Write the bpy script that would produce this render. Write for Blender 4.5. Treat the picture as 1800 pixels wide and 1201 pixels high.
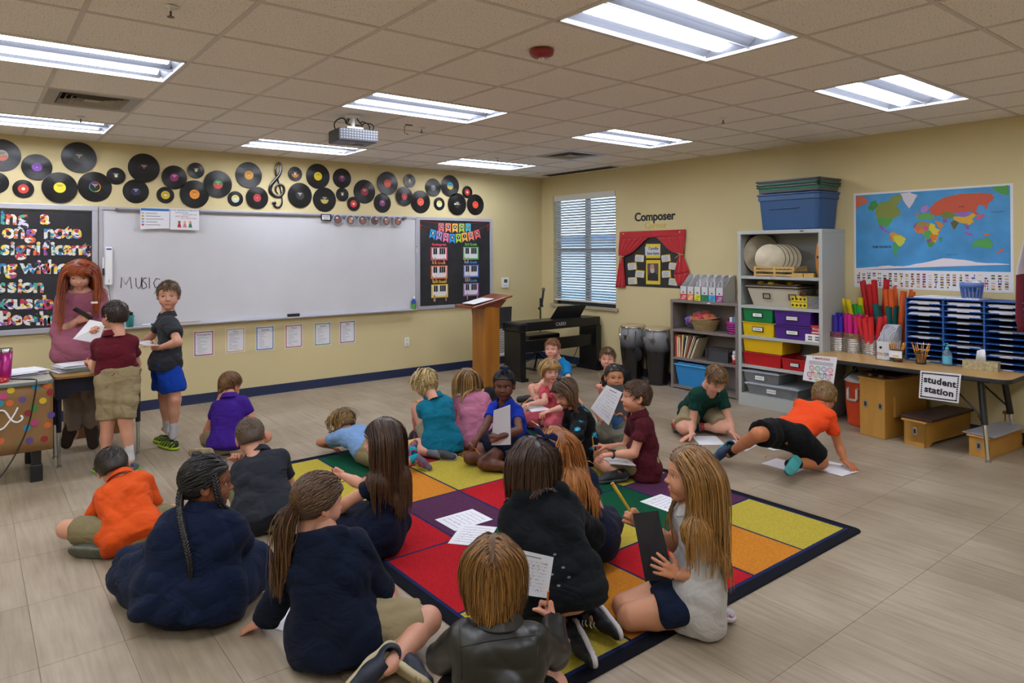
import bpy, bmesh, math, random
import numpy as np
from mathutils import Vector, Matrix
random.seed(7); RNG = np.random.default_rng(11)
for _o in list(bpy.data.objects): bpy.data.objects.remove(_o)
SC = bpy.context.scene; COL = SC.collection
PI = math.pi
# ------------------------------------------------------------------ camera (calibrated on the 1800x1201 frame)
F, CX, CY, TH, TI, RO = 1202.7, 870.5, 437.3, .65842, -.00428, .00445
CZ = 1.64
def _axes():
 c, s = math.cos(TH), math.sin(TH)
 M = np.array([[c, -s, 0], [0, 0, 1], [s, c, 0]])
 ct, st = math.cos(TI), math.sin(TI); T = np.array([[1, 0, 0], [0, ct, st], [0, -st, ct]])
 cr, sr = math.cos(RO), math.sin(RO); R = np.array([[cr, -sr, 0], [sr, cr, 0], [0, 0, 1]])
 return R @ T @ M
CM = _axes(); CAM = np.array([0, 0, CZ])
cam_d = bpy.data.cameras.new('camera'); cam = bpy.data.objects.new('camera', cam_d); COL.objects.link(cam)
cam_d.sensor_width = 36; cam_d.lens = F / 1800 * 36
cam_d.shift_x = (900 - CX) / 1800; cam_d.shift_y = (CY - 600.5) / 1800
cam_d.clip_start = .05; cam_d.clip_end = 200
_m = Matrix.Identity(4)
for i in range(3):
 _m[i][0], _m[i][1], _m[i][2] = CM[0][i], CM[1][i], -CM[2][i]
_m[2][3] = CZ; cam.matrix_world = _m; SC.camera = cam
# ------------------------------------------------------------------ world, colour management
W = bpy.data.worlds.new('world'); SC.world = W; W.use_nodes = True
_n = W.node_tree; _bg = _n.nodes['Background']
_sky = _n.nodes.new('ShaderNodeTexSky'); _sky.sky_type = 'HOSEK_WILKIE'; _sky.turbidity = 3
_sky.sun_direction = (-.5, -.4, .75)
_n.links.new(_sky.outputs[0], _bg.inputs[0]); _bg.inputs[1].default_value = 9.0
SC.view_settings.view_transform = 'Standard'; SC.view_settings.look = 'None'
SC.view_settings.gamma = 1; SC.view_settings.use_curve_mapping = False
SC.view_settings.exposure = 1.52
LAMP = 11.0          # emission of the ceiling panels
# ------------------------------------------------------------------ pixel helpers (used to place real things)
def ray(x, y): return CM.T @ np.array([(x - CX) / F, (CY - y) / F, 1.])
def onz(x, y, z=0.): r = ray(x, y); return r * (z - CZ) / r[2] + CAM
def onX(x, y, X): r = ray(x, y); return r * X / r[0] + CAM
def onY(x, y, Y): r = ray(x, y); return r * Y / r[1] + CAM
def atd(x, y, d): return ray(x, y) * d + CAM
# ------------------------------------------------------------------ materials
def lin(h):
 if isinstance(h, (tuple, list)): return (*h[:3], 1)
 h = h.lstrip('#'); v = [int(h[i:i+2], 16) / 255 for i in (0, 2, 4)]
 return (*[c / 12.92 if c <= .04045 else ((c + .055) / 1.055) ** 2.4 for c in v], 1)
class NT:
 def __init__(s, m): s.m = m; s.t = m.node_tree; s.b = s.t.nodes['Principled BSDF']
 def new(s, k, **kw):
  n = s.t.nodes.new(k)
  for a, v in kw.items():
   if a.startswith('i_'): n.inputs[a[2:].replace('_', ' ')].default_value = v
   else: setattr(n, a, v)
  return n
 def ln(s, a, b): s.t.links.new(a, b)
 def mix(s, fac, a, b, mode='MIX'):
  n = s.t.nodes.new('ShaderNodeMix'); n.data_type = 'RGBA'; n.blend_type = mode
  for sock, v in ((n.inputs[0], fac), (n.inputs[6], a), (n.inputs[7], b)):
   if hasattr(v, 'links'): s.ln(v, sock)
   else: sock.default_value = v
  return n.outputs[2]
 def ramp(s, src, stops, interp='LINEAR'):
  n = s.t.nodes.new('ShaderNodeValToRGB'); n.color_ramp.interpolation = interp
  e = n.color_ramp.elements
  while len(e) < len(stops): e.new(.5)
  for el, (p, c) in zip(e, stops): el.position = p; el.color = c if len(c) == 4 else (*c, 1)
  s.ln(src, n.inputs[0]); return n.outputs[0]
MATS = {}
def mat(name, col='#808080', rough=.6, metal=0., noise=None, bump=None, attr=False, spec=None, emit=None, alpha=None, trans=None, coat=None, sheen=None, stretch=None):
 if name in MATS: return MATS[name]
 m = bpy.data.materials.new(name); m.use_nodes = True; n = NT(m); b = n.b; MATS[name] = m
 c = lin(col); b.inputs['Base Color'].default_value = c
 b.inputs['Roughness'].default_value = rough; b.inputs['Metallic'].default_value = metal
 if spec is not None: b.inputs['Specular IOR Level'].default_value = spec
 if emit: b.inputs['Emission Color'].default_value = c; b.inputs['Emission Strength'].default_value = emit
 if alpha is not None: b.inputs['Alpha'].default_value = alpha
 if trans is not None: b.inputs['Transmission Weight'].default_value = trans
 if coat: b.inputs['Coat Weight'].default_value = coat
 if sheen: b.inputs['Sheen Weight'].default_value = sheen
 src = None; tc = None
 if noise or bump:
  tc = n.new('ShaderNodeTexCoord'); vec = tc.outputs['Object']
  if stretch:
   mp = n.new('ShaderNodeMapping'); mp.inputs['Scale'].default_value = stretch; n.ln(vec, mp.inputs[0]); vec = mp.outputs[0]
 if noise:
  t = n.new('ShaderNodeTexNoise', i_Scale=noise[0], i_Detail=5.); n.ln(vec, t.inputs['Vector'])
  d = noise[1]; lo = tuple(x * (1 - d) for x in c[:3]) + (1,); hi = tuple(min(1, x * (1 + d)) for x in c[:3]) + (1,)
  src = n.ramp(t.outputs['Fac'], [(.3, lo), (.7, hi)])
 if attr:
  a = n.new('ShaderNodeAttribute'); a.attribute_name = 'col'
  src = n.mix(1.0, src if src is not None else c, a.outputs['Color'], 'MULTIPLY')
 if src is not None: n.ln(src, b.inputs['Base Color'])
 if bump:
  t = n.new('ShaderNodeTexNoise', i_Scale=bump[0], i_Detail=3.); n.ln(vec, t.inputs['Vector'])
  bp = n.new('ShaderNodeBump', i_Strength=bump[1], i_Distance=bump[2] if len(bump) > 2 else .002); n.ln(t.outputs['Fac'], bp.inputs['Height'])
  n.ln(bp.outputs[0], b.inputs['Normal'])
 return m
# ------------------------------------------------------------------ objects
def tag(o, label=None, cat=None, group=None, kind=None):
 if label: o['label'] = label
 if cat: o['category'] = cat
 if group: o['group'] = group
 if kind: o['kind'] = kind
 return o
def thing(name, label, cat, loc=(0, 0, 0), rz=0, group=None):
 o = bpy.data.objects.new(name, None); COL.objects.link(o); o.empty_display_size = .05
 o.location = [float(v) for v in loc]; o.rotation_euler = (0, 0, rz)
 return tag(o, label, cat, group)
def link_mesh(name, me, parent=None):
 o = bpy.data.objects.new(name, me); COL.objects.link(o)
 if parent is not None: o.parent = parent
 return o
def dup(o, parent=None, **kw):
 c = o.copy(); COL.objects.link(c)
 if parent is not None: c.parent = parent
 for k, v in kw.items(): setattr(c, k, v)
 for ch in list(o.children):
  dup(ch, c)
 return c
class MB:
 "mesh builder: primitives collected into one mesh object"
 def __init__(s, o=(0, 0, 0)): s.v = []; s.f = []; s.mi = []; s.m = 0; s.o = np.array(o, float)
 def add(s, vs, fs):
  b = len(s.v); s.v += [tuple(map(float, p)) for p in vs]; s.f += [tuple(b + i for i in f) for f in fs]; s.mi += [s.m] * len(fs); return s
 def box(s, x0, x1, y0, y1, z0, z1):
  return s.add([(x, y, z) for z in (z0, z1) for y in (y0, y1) for x in (x0, x1)],
      [(0, 2, 3, 1), (4, 5, 7, 6), (0, 1, 5, 4), (2, 6, 7, 3), (0, 4, 6, 2), (1, 3, 7, 5)])
 def cbox(s, c, d): return s.box(c[0]-d[0]/2, c[0]+d[0]/2, c[1]-d[1]/2, c[1]+d[1]/2, c[2]-d[2]/2, c[2]+d[2]/2)
 def hexa(s, lo, hi):  # lower quad, upper quad
  return s.add(list(lo) + list(hi), [(3, 2, 1, 0), (4, 5, 6, 7), (0, 1, 5, 4), (1, 2, 6, 5), (2, 3, 7, 6), (3, 0, 4, 7)])
 def prism(s, poly, a, b, ax='z'):
  k = len(poly); e = {'z': lambda p, h: (p[0], p[1], h), 'y': lambda p, h: (p[0], h, p[1]), 'x': lambda p, h: (h, p[0], p[1])}[ax]
  vs = [e(p, a) for p in poly] + [e(p, b) for p in poly]
  return s.add(vs, [tuple(range(k))[::-1], tuple(range(k, 2 * k))] + [(i, (i + 1) % k, k + (i + 1) % k, k + i) for i in range(k)])
 def tube(s, path, r, n=8, cap=True):
  P = [np.array(p, float) for p in path]; R = r if hasattr(r, '__len__') else [r] * len(P)
  vs = []; fs = []; up = None
  for i, p in enumerate(P):
   t = P[min(i + 1, len(P) - 1)] - P[max(i - 1, 0)]; t /= np.linalg.norm(t) + 1e-9
   if up is None:
    up = np.array([0, 0, 1.]) if abs(t[2]) < .9 else np.array([1., 0, 0])
   a = np.cross(up, t); a /= np.linalg.norm(a) + 1e-9; b = np.cross(t, a); up = b
   vs += [p + R[i] * (math.cos(2 * PI * k / n) * a + math.sin(2 * PI * k / n) * b) for k in range(n)]
  for i in range(len(P) - 1):
   for k in range(n):
    k2 = (k + 1) % n; fs.append((i*n+k, i*n+k2, (i+1)*n+k2, (i+1)*n+k))
  if cap: fs += [tuple(range(n))[::-1], tuple((len(P)-1)*n + k for k in range(n))]
  return s.add(vs, fs)
 def lathe(s, prof, n=24, c=(0, 0, 0), ax='z', cap=True):
  e = {'z': lambda r, h, a: (r*math.cos(a), r*math.sin(a), h), 'y': lambda r, h, a: (r*math.sin(a), h, r*math.cos(a)), 'x': lambda r, h, a: (h, r*math.cos(a), r*math.sin(a))}[ax]
  vs = [np.add(e(r, h, 2 * PI * k / n), c) for r, h in prof for k in range(n)]
  fs = [(i*n+k, i*n+(k+1) % n, (i+1)*n+(k+1) % n, (i+1)*n+k) for i in range(len(prof)-1) for k in range(n)]
  if cap: fs += [tuple(range(n))[::-1], tuple((len(prof)-1)*n + k for k in range(n))]
  return s.add(vs, fs)
 def tub(s, x, y, z0, z1, w, d, tw=.02, th=.006, lip=.012):  # open tapered bin, centre x,y
  def q(z, gx, gy): return [(x-w/2+gx, y-d/2+gy, z), (x+w/2-gx, y-d/2+gy, z), (x+w/2-gx, y+d/2-gy, z), (x-w/2+gx, y+d/2-gy, z)]
  rings = [q(z0, tw, tw), q(z1, 0, 0), q(z1, -lip, -lip), q(z1+.006, -lip, -lip), q(z1+.006, th, th), q(z0+th, tw+th, tw+th)]
  vs = [p for r in rings for p in r]
  fs = [(3, 2, 1, 0), (20, 21, 22, 23)]
  for i in range(5): fs += [(4*i+k, 4*i+(k+1) % 4, 4*i+4+(k+1) % 4, 4*i+4+k) for k in range(4)]
  return s.add(vs, fs)
 def xf(s, start, fn):
  for i in range(start, len(s.v)): s.v[i] = tuple(fn(np.array(s.v[i])))
  return s
 def build(s, name, m, parent=None, smooth=False, bevel=0, seg=2, world=False):
  me = bpy.data.meshes.new(name); v = np.array(s.v, float) - s.o
  if world and parent is not None:
   v = v + s.o - np.array(parent.location); a = -parent.rotation_euler[2]
   c, q = math.cos(a), math.sin(a); v = np.stack([v[:, 0]*c - v[:, 1]*q, v[:, 0]*q + v[:, 1]*c, v[:, 2]], 1)
  me.from_pydata(v.tolist(), [], s.f)
  ms = m if isinstance(m, (list, tuple)) else [m]
  for x in ms: me.materials.append(x)
  if len(ms) > 1: me.polygons.foreach_set('material_index', s.mi)
  if smooth: me.polygons.foreach_set('use_smooth', [True] * len(me.polygons))
  o = link_mesh(name, me, parent)
  if parent is None or not world:
   if parent is None: o.location = s.o
  if bevel:
   b = o.modifiers.new('b', 'BEVEL'); b.width = bevel; b.segments = seg; b.limit_method = 'ANGLE'; b.angle_limit = .6
   b.harden_normals = False
  if smooth == 'auto' or (smooth and bevel):
   pass
  return o
def text_mesh(txt, size, depth=.001, align='CENTER', extra=0., spacing=1.):
 cu = bpy.data.curves.new('t', 'FONT'); cu.body = txt; cu.size = size; cu.extrude = depth; cu.align_x = align; cu.align_y = 'CENTER'
 cu.offset = extra; cu.space_character = spacing; cu.resolution_u = 3
 o = bpy.data.objects.new('t', cu); COL.objects.link(o)
 dg = bpy.context.evaluated_depsgraph_get(); me = bpy.data.meshes.new_from_object(o.evaluated_get(dg))
 bpy.data.objects.remove(o); return me
def text(name, txt, size, m, parent, loc, face, depth=.001, extra=0., align='CENTER', rot=0., world=True, spacing=1.):
 "lettering; face: '-y' reads when looking to +y, '-x' when looking to +x"
 me = text_mesh(txt, size, depth, align, extra, spacing); me.name = name; me.materials.clear(); me.materials.append(m)
 o = link_mesh(name, me, parent)
 R = Matrix.Rotation(PI/2, 4, 'X') @ Matrix.Rotation(rot, 4, 'Z')
 if face == '-x': R = Matrix.Rotation(-PI/2, 4, 'Z') @ R
 if face == 'z': R = Matrix.Rotation(rot, 4, 'Z')
 l = np.array(loc, float)
 if parent is not None and world: l = l - np.array(parent.location)
 o.matrix_local = Matrix.Translation(l.tolist()) @ R
 return o
# ================================================================== room
XR, YB, ZC = 7.003, 7.88, 2.7606
XL, YF = -2.6, -2.4
U = .6096; GX, GY = .4314, 3.6689
M_wall = mat('wall_paint', '#cdbe90', .75, bump=(260, .12, .001), noise=(1.2, .03))
M_navy = mat('navy_vinyl', '#1f2b4d', .45)
M_ceil = mat('ceiling_board', '#f0ebe4', .9)
_n = NT(M_ceil); _tc = _n.new('ShaderNodeTexCoord')
_t = _n.new('ShaderNodeTexNoise', i_Scale=110., i_Detail=2.); _n.ln(_tc.outputs['Object'], _t.inputs['Vector'])
_n.ln(_n.ramp(_t.outputs['Fac'], [(.30, lin('#a09890')), (.40, lin('#f0ebe4')), (1, lin('#f2eee8'))]), _n.b.inputs['Base Color'])
_bp = _n.new('ShaderNodeBump', i_Strength=.5, i_Distance=.002); _n.ln(_t.outputs['Fac'], _bp.inputs['Height']); _n.ln(_bp.outputs[0], _n.b.inputs['Normal'])
M_bar = mat('ceiling_bar', '#d2cac2', .5)
M_white = mat('white_enamel', '#e6e6e6', .35)
M_black = mat('black_plastic', '#17181a', .4)
M_gunm = mat('dark_metal', '#26272b', .4, .3)
M_chrome = mat('chrome', '#c9c9c9', .18, 1.)
M_paper = mat('paper', '#dcdce2', .8)
M_alu = mat('aluminium', '#b9bac4', .38, .35)
M_trim = mat('sill_tan', '#a79a84', .5)
# floor: vinyl tiles with a fine linear grain, each tile its own piece
M_floor = mat('floor_tile', '#a89a86', .42)
_n = NT(M_floor); _tc = _n.new('ShaderNodeTexCoord'); _oi = _n.new('ShaderNodeObjectInfo')
_geo = _n.new('ShaderNodeNewGeometry')
_mp = _n.new('ShaderNodeMapping'); _mp.inputs['Scale'].default_value = (34, 2.2, 1); _n.ln(_geo.outputs['Position'], _mp.inputs[0])
_t = _n.new('ShaderNodeTexNoise', i_Scale=1., i_Detail=5., i_Roughness=.6); _n.ln(_mp.outputs[0], _t.inputs['Vector'])
_t2 = _n.new('ShaderNodeTexNoise', i_Scale=1.6, i_Detail=4.); _n.ln(_geo.outputs['Position'], _t2.inputs['Vector'])
_c = _n.ramp(_t.outputs['Fac'], [(.28, lin('#978a77')), (.55, lin('#aa9c88')), (.8, lin('#b5a894'))])
_c2 = _n.ramp(_t2.outputs['Fac'], [(.3, lin('#d9d3cb')), (.7, lin('#ffffff'))])
_c3 = _n.ramp(_oi.outputs['Random'], [(0, lin('#f0eeea')), (1, lin('#ffffff'))])
_n.ln(_n.mix(1., _n.mix(1., _c, _c2, 'MULTIPLY'), _c3, 'MULTIPLY'), _n.b.inputs['Base Color'])
_bp = _n.new('ShaderNodeBump', i_Strength=.10, i_Distance=.001); _n.ln(_t.outputs['Fac'], _bp.inputs['Height']); _n.ln(_bp.outputs[0], _n.b.inputs['Normal'])
M_sub = mat('floor_joint', '#75695a', .7)
fl = MB().box(XL, XR + .1, YF, YB + .1, -.12, -.0042).build('floor', M_sub); tag(fl, 'pale beige tiled vinyl floor', None, None, 'structure')
def _seen(pts, m=60):
 v = (np.array(pts) - CAM) @ CM.T; ok = v[:, 2] > .2
 if not ok.any(): return False
 x = CX + F * v[ok, 0] / v[ok, 2]; y = CY - F * v[ok, 1] / v[ok, 2]
 return bool(((x > -m) & (x < 1800 + m) & (y > -m) & (y < 1201 + m)).any())
tw, tl = .3048, .6096; tx0, ty0 = .224 * 1.0123, 3.84 * 1.0123 - .02
_tile = None; hidden = MB(); nt = 0
for i in range(-12, 25):
 for j in range(-11, 9):
  x0, y0 = tx0 + i * tw, ty0 + j * tl; x1, y1 = x0 + tw, y0 + tl
  if x1 < XL or x0 > XR or y1 < YF or y0 > YB: continue
  g = .0009; full = x0 > XL and x1 < XR and y1 < YB and y0 > YF
  a, b, c, d = max(x0, XL) + g, min(x1, XR) - g, max(y0, YF) + g, min(y1, YB) - g
  if b - a < .01 or d - c < .01: continue
  if not _seen([(a, c, 0), (b, c, 0), (a, d, 0), (b, d, 0)]): hidden.box(a, b, c, d, -.004, 0); continue
  if full:
   if _tile is None:
    _tile = MB().box(-tw/2+g, tw/2-g, -tl/2+g, tl/2-g, -.004, 0).build('floor_tile', M_floor, fl); o = _tile
   else: o = link_mesh('floor_tile', _tile.data, fl)
   o.location = ((x0+x1)/2, (y0+y1)/2, 0)
  else: MB().box(a, b, c, d, -.004, 0).build('floor_tile', M_floor, fl)
  nt += 1
_h = hidden.build('floor_tile_field', M_floor, fl); _h['kind'] = 'stuff'
print('floor tiles', nt)
# walls
tag(MB().box(XL - .1, XR + .16, YB, YB + .12, 0, ZC + .1).build('wall_back', M_wall), 'cream painted back wall behind the whiteboard', kind='structure')
WY0, WY1, WZ0, WZ1 = 6.37, 7.62, .86, 2.47
w = MB()
w.box(XR, XR + .16, YF, WY0, 0, ZC + .1); w.box(XR, XR + .16, WY1, YB, 0, ZC + .1)
w.box(XR, XR + .16, WY0, WY1, 0, WZ0); w.box(XR, XR + .16, WY0, WY1, WZ1, ZC + .1)
tag(w.build('wall_right', M_wall), 'cream painted wall with the window, shelves and map', kind='structure')
tag(MB().box(XL - .1, XL, YF, YB, 0, ZC + .1).build('wall_left', M_wall), 'cream painted wall out of view on the left', kind='structure')
tag(MB().box(XL - .1, XR + .16, YF - .1, YF, 0, ZC + .1).build('wall_front', M_wall), 'cream painted wall behind the viewer', kind='structure')
for n, b in (('baseboard_back', (XL, XR - .008, YB - .008, YB, .0, .104)), ('baseboard_right', (XR - .008, XR, YF, YB, 0, .104))):
 m_ = MB().box(*b)
 if n.endswith('back'): m_.box(XL, XR - .008, YB - .013, YB - .008, 0, .014)
 else: m_.box(XR - .013, XR - .008, YF, YB - .013, 0, .014)
 tag(m_.build(n, M_navy, bevel=.003), 'navy blue vinyl base strip along the ' + n.split('_')[1] + ' wall', kind='structure')
# ceiling with T-grid, boards and troffers
ce = MB().box(XL, XR, YF, YB, ZC + .06, ZC + .1).build('ceiling', mat('plenum', '#3a3632', .9)); tag(ce, 'suspended grid ceiling of square tan acoustic boards', kind='structure')
cols = list(range(-5, 11)); rows = list(range(-10, 7))
for i in range(-5, 12):
 x = GX + i * U
 if not XL < x < XR: continue
 ys = [YF]
 for b in ((-7, -3, 1, 5) if (i - 1) in (-5, -1, 3, 7) else ()): ys += [GY + b*U, GY + (b+1)*U]
 ys.append(YB)
 for k in range(0, len(ys), 2): MB().box(x - .012, x + .012, ys[k], ys[k+1], ZC - .0005, ZC + .03).build('ceiling_bar', M_bar, ce)
for j in range(-10, 8):
 y = GY + j * U
 if YF < y < YB: MB().box(XL, XR, y - .012, y + .012, ZC, ZC + .03).build('ceiling_bar', M_bar, ce)
LIGHTS = [(a, b) for a in (-5, -1, 3, 7) for b in (-7, -3, 1, 5)]
lit = {(a + k, b) for a, b in LIGHTS for k in (0, 1)}; DIFF = [(0, 3), (8, 3)]
_ct = None; hidden = MB()
for i in range(-6, 12):
 for j in range(-11, 8):
  if (i, j) in lit or (i, j) in DIFF: continue
  x0, y0 = max(GX + i*U, XL) , max(GY + j*U, YF); x1, y1 = min(GX + (i+1)*U, XR), min(GY + (j+1)*U, YB)
  if x1 - x0 < .03 or y1 - y0 < .03: continue
  full = abs(x1 - x0 - U) < 1e-6 and abs(y1 - y0 - U) < 1e-6; z = ZC + .004
  if not _seen([(x0, y0, ZC), (x1, y0, ZC), (x0, y1, ZC), (x1, y1, ZC)]): hidden.box(x0, x1, y0, y1, z, z + .015); continue
  if full:
   if _ct is None: _ct = MB().box(-U/2+.002, U/2-.002, -U/2+.002, U/2-.002, 0, .015).build('ceiling_tile', M_ceil, ce); o = _ct
   else: o = link_mesh('ceiling_tile', _ct.data, ce)
   o.location = ((x0+x1)/2, (y0+y1)/2, z)
  else: MB().box(x0, x1, y0, y1, z, z + .015).build('ceiling_tile', M_ceil, ce)
_h = hidden.build('ceiling_tile_field', M_ceil, ce); _h['kind'] = 'stuff'
M_lamp = mat('lamp_lens', '#eef3ff', .4, emit=LAMP)
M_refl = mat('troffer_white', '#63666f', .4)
def troffer(i, j, label):
 x, y = GX + (i + 1) * U, GY + (j + .5) * U
 t = thing('ceiling_light', label, 'ceiling light', (x, y, ZC), 0, 'recessed ceiling lights')
 L, Wd = U - .012, U / 2 - .012
 m_ = MB()  # housing: two curved reflector bays
 for s in (-1, 1):
  n = 8
  for k in range(n):
   a0, a1 = -1 + 2*k/n, -1 + 2*(k+1)/n
   f = lambda a: (s*Wd/2 + a*Wd/2, .012 + .052*(1 - a*a))
   (y0, z0), (y1, z1) = f(a0), f(a1)
   m_.add([(-L+.03, y0, z0), (L-.03, y0, z0), (L-.03, y1, z1), (-L+.03, y1, z1)], [(0, 1, 2, 3)])
  for e in (-1, 1):
   m_.add([(e*L, s*Wd/2 - Wd/2, .0), (e*L, s*Wd/2 + Wd/2, 0), (e*(L-.05), s*Wd/2 + Wd/2, .07), (e*(L-.05), s*Wd/2 - Wd/2, .07)], [(0, 1, 2, 3)])
 m_.box(-L, L, -.003, .003, .004, .03)
 m_.build('reflector', M_refl, t, smooth=False)
 fr = MB(); fr.box(-L, L, -Wd, -Wd+.012, -.002, .06); fr.box(-L, L, Wd-.012, Wd, -.002, .06); fr.box(-L, -L+.01, -Wd, Wd, -.002, .06); fr.box(L-.01, L, -Wd, Wd, -.002, .06)
 fr.build('frame', M_white, t)
 for s in (-1, 1):
  b = MB(); n = 7; r = .055
  pr = [(s*Wd/2 + r*math.cos(a), .058 - .046*math.sin(a)) for a in [PI*k/n for k in range(n+1)]]
  b.prism(pr, -L+.07, L-.07, 'x')
  b.build('lamp_lens', M_lamp, t, smooth=True)
 return t
_ll = {(-1, 1): 'long recessed light at upper left, cut by the photo edge', (-1, 5): 'recessed light over the left bulletin board', (3, 1): 'recessed light nearest in front of the projector',
  (3, 5): 'recessed light behind the projector close to the record wall', (3, -3): 'largest recessed light, at the top beside the red strobe', (7, 1): 'recessed light above the window wall, between the two others on the right',
  (7, -3): 'recessed light above the world map and table', (7, 5): 'farthest recessed light near the room corner'}
_cn = {-5: 'far left', -1: 'left', 3: 'middle', 7: 'right'}; _rn = {-7: 'rearmost', -3: 'second rear', 1: 'third', 5: 'front wall'}
for a, b in LIGHTS: troffer(a, b, _ll.get((a, b), 'recessed ceiling light out of view, %s row, %s column' % (_rn[b], _cn[a])))
# supply diffusers
M_vent = mat('vent_metal', '#a9a294', .45, .3); M_dark = mat('duct_dark', '#15140f', .9)
def diffuser(i, j, label):
 x, y = GX + (i + .5) * U, GY + (j + .5) * U; t = thing('ceiling_vent', label, 'vent', (x, y, ZC), 0, 'square ceiling air diffusers')
 h = U/2 - .012
 MB().box(-h, h, -h, h, .05, .056).build('backing', M_dark, t)
 def ring(r0, r1, z0, z1, nm):
  m_ = MB(); c = [(-1, -1), (1, -1), (1, 1), (-1, 1)]
  vs = [(a*r0, b*r0, z0) for a, b in c] + [(a*r1, b*r1, z1) for a, b in c]
  vs += [(a*r0, b*r0, z0+.003) for a, b in c] + [(a*r1, b*r1, z1+.003) for a, b in c]
  m_.add(vs, [(k, (k+1) % 4, 4+(k+1) % 4, 4+k) for k in range(4)] + [(8+k, 12+k, 12+(k+1) % 4, 8+(k+1) % 4) for k in range(4)]); m_.build(nm, M_vent, t)
 ring(h, h-.075, 0, .001, 'frame')
 for k in range(5): ring(h-.08-k*.036, h-.105-k*.036, -.002, .03, 'louver')
 MB().box(-.05, .05, -.05, .05, .004, .008).build('centre_plate', M_vent, t)
diffuser(0, 3, 'square air diffuser between the two left lights'); diffuser(8, 3, 'square air diffuser near the window wall')
t = thing('slot_vent', 'long narrow slot air vent in the ceiling above the window', 'vent', (6.8, 6.87, ZC))
MB().box(-.085, .085, -.68, .68, -.004, .004).build('frame', M_vent, t)
for k in range(5): MB().box(-.07+k*.03, -.056+k*.03, -.65, .65, -.007, -.003).build('slot', M_dark, t)
# strobe, sprinklers
t = thing('fire_strobe', 'round dark red fire alarm strobe on the ceiling', 'fire alarm', (2.534, 2.846, ZC))
MB().lathe([(.0, 0), (.066, 0), (.07, -.008), (.064, -.03), (.045, -.042), (.0, -.044)], 32, cap=False).build('body', mat('strobe_red', '#8c1522', .35, coat=.3), t, smooth=True)
MB().lathe([(.0, -.04), (.02, -.042), (.018, -.056), (.008, -.066), (0, -.067)], 16, cap=False).build('strobe_lens', mat('strobe_glass', '#d8d4cc', .1, trans=.6), t, smooth=True)
for k, (x, y, l) in enumerate([(.738, 3.36, 'sprinkler head nearest the top left corner'), (.744, 6.5, 'sprinkler head between the left diffuser and left light'), (5.04, 6.46, 'sprinkler head above the farthest light'),
     (5.05, 3.38, 'sprinkler head in the right half of the ceiling'), (3.25, 5.28, 'sprinkler head beside the projector and its nearest light')]):
 t = thing('sprinkler_head', l, 'sprinkler', (x, y, ZC), 0, 'ceiling sprinkler heads')
 MB().lathe([(0, 0), (.034, 0), (.034, -.004), (.012, -.008), (.008, -.02), (.0, -.02)], 20, cap=False).build('escutcheon', M_white, t, smooth=True)
 MB().tube([(0, 0, -.015), (0, 0, -.045)], .005).lathe([(0, -.044), (.016, -.045), (.016, -.048), (0, -.049)], 12, cap=False).build('deflector', mat('brass_dull', '#6b6350', .4, .7), t)
# window
t = tag(MB((XR+.1, (WY0+WY1)/2, (WZ0+WZ1)/2)).box(XR + .09, XR + .12, WY0, WY0+.05, WZ0, WZ1).box(XR + .09, XR + .12, WY1-.05, WY1, WZ0, WZ1)
 .box(XR+.09, XR+.12, WY0, WY1, WZ0, WZ0+.05).box(XR+.09, XR+.12, WY0, WY1, WZ1-.05, WZ1).box(XR+.085, XR+.125, 6.95, 7.03, WZ0, WZ1)
 .box(XR+.088, XR+.122, WY0, WY1, 1.62, 1.67).build('window_1', mat('window_frame', '#4b4a47', .5)), 'window with a dark frame and white slatted blind', kind='structure')
tag(MB((XR, 7, WZ0)).box(XR - .035, XR + .09, WY0 - .05, WY1 + .05, WZ0 - .045, WZ0).build('window_sill', M_trim, t, bevel=.006), None)
for o in t.children: o.location = np.array([XR, 7, WZ0]) - np.array(t.location)
g = MB((XR+.105, 7, 1.6)).box(XR+.103, XR+.107, WY0+.05, WY1-.05, WZ0+.05, WZ1-.05).build('pane', mat('window_glass', '#ffffff', .02, trans=1., spec=.5), t)
g.location = np.array([XR+.105, 7, 1.6]) - np.array(t.location)
M_slat = mat('blind_slat', '#d8d6d0', .5)
bl = thing('venetian_blind', 'white horizontal slat blind hanging in the window', 'window blind', (XR + .03, 7, WZ1))
MB().box(-.03, .02, WY0+.01-7, WY1-.01-7, -.085, 0).build('headrail', M_slat, bl, bevel=.004)
_s = None; ns = 38
for k in range(ns):
 z = -.11 - k * (1.40 / (ns-1))
 if _s is None:
  a = -.55; m_ = MB(); h = .0255; pr = []
  for q in range(5):
   u_ = -1 + q/2; pr.append((u_*h*math.cos(a), u_*h*math.sin(a) + .003*(1-u_*u_)))
  pr = pr + [(p, q - .0025) for p, q in pr[::-1]]
  m_.add([(p[0], yy, p[1]) for yy in (WY0+.012-7, WY1-.012-7) for p in pr], [tuple(range(10))[::-1], tuple(range(10, 20))] + [(i, (i+1) % 10, 10+(i+1) % 10, 10+i) for i in range(10)])
  _s = m_.build('slat', M_slat, bl); o = _s
 else: o = link_mesh('slat', _s.data, bl)
 o.location = (0, 0, z)
MB().box(-.026, .026, WY0+.012-7, WY1-.012-7, -1.56, -1.535).build('bottom_rail', M_slat, bl, bevel=.004)
for y in (-.5, 0.02, .5): MB().tube([(-.027, y, -.05), (-.027, y, -1.54)], .0012, 4).build('ladder_cord', M_slat, bl)
MB().tube([(-.035, .57, -.06), (-.035, .57, -.9)], .0018, 6).tube([(-.035, .57, -.9), (-.035, .57, -.98)], [.002, .008], 8).build('pull_cord', mat('tassel', '#b08a50', .6), bl)
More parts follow.
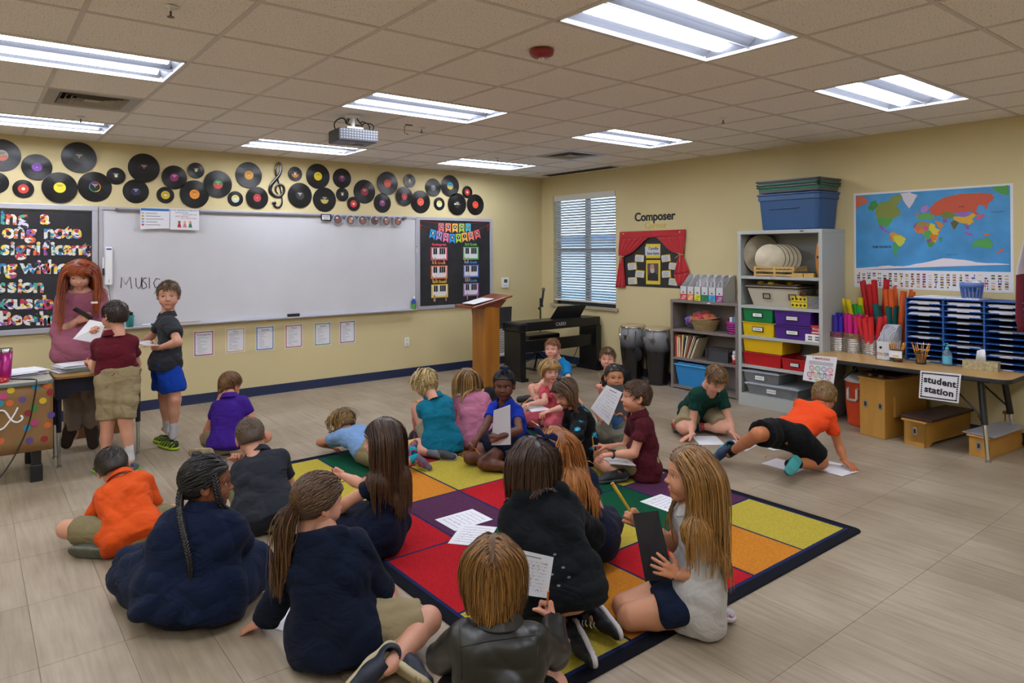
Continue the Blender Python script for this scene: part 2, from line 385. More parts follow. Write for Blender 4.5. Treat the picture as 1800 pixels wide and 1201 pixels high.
# outdoors
tag(MB((30, 7, -.3)).box(XR + .3, 60, -25, 40, -.5, -.3).build('ground', mat('pavement', '#b4bdc8', .9)), 'pale pavement outside the window', kind='structure')
t = thing('school_building', 'pale building seen through the blind', 'building', (24, 16, -.3))
MB().box(0, 6, -14, 14, 0, 2.4).build('wall', mat('far_wall', '#dfe6f0', .9), t)
MB().box(-.4, 6.4, -14.4, 14.4, 2.4, 2.7).build('roof', mat('far_roof', '#5a7699', .8), t)
# ================================================================== things on the walls
def wY(pts, Y=YB): return [tuple(onY(x, y, Y)[[0, 2]]) for x, y in pts]
def wX(pts, X=XR): return [tuple(onX(x, y, X)[[1, 2]]) for x, y in pts]
def rectY(x0, z0, x1, z1): return [(x0, z0), (x1, z0), (x1, z1), (x0, z1)]
INK = mat('ink', '#1c1c20', .7)
CM_ = {}
def cmat(h, r=.6, **k):
 if (h, r) not in CM_: CM_[(h, r)] = mat('colour_' + h.lstrip('#'), h, r, **k)
 return CM_[(h, r)]
# patchwork paper of the cut-out letters
M_patch = mat('magazine_paper', '#ffffff', .5); _n = NT(M_patch); _tc = _n.new('ShaderNodeTexCoord'); _oi = _n.new('ShaderNodeObjectInfo')
_v = _n.new('ShaderNodeTexVoronoi', i_Scale=34.); _va = _n.new('ShaderNodeVectorMath', operation='ADD'); _n.ln(_tc.outputs['Object'], _va.inputs[0]); _n.ln(_oi.outputs['Location'], _va.inputs[1]); _n.ln(_va.outputs[0], _v.inputs['Vector'])
_hs = _n.new('ShaderNodeSeparateColor'); _n.ln(_v.outputs['Color'], _hs.inputs[0])
_m1 = _n.new('ShaderNodeMath', operation='MULTIPLY_ADD'); _n.ln(_hs.outputs[0], _m1.inputs[0]); _m1.inputs[1].default_value = .45; _n.ln(_oi.outputs['Random'], _m1.inputs[2])
_m2 = _n.new('ShaderNodeMath', operation='FRACT'); _n.ln(_m1.outputs[0], _m2.inputs[0])
_n.ln(_n.ramp(_m2.outputs[0], [(0, lin('#e8e4da')), (.12, lin('#c8384a')), (.22, lin('#f0d24a')), (.32, lin('#dfe6e8')), (.42, lin('#3a86b8')), (.52, lin('#e8dcc8')), (.6, lin('#4ab09a')), (.7, lin('#2c2a36')), (.78, lin('#e0703a')), (.86, lin('#d8d4e4')), (.94, lin('#8a58b0'))], 'CONSTANT'), _n.b.inputs['Base Color'])
def outline(mb, x0, x1, z0, z1, w, y0, y1):
 for a in ((x0, x1, z0, z0+w), (x0, x1, z1-w, z1), (x0, x0+w, z0+w, z1-w), (x1-w, x1, z0+w, z1-w)): mb.box(a[0], a[1], y0, y1, a[2], a[3])
BZ0, BZ1 = .895, 2.085
# --- left bulletin board
t = thing('bulletin_board', 'black paper bulletin board with patchwork cut-out letters, far left', 'bulletin board', (-.35, YB, 1.49))
MB().box(-2.3, 1.0, YB-.012, YB-.002, BZ0+.03, BZ1-.03).build('board_panel', mat('black_board_paper', '#222226', .6, noise=(6, .35), bump=(14, .5, .01)), t, world=True)
m_ = MB(); outline(m_, -2.35, 1.045, BZ0-.02, BZ1+.03, .05, YB-.03, YB-.001); m_.build('frame', M_alu, t, world=True, bevel=.003)
_rows = [(395, [('i', 5), ('n', 20), ('g', 40), ('a', 79)]), (420, [('o', 15), ('n', 34), ('g', 54), ('n', 86), ('o', 105), ('t', 119), ('e', 134)]),
 (449, [('s', 9), ('i', 22), ('g', 36), ('n', 56), ('i', 67), ('f', 80), ('i', 93), ('c', 104), ('a', 119), ('n', 135), ('t', 149), (';', 156)]),
 (481.5, [('n', 4), ('g', 20), ('w', 51), ('i', 68), ('t', 79), ('h', 92), ('o', 111), ('u', 129)]), (515, [('s', 2), ('s', 21), ('i', 35), ('o', 48), ('n', 68), ('i', 109)]),
 (544, [('x', 2), ('c', 15), ('u', 33), ('s', 50), ('a', 69), ('b', 84)]), (572, [('B', 9), ('e', 29), ('e', 50), ('t', 65), ('h', 79), ('o', 94)])]
for by, ls in _rows:
 for ch, x in ls:
  p = onY(x, by, YB); me = text_mesh(ch, .185, .0012, 'CENTER', .0065); me.materials.clear(); me.materials.append(M_patch)
  o = link_mesh('letter', me, t); c = me.vertices
  zmin = {'g': -.045, ';': -.02}.get(ch, 0)
  zz = min(v.co.y for v in c)
  o.matrix_local = Matrix.Translation((p[0] + .35, -.0145, p[2] - 1.49 - zz + zmin)) @ Matrix.Rotation(PI/2, 4, 'X') @ Matrix.Rotation(random.uniform(-.06, .06), 4, 'Z')
# --- whiteboard
WX0, WX1 = 1.085, 4.745
t = thing('whiteboard', 'wide white dry erase board with MUSIC written at its left', 'whiteboard', ((WX0+WX1)/2, YB, 1.49))
M_wb = mat('whiteboard_steel', '#c9c9cd', .32, noise=(1.3, .05))
MB().box(WX0, WX1, YB-.012, YB-.002, BZ0, BZ1).build('board_panel', M_wb, t, world=True)
m_ = MB(); outline(m_, WX0-.03, WX1+.03, BZ0-.03, BZ1+.03, .035, YB-.024, YB-.001); m_.build('frame', M_alu, t, world=True, bevel=.002)
MB().prism([(YB-.075, .868), (YB-.001, .868), (YB-.001, .90), (YB-.075, .884)], WX0+.02, WX1-.01, 'x').build('tray', M_alu, t, world=True, bevel=.002)
MB().box(1.2, 4.58, YB-.04, YB-.02, 2.076, 2.094).box(1.2, 1.23, YB-.045, YB-.02, 2.07, 2.1).box(4.55, 4.59, YB-.045, YB-.02, 2.07, 2.1).build('map_rail', mat('rail_grey', '#7d7d84', .35, .6), t, world=True)
_st = [[(850, 1145), (855, 1070), (885, 1120), (915, 1068), (925, 1150)], [(955, 1075), (957, 1130), (975, 1150), (992, 1130), (996, 1070), (1000, 1150)],
 [(1030, 1075), (1010, 1078), (1003, 1095), (1027, 1117), (1030, 1140), (1005, 1152)], [(1050, 1072), (1050, 1150)], [(1125, 1085), (1098, 1078), (1080, 1110), (1092, 1145), (1118, 1150)]]
m_ = MB()
for s in _st: m_.tube([onY(x/4, 220 + y/4, YB-.0125) for x, y in s], .0042, 5)
m_.build('handwriting', INK, t, world=True)
# things stuck along the rail
def sheetY(name, label, cat, px, parts, group=None, Y=YB-.016, th=.0015, top=True):
 P = np.array([onY(x, y, Y) for x, y in px]); c = P.mean(0); t = thing(name, label, cat, (c[0], Y, c[2]), 0, group)
 MB().prism([(p[0], p[2]) for p in P], Y - th, Y, 'y').build('sheet', parts, t, world=True); return t, P
t, P = sheetY('rules_poster', 'white poster listing coloured numbered rules on the board top', 'poster', [(246.5, 365), (298, 366), (298, 401.5), (247, 403)], M_paper, Y=YB-.042)
x0, x1, z0, z1 = P[:, 0].min(), P[:, 0].max(), P[:, 2].min(), P[:, 2].max(); y = YB-.0437
MB().box(x0+.005, x1-.005, y-.0004, y, z1-.035, z1-.008).build('heading_band', cmat('#2f6fb0'), t, world=True)
for k, c in enumerate(('#b9a6cf', '#9dbb3c', '#d8883a', '#62aee0', '#c8453f')):
 zc = z1 - .06 - k*.03; MB().box(x0+.012, x0+.036, y-.0006, y, zc-.009, zc+.009).build('number_box', cmat(c), t, world=True)
 MB().box(x0+.05, x0+.16+.03*(k % 3), y-.0004, y, zc-.003, zc+.003).build('text_line', cmat('#77777f'), t, world=True)
t, P = sheetY('audience_poster', 'white GOOD AUDIENCE BEHAVIOR poster with three children drawn on it', 'poster', [(299, 366), (350, 368), (349.5, 405), (299, 403.5)], M_paper, Y=YB-.0405)
x0, x1, z0, z1 = P[:, 0].min(), P[:, 0].max(), P[:, 2].min(), P[:, 2].max(); xc = (x0+x1)/2; y = YB-.0422
text('heading', 'GOOD AUDIENCE BEHAVIOR', .024, INK, t, (xc, y, z1-.02), '-y', .0003)
for k, (s, c, dx) in enumerate((('LISTENING EARS', '#2f5fa0', -.03), ('WATCHING EYES', '#2f7a4a', .05), ('QUIET MOUTHS', '#b03838', -.03), ('STILL HANDS & FEET', '#b03838', .04))):
 text('heading', s, .018, cmat(c), t, (xc+dx, y, z1-.045-.02*k), '-y', .0003)
for k, (c, sk) in enumerate((('#a83030', '#8a5a3a'), ('#d07898', '#d8a888'), ('#2f7a4a', '#c89070'))):
 x = xc + (k-1)*.055; z = z0+.05
 m_ = MB(); m_.lathe([(0, 0), (.014, 0)], 12, c=(x, y-.0006, z+.035), ax='y', cap=False); m_.m = 1; m_.prism([(x-.02, z-.022), (x+.02, z-.022), (x+.01, z+.022), (x-.01, z+.022)], y-.0006, y, 'y')
 m_.build('drawn_child', [cmat(sk), cmat(c)], t, world=True)
t, P = sheetY('hand_signs_card', 'small white HAND SIGNS card with a dark border', 'card', [(564, 376), (582, 377), (581.5, 388.5), (564, 387.5)], INK, Y=YB-.045)
c = P.mean(0); MB().box(c[0]-.05, c[0]+.05, YB-.048, YB-.0466, c[2]-.028, c[2]+.028).build('card_face', M_paper, t, world=True)
text('heading', 'HAND', .03, INK, t, (c[0], YB-.0485, c[2]+.012), '-y', .0003); text('heading', 'SIGNS', .026, INK, t, (c[0], YB-.0485, c[2]-.013), '-y', .0003)
for k, (x, y) in enumerate([(593.5, 386), (616, 387), (637.5, 387.5), (658.5, 388), (679, 388.5), (699, 389)]):
 p = onY(x, y, YB-.045); w_ = ('first', 'second', 'third', 'fourth', 'fifth', 'last')[k]
 t = thing('hand_sign_disc', 'clear disc with a drawn hand, %s of six along the board rail' % w_, 'disc', p, 0, 'round hand sign discs on the rail')
 MB().lathe([(0, -.002), (.062, -.002), (.064, 0), (.064, .004), (0, .004)], 28, ax='y', cap=False).build('rim', cmat('#b9bcc4', .3), t, smooth=False)
 MB().lathe([(0, -.0028), (.056, -.0028)], 28, ax='y', cap=False).build('face', cmat('#5d545c', .5), t)
 sk = cmat(('#8a5038', '#c8906c', '#b0603c', '#6e3c2c', '#b87a54', '#a85a3a')[k]); m_ = MB()
 m_.prism([(-.018, -.035), (.018, -.035), (.024, .005), (-.022, .008)], -.0044, -.003, 'y')
 for q in range(4 if k not in (2, 5) else 1): m_.prism([(-.020+q*.012, 0), (-.010+q*.012, 0), (-.008+q*.012+q*.003, .036-.004*abs(q-1.5)), (-.018+q*.012+q*.002, .036-.004*abs(q-1.5))], -.0044, -.003, 'y')
 m_.build('drawn_hand', sk, t)
 MB().box(-.022+.03*(k % 2), .004+.03*(k % 2), -.0046, -.003, .012, .03).build('note_square', M_paper, t)
# pen display unit, power cord, cup of markers, markers, eraser, cleaner
p0, p1 = onY(183, 434, YB), onY(195, 500, YB)
t = thing('interactive_pen_dock', 'tall slim white electronic pen dock on the board left edge', 'device', (1.137, YB-.02, 1.51))
MB().box(-.034, .034, -.045, 0, -.19, .195).build('body', M_white, t, bevel=.01)
MB().box(-.022, .022, -.047, -.045, .165, .18).build('logo_strip', cmat('#4a4a9a'), t); MB().lathe([(.0, -.048), (.004, -.048), (.004, -.045)], 10, c=(0, 0, -.14), ax='y').lathe([(.0, -.048), (.004, -.048), (.004, -.045)], 10, c=(0, 0, -.155), ax='y').build('button', cmat('#55565c'), t)
MB().tube([(-.048, -.03, -.06), (-.048, -.03, .09)], .007, 8).build('stylus', M_white, t); MB().tube([(-.048, -.03, -.09), (-.048, -.03, -.02)], .0085, 8).build('stylus_grip', M_black, t)
MB().tube([(0, -.02, -.19), (.012, -.01, -.3), (.02, -.012, -.42), (.03, -.02, -.56)], .003, 6).build('cable', cmat('#55565c'), t)
t = thing('switch_plate', 'small white switch plate on the strip between the boards', 'switch', (1.045, YB-.03, 1.315))
MB().box(-.03, .03, -.008, 0, -.045, .045).build('plate', M_white, t, bevel=.003); MB().box(-.018, -.004, -.011, -.008, -.03, .03).box(.004, .018, -.011, -.008, -.03, .03).build('rocker', cmat('#d0d0d4'), t)
t = thing('pen_cup', 'turquoise lattice cup of markers on the whiteboard tray', 'cup', (1.325, YB-.045, .886))
MB().lathe([(.0, 0), (.034, 0), (.042, .115), (.045, .12), (.039, .12), (.031, .004), (0, .004)], 20, cap=False).build('cup', cmat('#3aa7a6', .45), t, smooth=True)
for k, c in enumerate(('#16171a', '#b02838', '#2a7a4a', '#2c4aa0', '#16171a')):
 a = k*1.25; MB().tube([(.012*math.cos(a), .012*math.sin(a), .01), (.024*math.cos(a), .02*math.sin(a), .15 + .01*(k % 2))], .008, 8).build('marker', cmat(c, .4), t)
t = thing('dry_erase_marker', 'black and white marker lying on the tray beside the cup', 'marker', (1.50, YB-.05, .898)); MB().tube([(-.06, 0, 0), (.02, 0, 0)], .008, 8).build('barrel', M_white, t); MB().tube([(.02, 0, 0), (.06, 0, 0)], .009, 8).build('cap', M_black, t)
t = thing('dry_erase_marker', 'black marker lying on the tray behind the grey polo boy', 'marker', (1.66, YB-.05, .898)); MB().tube([(-.06, 0, 0), (.03, 0, 0)], .008, 8).build('barrel', M_black, t); MB().tube([(.03, 0, 0), (.06, 0, 0)], .009, 8).build('cap', M_white, t)
t = thing('board_eraser', 'dark felt eraser on the middle of the whiteboard tray', 'eraser', (3.05, YB-.05, .89)); MB().box(-.07, .07, -.022, .022, .0, .018).build('felt', M_black, t, bevel=.003); MB().box(-.07, .07, -.02, .02, .018, .03).build('handle', cmat('#2a2a34'), t, bevel=.003)
t = thing('wooden_pointer', 'thin wooden strip lying on the whiteboard tray', 'pointer', (1.85, YB-.055, .896)); MB().box(-.1, .16, -.006, .006, 0, .008).build('strip', cmat('#b0935e'), t)
t = thing('board_cleaner_bottle', 'blue and green spray bottle at the right end of the tray', 'bottle', (4.69, YB-.05, .886))
MB().lathe([(.0, 0), (.028, 0), (.03, .01), (.03, .07)], 16, cap=False).build('label_green', cmat('#4a9a3c'), t, smooth=True)
MB().lathe([(.03, .07), (.03, .1), (.02, .125), (.011, .135)], 16, cap=False).build('bottle', cmat('#25449a'), t, smooth=True); MB().lathe([(.012, .135), (.012, .17), (0, .172)], 12, cap=False).build('cap', M_white, t, smooth=True)
t = thing('number_magnet', 'small white clip with number 15 on the board frame', 'clip', (4.755, YB-.026, 1.68)); MB().box(-.009, .009, -.006, 0, -.055, .055).build('clip', cmat('#cfd0d6'), t, bevel=.002); text('number', '15', .04, INK, t, (0, -.0075, .025), '-y', .0005, world=False, rot=PI/2)
# --- grand behaviour board
RX0, RX1 = 4.79, 5.995
t = thing('bulletin_board', 'black paper bulletin board with GRAND BEHAVIOR bunting and keyboards', 'bulletin board', ((RX0+RX1)/2, YB, 1.49))
MB().box(RX0, RX1, YB-.012, YB-.002, BZ0+.01, BZ1).build('board_panel', MATS['black_board_paper'], t, world=True)
m_ = MB(); outline(m_, RX0-.03, RX1+.035, BZ0-.03, BZ1+.03, .045, YB-.026, YB-.001); m_.build('frame', M_alu, t, world=True, bevel=.002)
def z3(x, y): return onY(720 + x/6.675, 370 + y/6.675, YB-.015)
Y_ = YB-.016
M_str = cmat('#a8202c')
m_ = MB()
for pts in ([(118, 118), (330, 150)], [(720, 152), (915, 132)], [(125, 170), (240, 222)], [(815, 222), (915, 175)]): m_.tube([z3(*p) for p in pts], .003, 5)
for s in (118, 910):
 for q in ((-6, 25), (15, 20), (-4, 80), (14, 70), (30, 20)): m_.tube([z3(s+5, 160), z3(s + 5 + q[0], 160 + q[1])], .004, 5)
m_.build('red_string', M_str, t, world=True)
_pen = [('G', 370, 190, '#e86a6e', 0), ('R', 452, 192, '#f0906a', 0), ('A', 532, 195, '#f4b94e', 0), ('N', 610, 195, '#a5c83f', 0), ('D', 685, 193, '#3fb8d8', 0),
 ('B', 272, 268, '#2a9fd8', -.25), ('E', 348, 287, '#a98ad0', -.15), ('H', 425, 308, '#f0709a', -.08), ('A', 498, 318, '#2a94e0', 0), ('V', 572, 315, '#a5c83f', .06), ('I', 643, 303, '#f2b24a', .12), ('O', 716, 292, '#f08a68', .18), ('R', 790, 270, '#ea6268', .28)]
for ch, x, y, c, a in _pen:
 p = z3(x, y); q = thing('x', '', '') if False else None
 m_ = MB(); w_, h_ = .045, .078
 pr = [(-w_, h_*.62), (-w_, -h_*1.05), (0, -h_*.6), (w_, -h_*1.05), (w_, h_*.62)]; ca, sa = math.cos(a), math.sin(a)
 m_.prism([(p[0] + u_*ca - v_*sa, p[2] + u_*sa + v_*ca) for u_, v_ in pr], Y_-.002, Y_, 'y'); pe = m_.build('pennant', cmat(c), t, world=True)
 m_ = MB().lathe([(0, 0), (.030, 0)], 20, c=(p[0], Y_-.0026, p[2]), ax='y', cap=False); m_.build('letter_disc', INK, t, world=True)
 text('pennant_letter', ch, .054, M_white, t, (p[0], Y_-.0032, p[2]), '-y', .0004, .001, rot=a)
_kb = [('Kindergarten', 346, 508, '#d8485c', '#e0586a'), ('1st Grade', 347, 725, '#e0703c', '#e87a4c'), ('2nd Grade', 352, 945, '#e0c03c', '#e8c83c'), ('3rd Grade', 718, 503, '#5fae5a', '#78c060'), ('4th Grade', 720, 713, '#4a62b8', '#4a9ad0'), ('5th Grade', 720, 928, '#9a62b0', '#3f9ad0')]
_np = [(0, 1, 4.6), (0, 1.3, 5.4), (.3, .7, 5.2), (0, 1.3), (.2, 1., 1.8), (1., 5.3)]
for (s, x, y, c, c2), pins in zip(_kb, _np):
 p = z3(x, y); w_, h_ = .135, .090
 MB().box(p[0]-w_, p[0]+w_, Y_-.002, Y_, p[2]-h_, p[2]+h_).build('keyboard_card', cmat(c), t, world=True)
 for k in range(7): MB().box(p[0]-w_*.86+k*w_*1.72/7+.0015, p[0]-w_*.86+(k+1)*w_*1.72/7-.0015, Y_-.004, Y_-.002, p[2]-h_*.78, p[2]+h_*.86).build('white_key', M_paper, t, world=True)
 for k in (1, 2, 4, 5, 6): xx = p[0]-w_*.86+k*w_*1.72/7; MB().box(xx-.013, xx+.013, Y_-.007, Y_-.004, p[2]-h_*.08, p[2]+h_*.84).build('black_key', M_black, t, world=True)
 text('grade_title', s, .05 if len(s) < 10 else .044, cmat(c2), t, (p[0], Y_-.001, p[2]+h_+.035), '-y', .0008, .0012)
 for k in pins:
  xx = p[0]-w_*.8+k*.04; MB().hexa([(xx-.008, Y_-.012, p[2]-h_-.05), (xx+.008, Y_-.012, p[2]-h_-.05), (xx+.008, Y_-.003, p[2]-h_-.05), (xx-.008, Y_-.003, p[2]-h_-.05)], [(xx-.004, Y_-.01, p[2]-h_+.04), (xx+.004, Y_-.01, p[2]-h_+.04), (xx+.004, Y_-.003, p[2]-h_+.04), (xx-.004, Y_-.003, p[2]-h_+.04)]).build('clothespin', cmat('#b08a6a'), t, world=True)
# --- small posters under the whiteboard
for k, (x0, y0, x1, y1, c, s) in enumerate([(340, 583, 376, 624.5, '#9c2c44', 'Kindergarten'), (396, 577, 431, 619, '#d0a238', 'First'), (449, 573.5, 482, 615.5, '#2f6a9c', 'Second'), (501, 571, 531.5, 611, '#b0433c', 'Third'), (552.5, 567.5, 581.5, 607, '#3f8048', 'Fourth'), (596.5, 563.5, 624.5, 603.5, '#6c3c66', 'Fifth')]):
 a, b = onY(x0, y0, YB), onY(x1, y1, YB); xc, zc = (a[0]+b[0])/2, (a[2]+b[2])/2; w_, h_ = .107, .139
 nm = {'#9c2c44': 'crimson', '#d0a238': 'yellow', '#2f6a9c': 'blue', '#b0433c': 'red brown', '#3f8048': 'green', '#6c3c66': 'purple'}[c]
 t = thing('rules_sheet', 'white printed sheet with a scalloped %s border under the whiteboard' % nm, 'poster', (xc, YB-.001, zc), 0, 'rules sheets under the whiteboard')
 MB().box(-w_, w_, -.002, 0, -h_, h_).build('sheet', M_paper, t)
 m_ = MB()
 for q in range(14):
  for sx in (-1, 1): m_.box(sx*(w_-.014)-.006, sx*(w_-.014)+.006, -.0028, -.002, -h_+.014+q*.0187, -h_+.014+q*.0187+.0145)
 for q in range(10):
  for sz in (-1, 1): m_.box(-w_+.014+q*.0184, -w_+.014+q*.0184+.0145, -.0028, -.002, sz*(h_-.014)-.006, sz*(h_-.014)+.006)
 m_.build('scalloped_border', cmat(c), t)
 text('heading', s, .028, INK, t, (0, -.0025, h_-.042), '-y', .0003, world=False)
 m_ = MB()
 for q in range(13):
  L = .05 + .075*random.random()
  if q % 3 == 2: L *= .6
  m_.box(-.07, -.07+L, -.0026, -.002, h_-.066-q*.0145, h_-.0635-q*.0145)
 m_.build('text_lines', cmat('#6a6a70'), t)
# --- records
M_vinyl = mat('record_vinyl', '#0e0e10', .28); _n = NT(M_vinyl); _tc = _n.new('ShaderNodeTexCoord')
_w = _n.new('ShaderNodeTexWave', wave_type='RINGS', rings_direction='Y', i_Scale=45., i_Distortion=.4); _n.ln(_tc.outputs['Object'], _w.inputs['Vector'])
_bp = _n.new('ShaderNodeBump', i_Strength=.5, i_Distance=.0008); _n.ln(_w.outputs['Fac'], _bp.inputs['Height']); _n.ln(_bp.outputs[0], _n.b.inputs['Normal']); _n.b.inputs['Anisotropic'].default_value = .6
_rec = [(3, 273, 28.5, '#b0a8a0', '#c87868', 'grey and salmon'), (65, 294, 23, '#7a4aa0', '#7a4aa0', 'violet'), (139, 277, 27, '#3c3e3c', '#4a4c4a', 'dark silver'), (-7, 321, 19, '#444448', '#444448', 'dark grey'), (41, 332, 16, '#c8382c', '#c8382c', 'red'),
 (105, 330, 27, '#d8cc28', '#d8cc28', 'yellow'), (167, 328.5, 26.5, '#18181a', '#18181a', 'black rainbow-rimmed'), (204, 309.5, 15, '#26262a', '#26262a', 'black'), (253, 295.5, 25.5, '#2c2420', '#1c1a18', 'dark brown'), (239, 336.5, 21, '#2a2a50', '#2a2a50', 'navy'),
 (306.5, 312, 21, '#8c2868', '#8c2868', 'magenta'), (344.5, 300, 14, '#222226', '#222226', 'black'), (291, 343, 14.5, '#c8b02c', '#c8b02c', 'mustard'), (342, 341.5, 24.5, '#e08a24', '#e08a24', 'orange'), (383, 324, 24, '#2f8a4c', '#c8443c', 'green and red'),
 (414, 349.5, 13.5, '#d0cc78', '#b8c0b8', 'pale yellow'), (437.5, 308, 23, '#cc9438', '#cc9438', 'tan orange'), (452, 348, 19.5, '#b83038', '#b83038', 'crimson'), (519, 306, 13, '#2c2a28', '#c07840', 'black and copper'), (559, 310, 22, '#e0c424', '#e0c424', 'bright yellow'),
 (527, 343.5, 22, '#2a2a2c', '#2a2a2c', 'charcoal'), (601.5, 313.5, 17.5, '#6c2a58', '#6c2a58', 'plum'), (570.5, 351, 21.5, '#2a2826', '#b0a050', 'black and gold'), (601.5, 342, 12, '#1c1c1e', '#1c1c1e', 'black'), (641, 337, 21, '#8c2c3c', '#8c2c3c', 'maroon'),
 (621.5, 358.5, 12.5, '#cc2c38', '#cc2c38', 'scarlet'), (681, 322.5, 20.5, '#e0604c', '#e0604c', 'salmon red'), (672.5, 357, 17, '#7c3070', '#7c3070', 'purple'), (720, 318, 12, '#4a4a4c', '#8c7c6c', 'grey'), (710.5, 345.5, 17, '#b0383c', '#b0383c', 'brick red'),
 (739.5, 355, 20, '#e0583c', '#e0583c', 'orange red'), (761.5, 330, 16, '#6c6c70', '#6c6c70', 'silver'), (791, 327, 19, '#2a94c0', '#c8b850', 'blue and yellow'), (772.5, 358.5, 11.5, '#d8d470', '#c8c8b8', 'cream yellow'), (821.5, 338, 11, '#d0342c', '#d0342c', 'red'),
 (803.5, 359, 19.5, '#1c1c20', '#1c1c20', 'black striped'), (836, 360, 18.5, '#e0482c', '#e0482c', 'vermilion')]
_names = {}
for k, (x, y, hh, c1, c2, nm) in enumerate(_rec):
 p = onY(x, y, YB-.01); d = (CM @ (p - CAM))[2]; r = hh*d/F
 small = hh < 17 and r < .098 or nm in ('black', 'mustard', 'pale yellow')
 big = r > .125
 xs = 'far left' if x < 60 else 'left of the clef' if x < 480 else 'right of the clef' if x < 700 else 'near the right board'
 row = 'upper row' if y < 330 else 'lower row'
 lab = '%s record with a %s label, %s, %s' % ('small' if r < .1 else 'large', nm, row, xs)
 if lab in _names: lab += ', smaller' 
 _names[lab] = 1
 yo = YB - .004 - .0045*(k % 3)
 t = thing('vinyl_record', lab, 'record', (p[0], yo, p[2]), 0, 'vinyl records on the wall')
 MB().lathe([(0, -.0018), (r*.34, -.0018), (r*.36, -.0024), (r*.985, -.0024), (r, -.0012), (r, .0012), (0, .0012)], 40, ax='y', cap=False).build('disc', M_vinyl, t)
 rl = r*.34 if r > .1 else r*.52
 if r <= .1: rl = r*.5
 m_ = MB(); n = 28; pts = [(rl*math.sin(2*PI*q/n), -.0030, rl*math.cos(2*PI*q/n)) for q in range(n)]
 m_.add([(0, -.0030, 0)] + pts, []);
 for q in range(n):
  m_.mi.append(0 if pts[q][2] + pts[(q+1) % n][2] > 0 or c1 == c2 else 1); m_.f.append((0, 1+(q+1) % n, 1+q))
 m_.build('label', [cmat(c1), cmat(c2)], t)
 m_ = MB(); m_.lathe([(0, -.0036), (rl*.34 if r < .1 else .004, -.0036)], 14, ax='y', cap=False).build('centre_hole', cmat('#d8cfa8' if r < .1 else '#e8e8e8'), t)
 m_ = MB()
 for q in range(3): w_ = rl*(.55-.12*q); m_.box(-w_, w_, -.0034, -.003, rl*(.52-.0)-q*rl*.14-.0012, rl*.52-q*rl*.14+.0012)
 m_.build('label_print', cmat('#d8d4c8' if sum(lin(c1)[:3]) < .5 else '#4a443c'), t)
 if 'rainbow' in nm:
  m_ = MB(); n = 24
  for q in range(n):
   a, b = 2*PI*q/n, 2*PI*(q+1)/n; m_.m = q // 4; m_.add([(rl*f*math.sin(g), -.0034, rl*f*math.cos(g)) for f, g in ((1, a), (1, b), (.88, b), (.88, a))], [(0, 1, 2, 3)])
  m_.build('rainbow_rim', [cmat(c) for c in ('#d03838', '#e08a2c', '#e0d838', '#3ca048', '#2c8ad0', '#a040b0')], t)
 if 'striped' in nm:
  m_ = MB()
  for q in range(6): m_.m = q; m_.box(-rl+q*rl/3, -rl+(q+1)*rl/3, -.0040, -.0034, -.008, .008)
  m_.build('stripe', [cmat(c) for c in ('#e8e8e8', '#e8e8e8', '#4aa04a', '#e0c838', '#d03838', '#2c6ad0')], t)
# treble clef
_cl = [(128, 548, 5), (130, 572, 8), (158, 582, 9), (182, 562, 8), (184, 520, 5), (172, 450, 5.5), (155, 390, 6), (135, 330, 8), (140, 285, 8), (166, 262, 8), (180, 292, 9), (170, 345, 11), (132, 390, 13), (102, 425, 14), (98, 468, 14), (128, 500, 11), (172, 505, 11), (200, 470, 10), (196, 428, 9), (163, 412, 8), (136, 436, 8), (140, 470, 6), (156, 484, 4)]
pts = [onY(450 + x/4, 220 + y/4, YB-.014) for x, y, w in _cl]; rr = [w/4*.0062 for _, _, w in _cl]
def smooth_path(P, R, it=2):
 for _ in range(it):
  NP, NR = [P[0]], [R[0]]
  for i in range(len(P)-1): NP += [P[i]*.75 + P[i+1]*.25, P[i]*.25 + P[i+1]*.75]; NR += [R[i]*.75 + R[i+1]*.25, R[i]*.25 + R[i+1]*.75]
  P, R = NP + [P[-1]], NR + [R[-1]]
 return P, R
P, R = smooth_path(pts, rr); m_ = MB((2.88, YB-.002, 2.44)).tube(P, R, 10).lathe([(0, -.012), (.02, -.01), (.026, 0)], 16, c=tuple(pts[0]), ax='y', cap=False)
m_.xf(0, lambda v: np.array([v[0], YB-.014 + (v[1]-YB+.014)*.4, v[2]]))
tag(m_.build('treble_clef', mat('clef_black', '#15161a', .15, coat=.5), smooth=True), 'glossy black treble clef cut-out among the records', 'wall decoration')
# outlet, thermostat, return grille
t = thing('wall_outlet', 'white electrical outlet on the wall left of the lectern', 'outlet', (4.61, YB, .452)); MB().box(-.036, .036, -.007, 0, -.058, .058).build('plate', M_white, t, bevel=.003)
for z in (-.025, .025): MB().box(-.016, .016, -.010, -.007, z-.014, z+.014).build('socket', cmat('#c8c8c8'), t, bevel=.003)
t = thing('thermostat', 'white thermostat with a small grey screen beside the corner', 'thermostat', (6.268, YB, 1.183)); MB().box(-.06, .06, -.025, 0, -.075, .075).build('body', M_white, t, bevel=.006); MB().box(-.03, .03, -.027, -.025, 0, .05).build('screen', cmat('#4c5a50', .2), t)
for x in (-.03, 0, .03): MB().box(x-.009, x+.009, -.028, -.025, -.05, -.036).build('button', cmat('#b8b8bc'), t)
t = thing('air_return_grille', 'white louvred return air grille low behind the digital piano', 'vent', (6.25, YB, .36))
m_ = MB(); outline(m_, -.45, .36, -.24, .24, .03, -.018, 0); m_.build('frame', M_white, t, bevel=.002); MB().box(-.42, .33, -.006, 0, -.21, .21).build('backing', cmat('#44423c'), t)
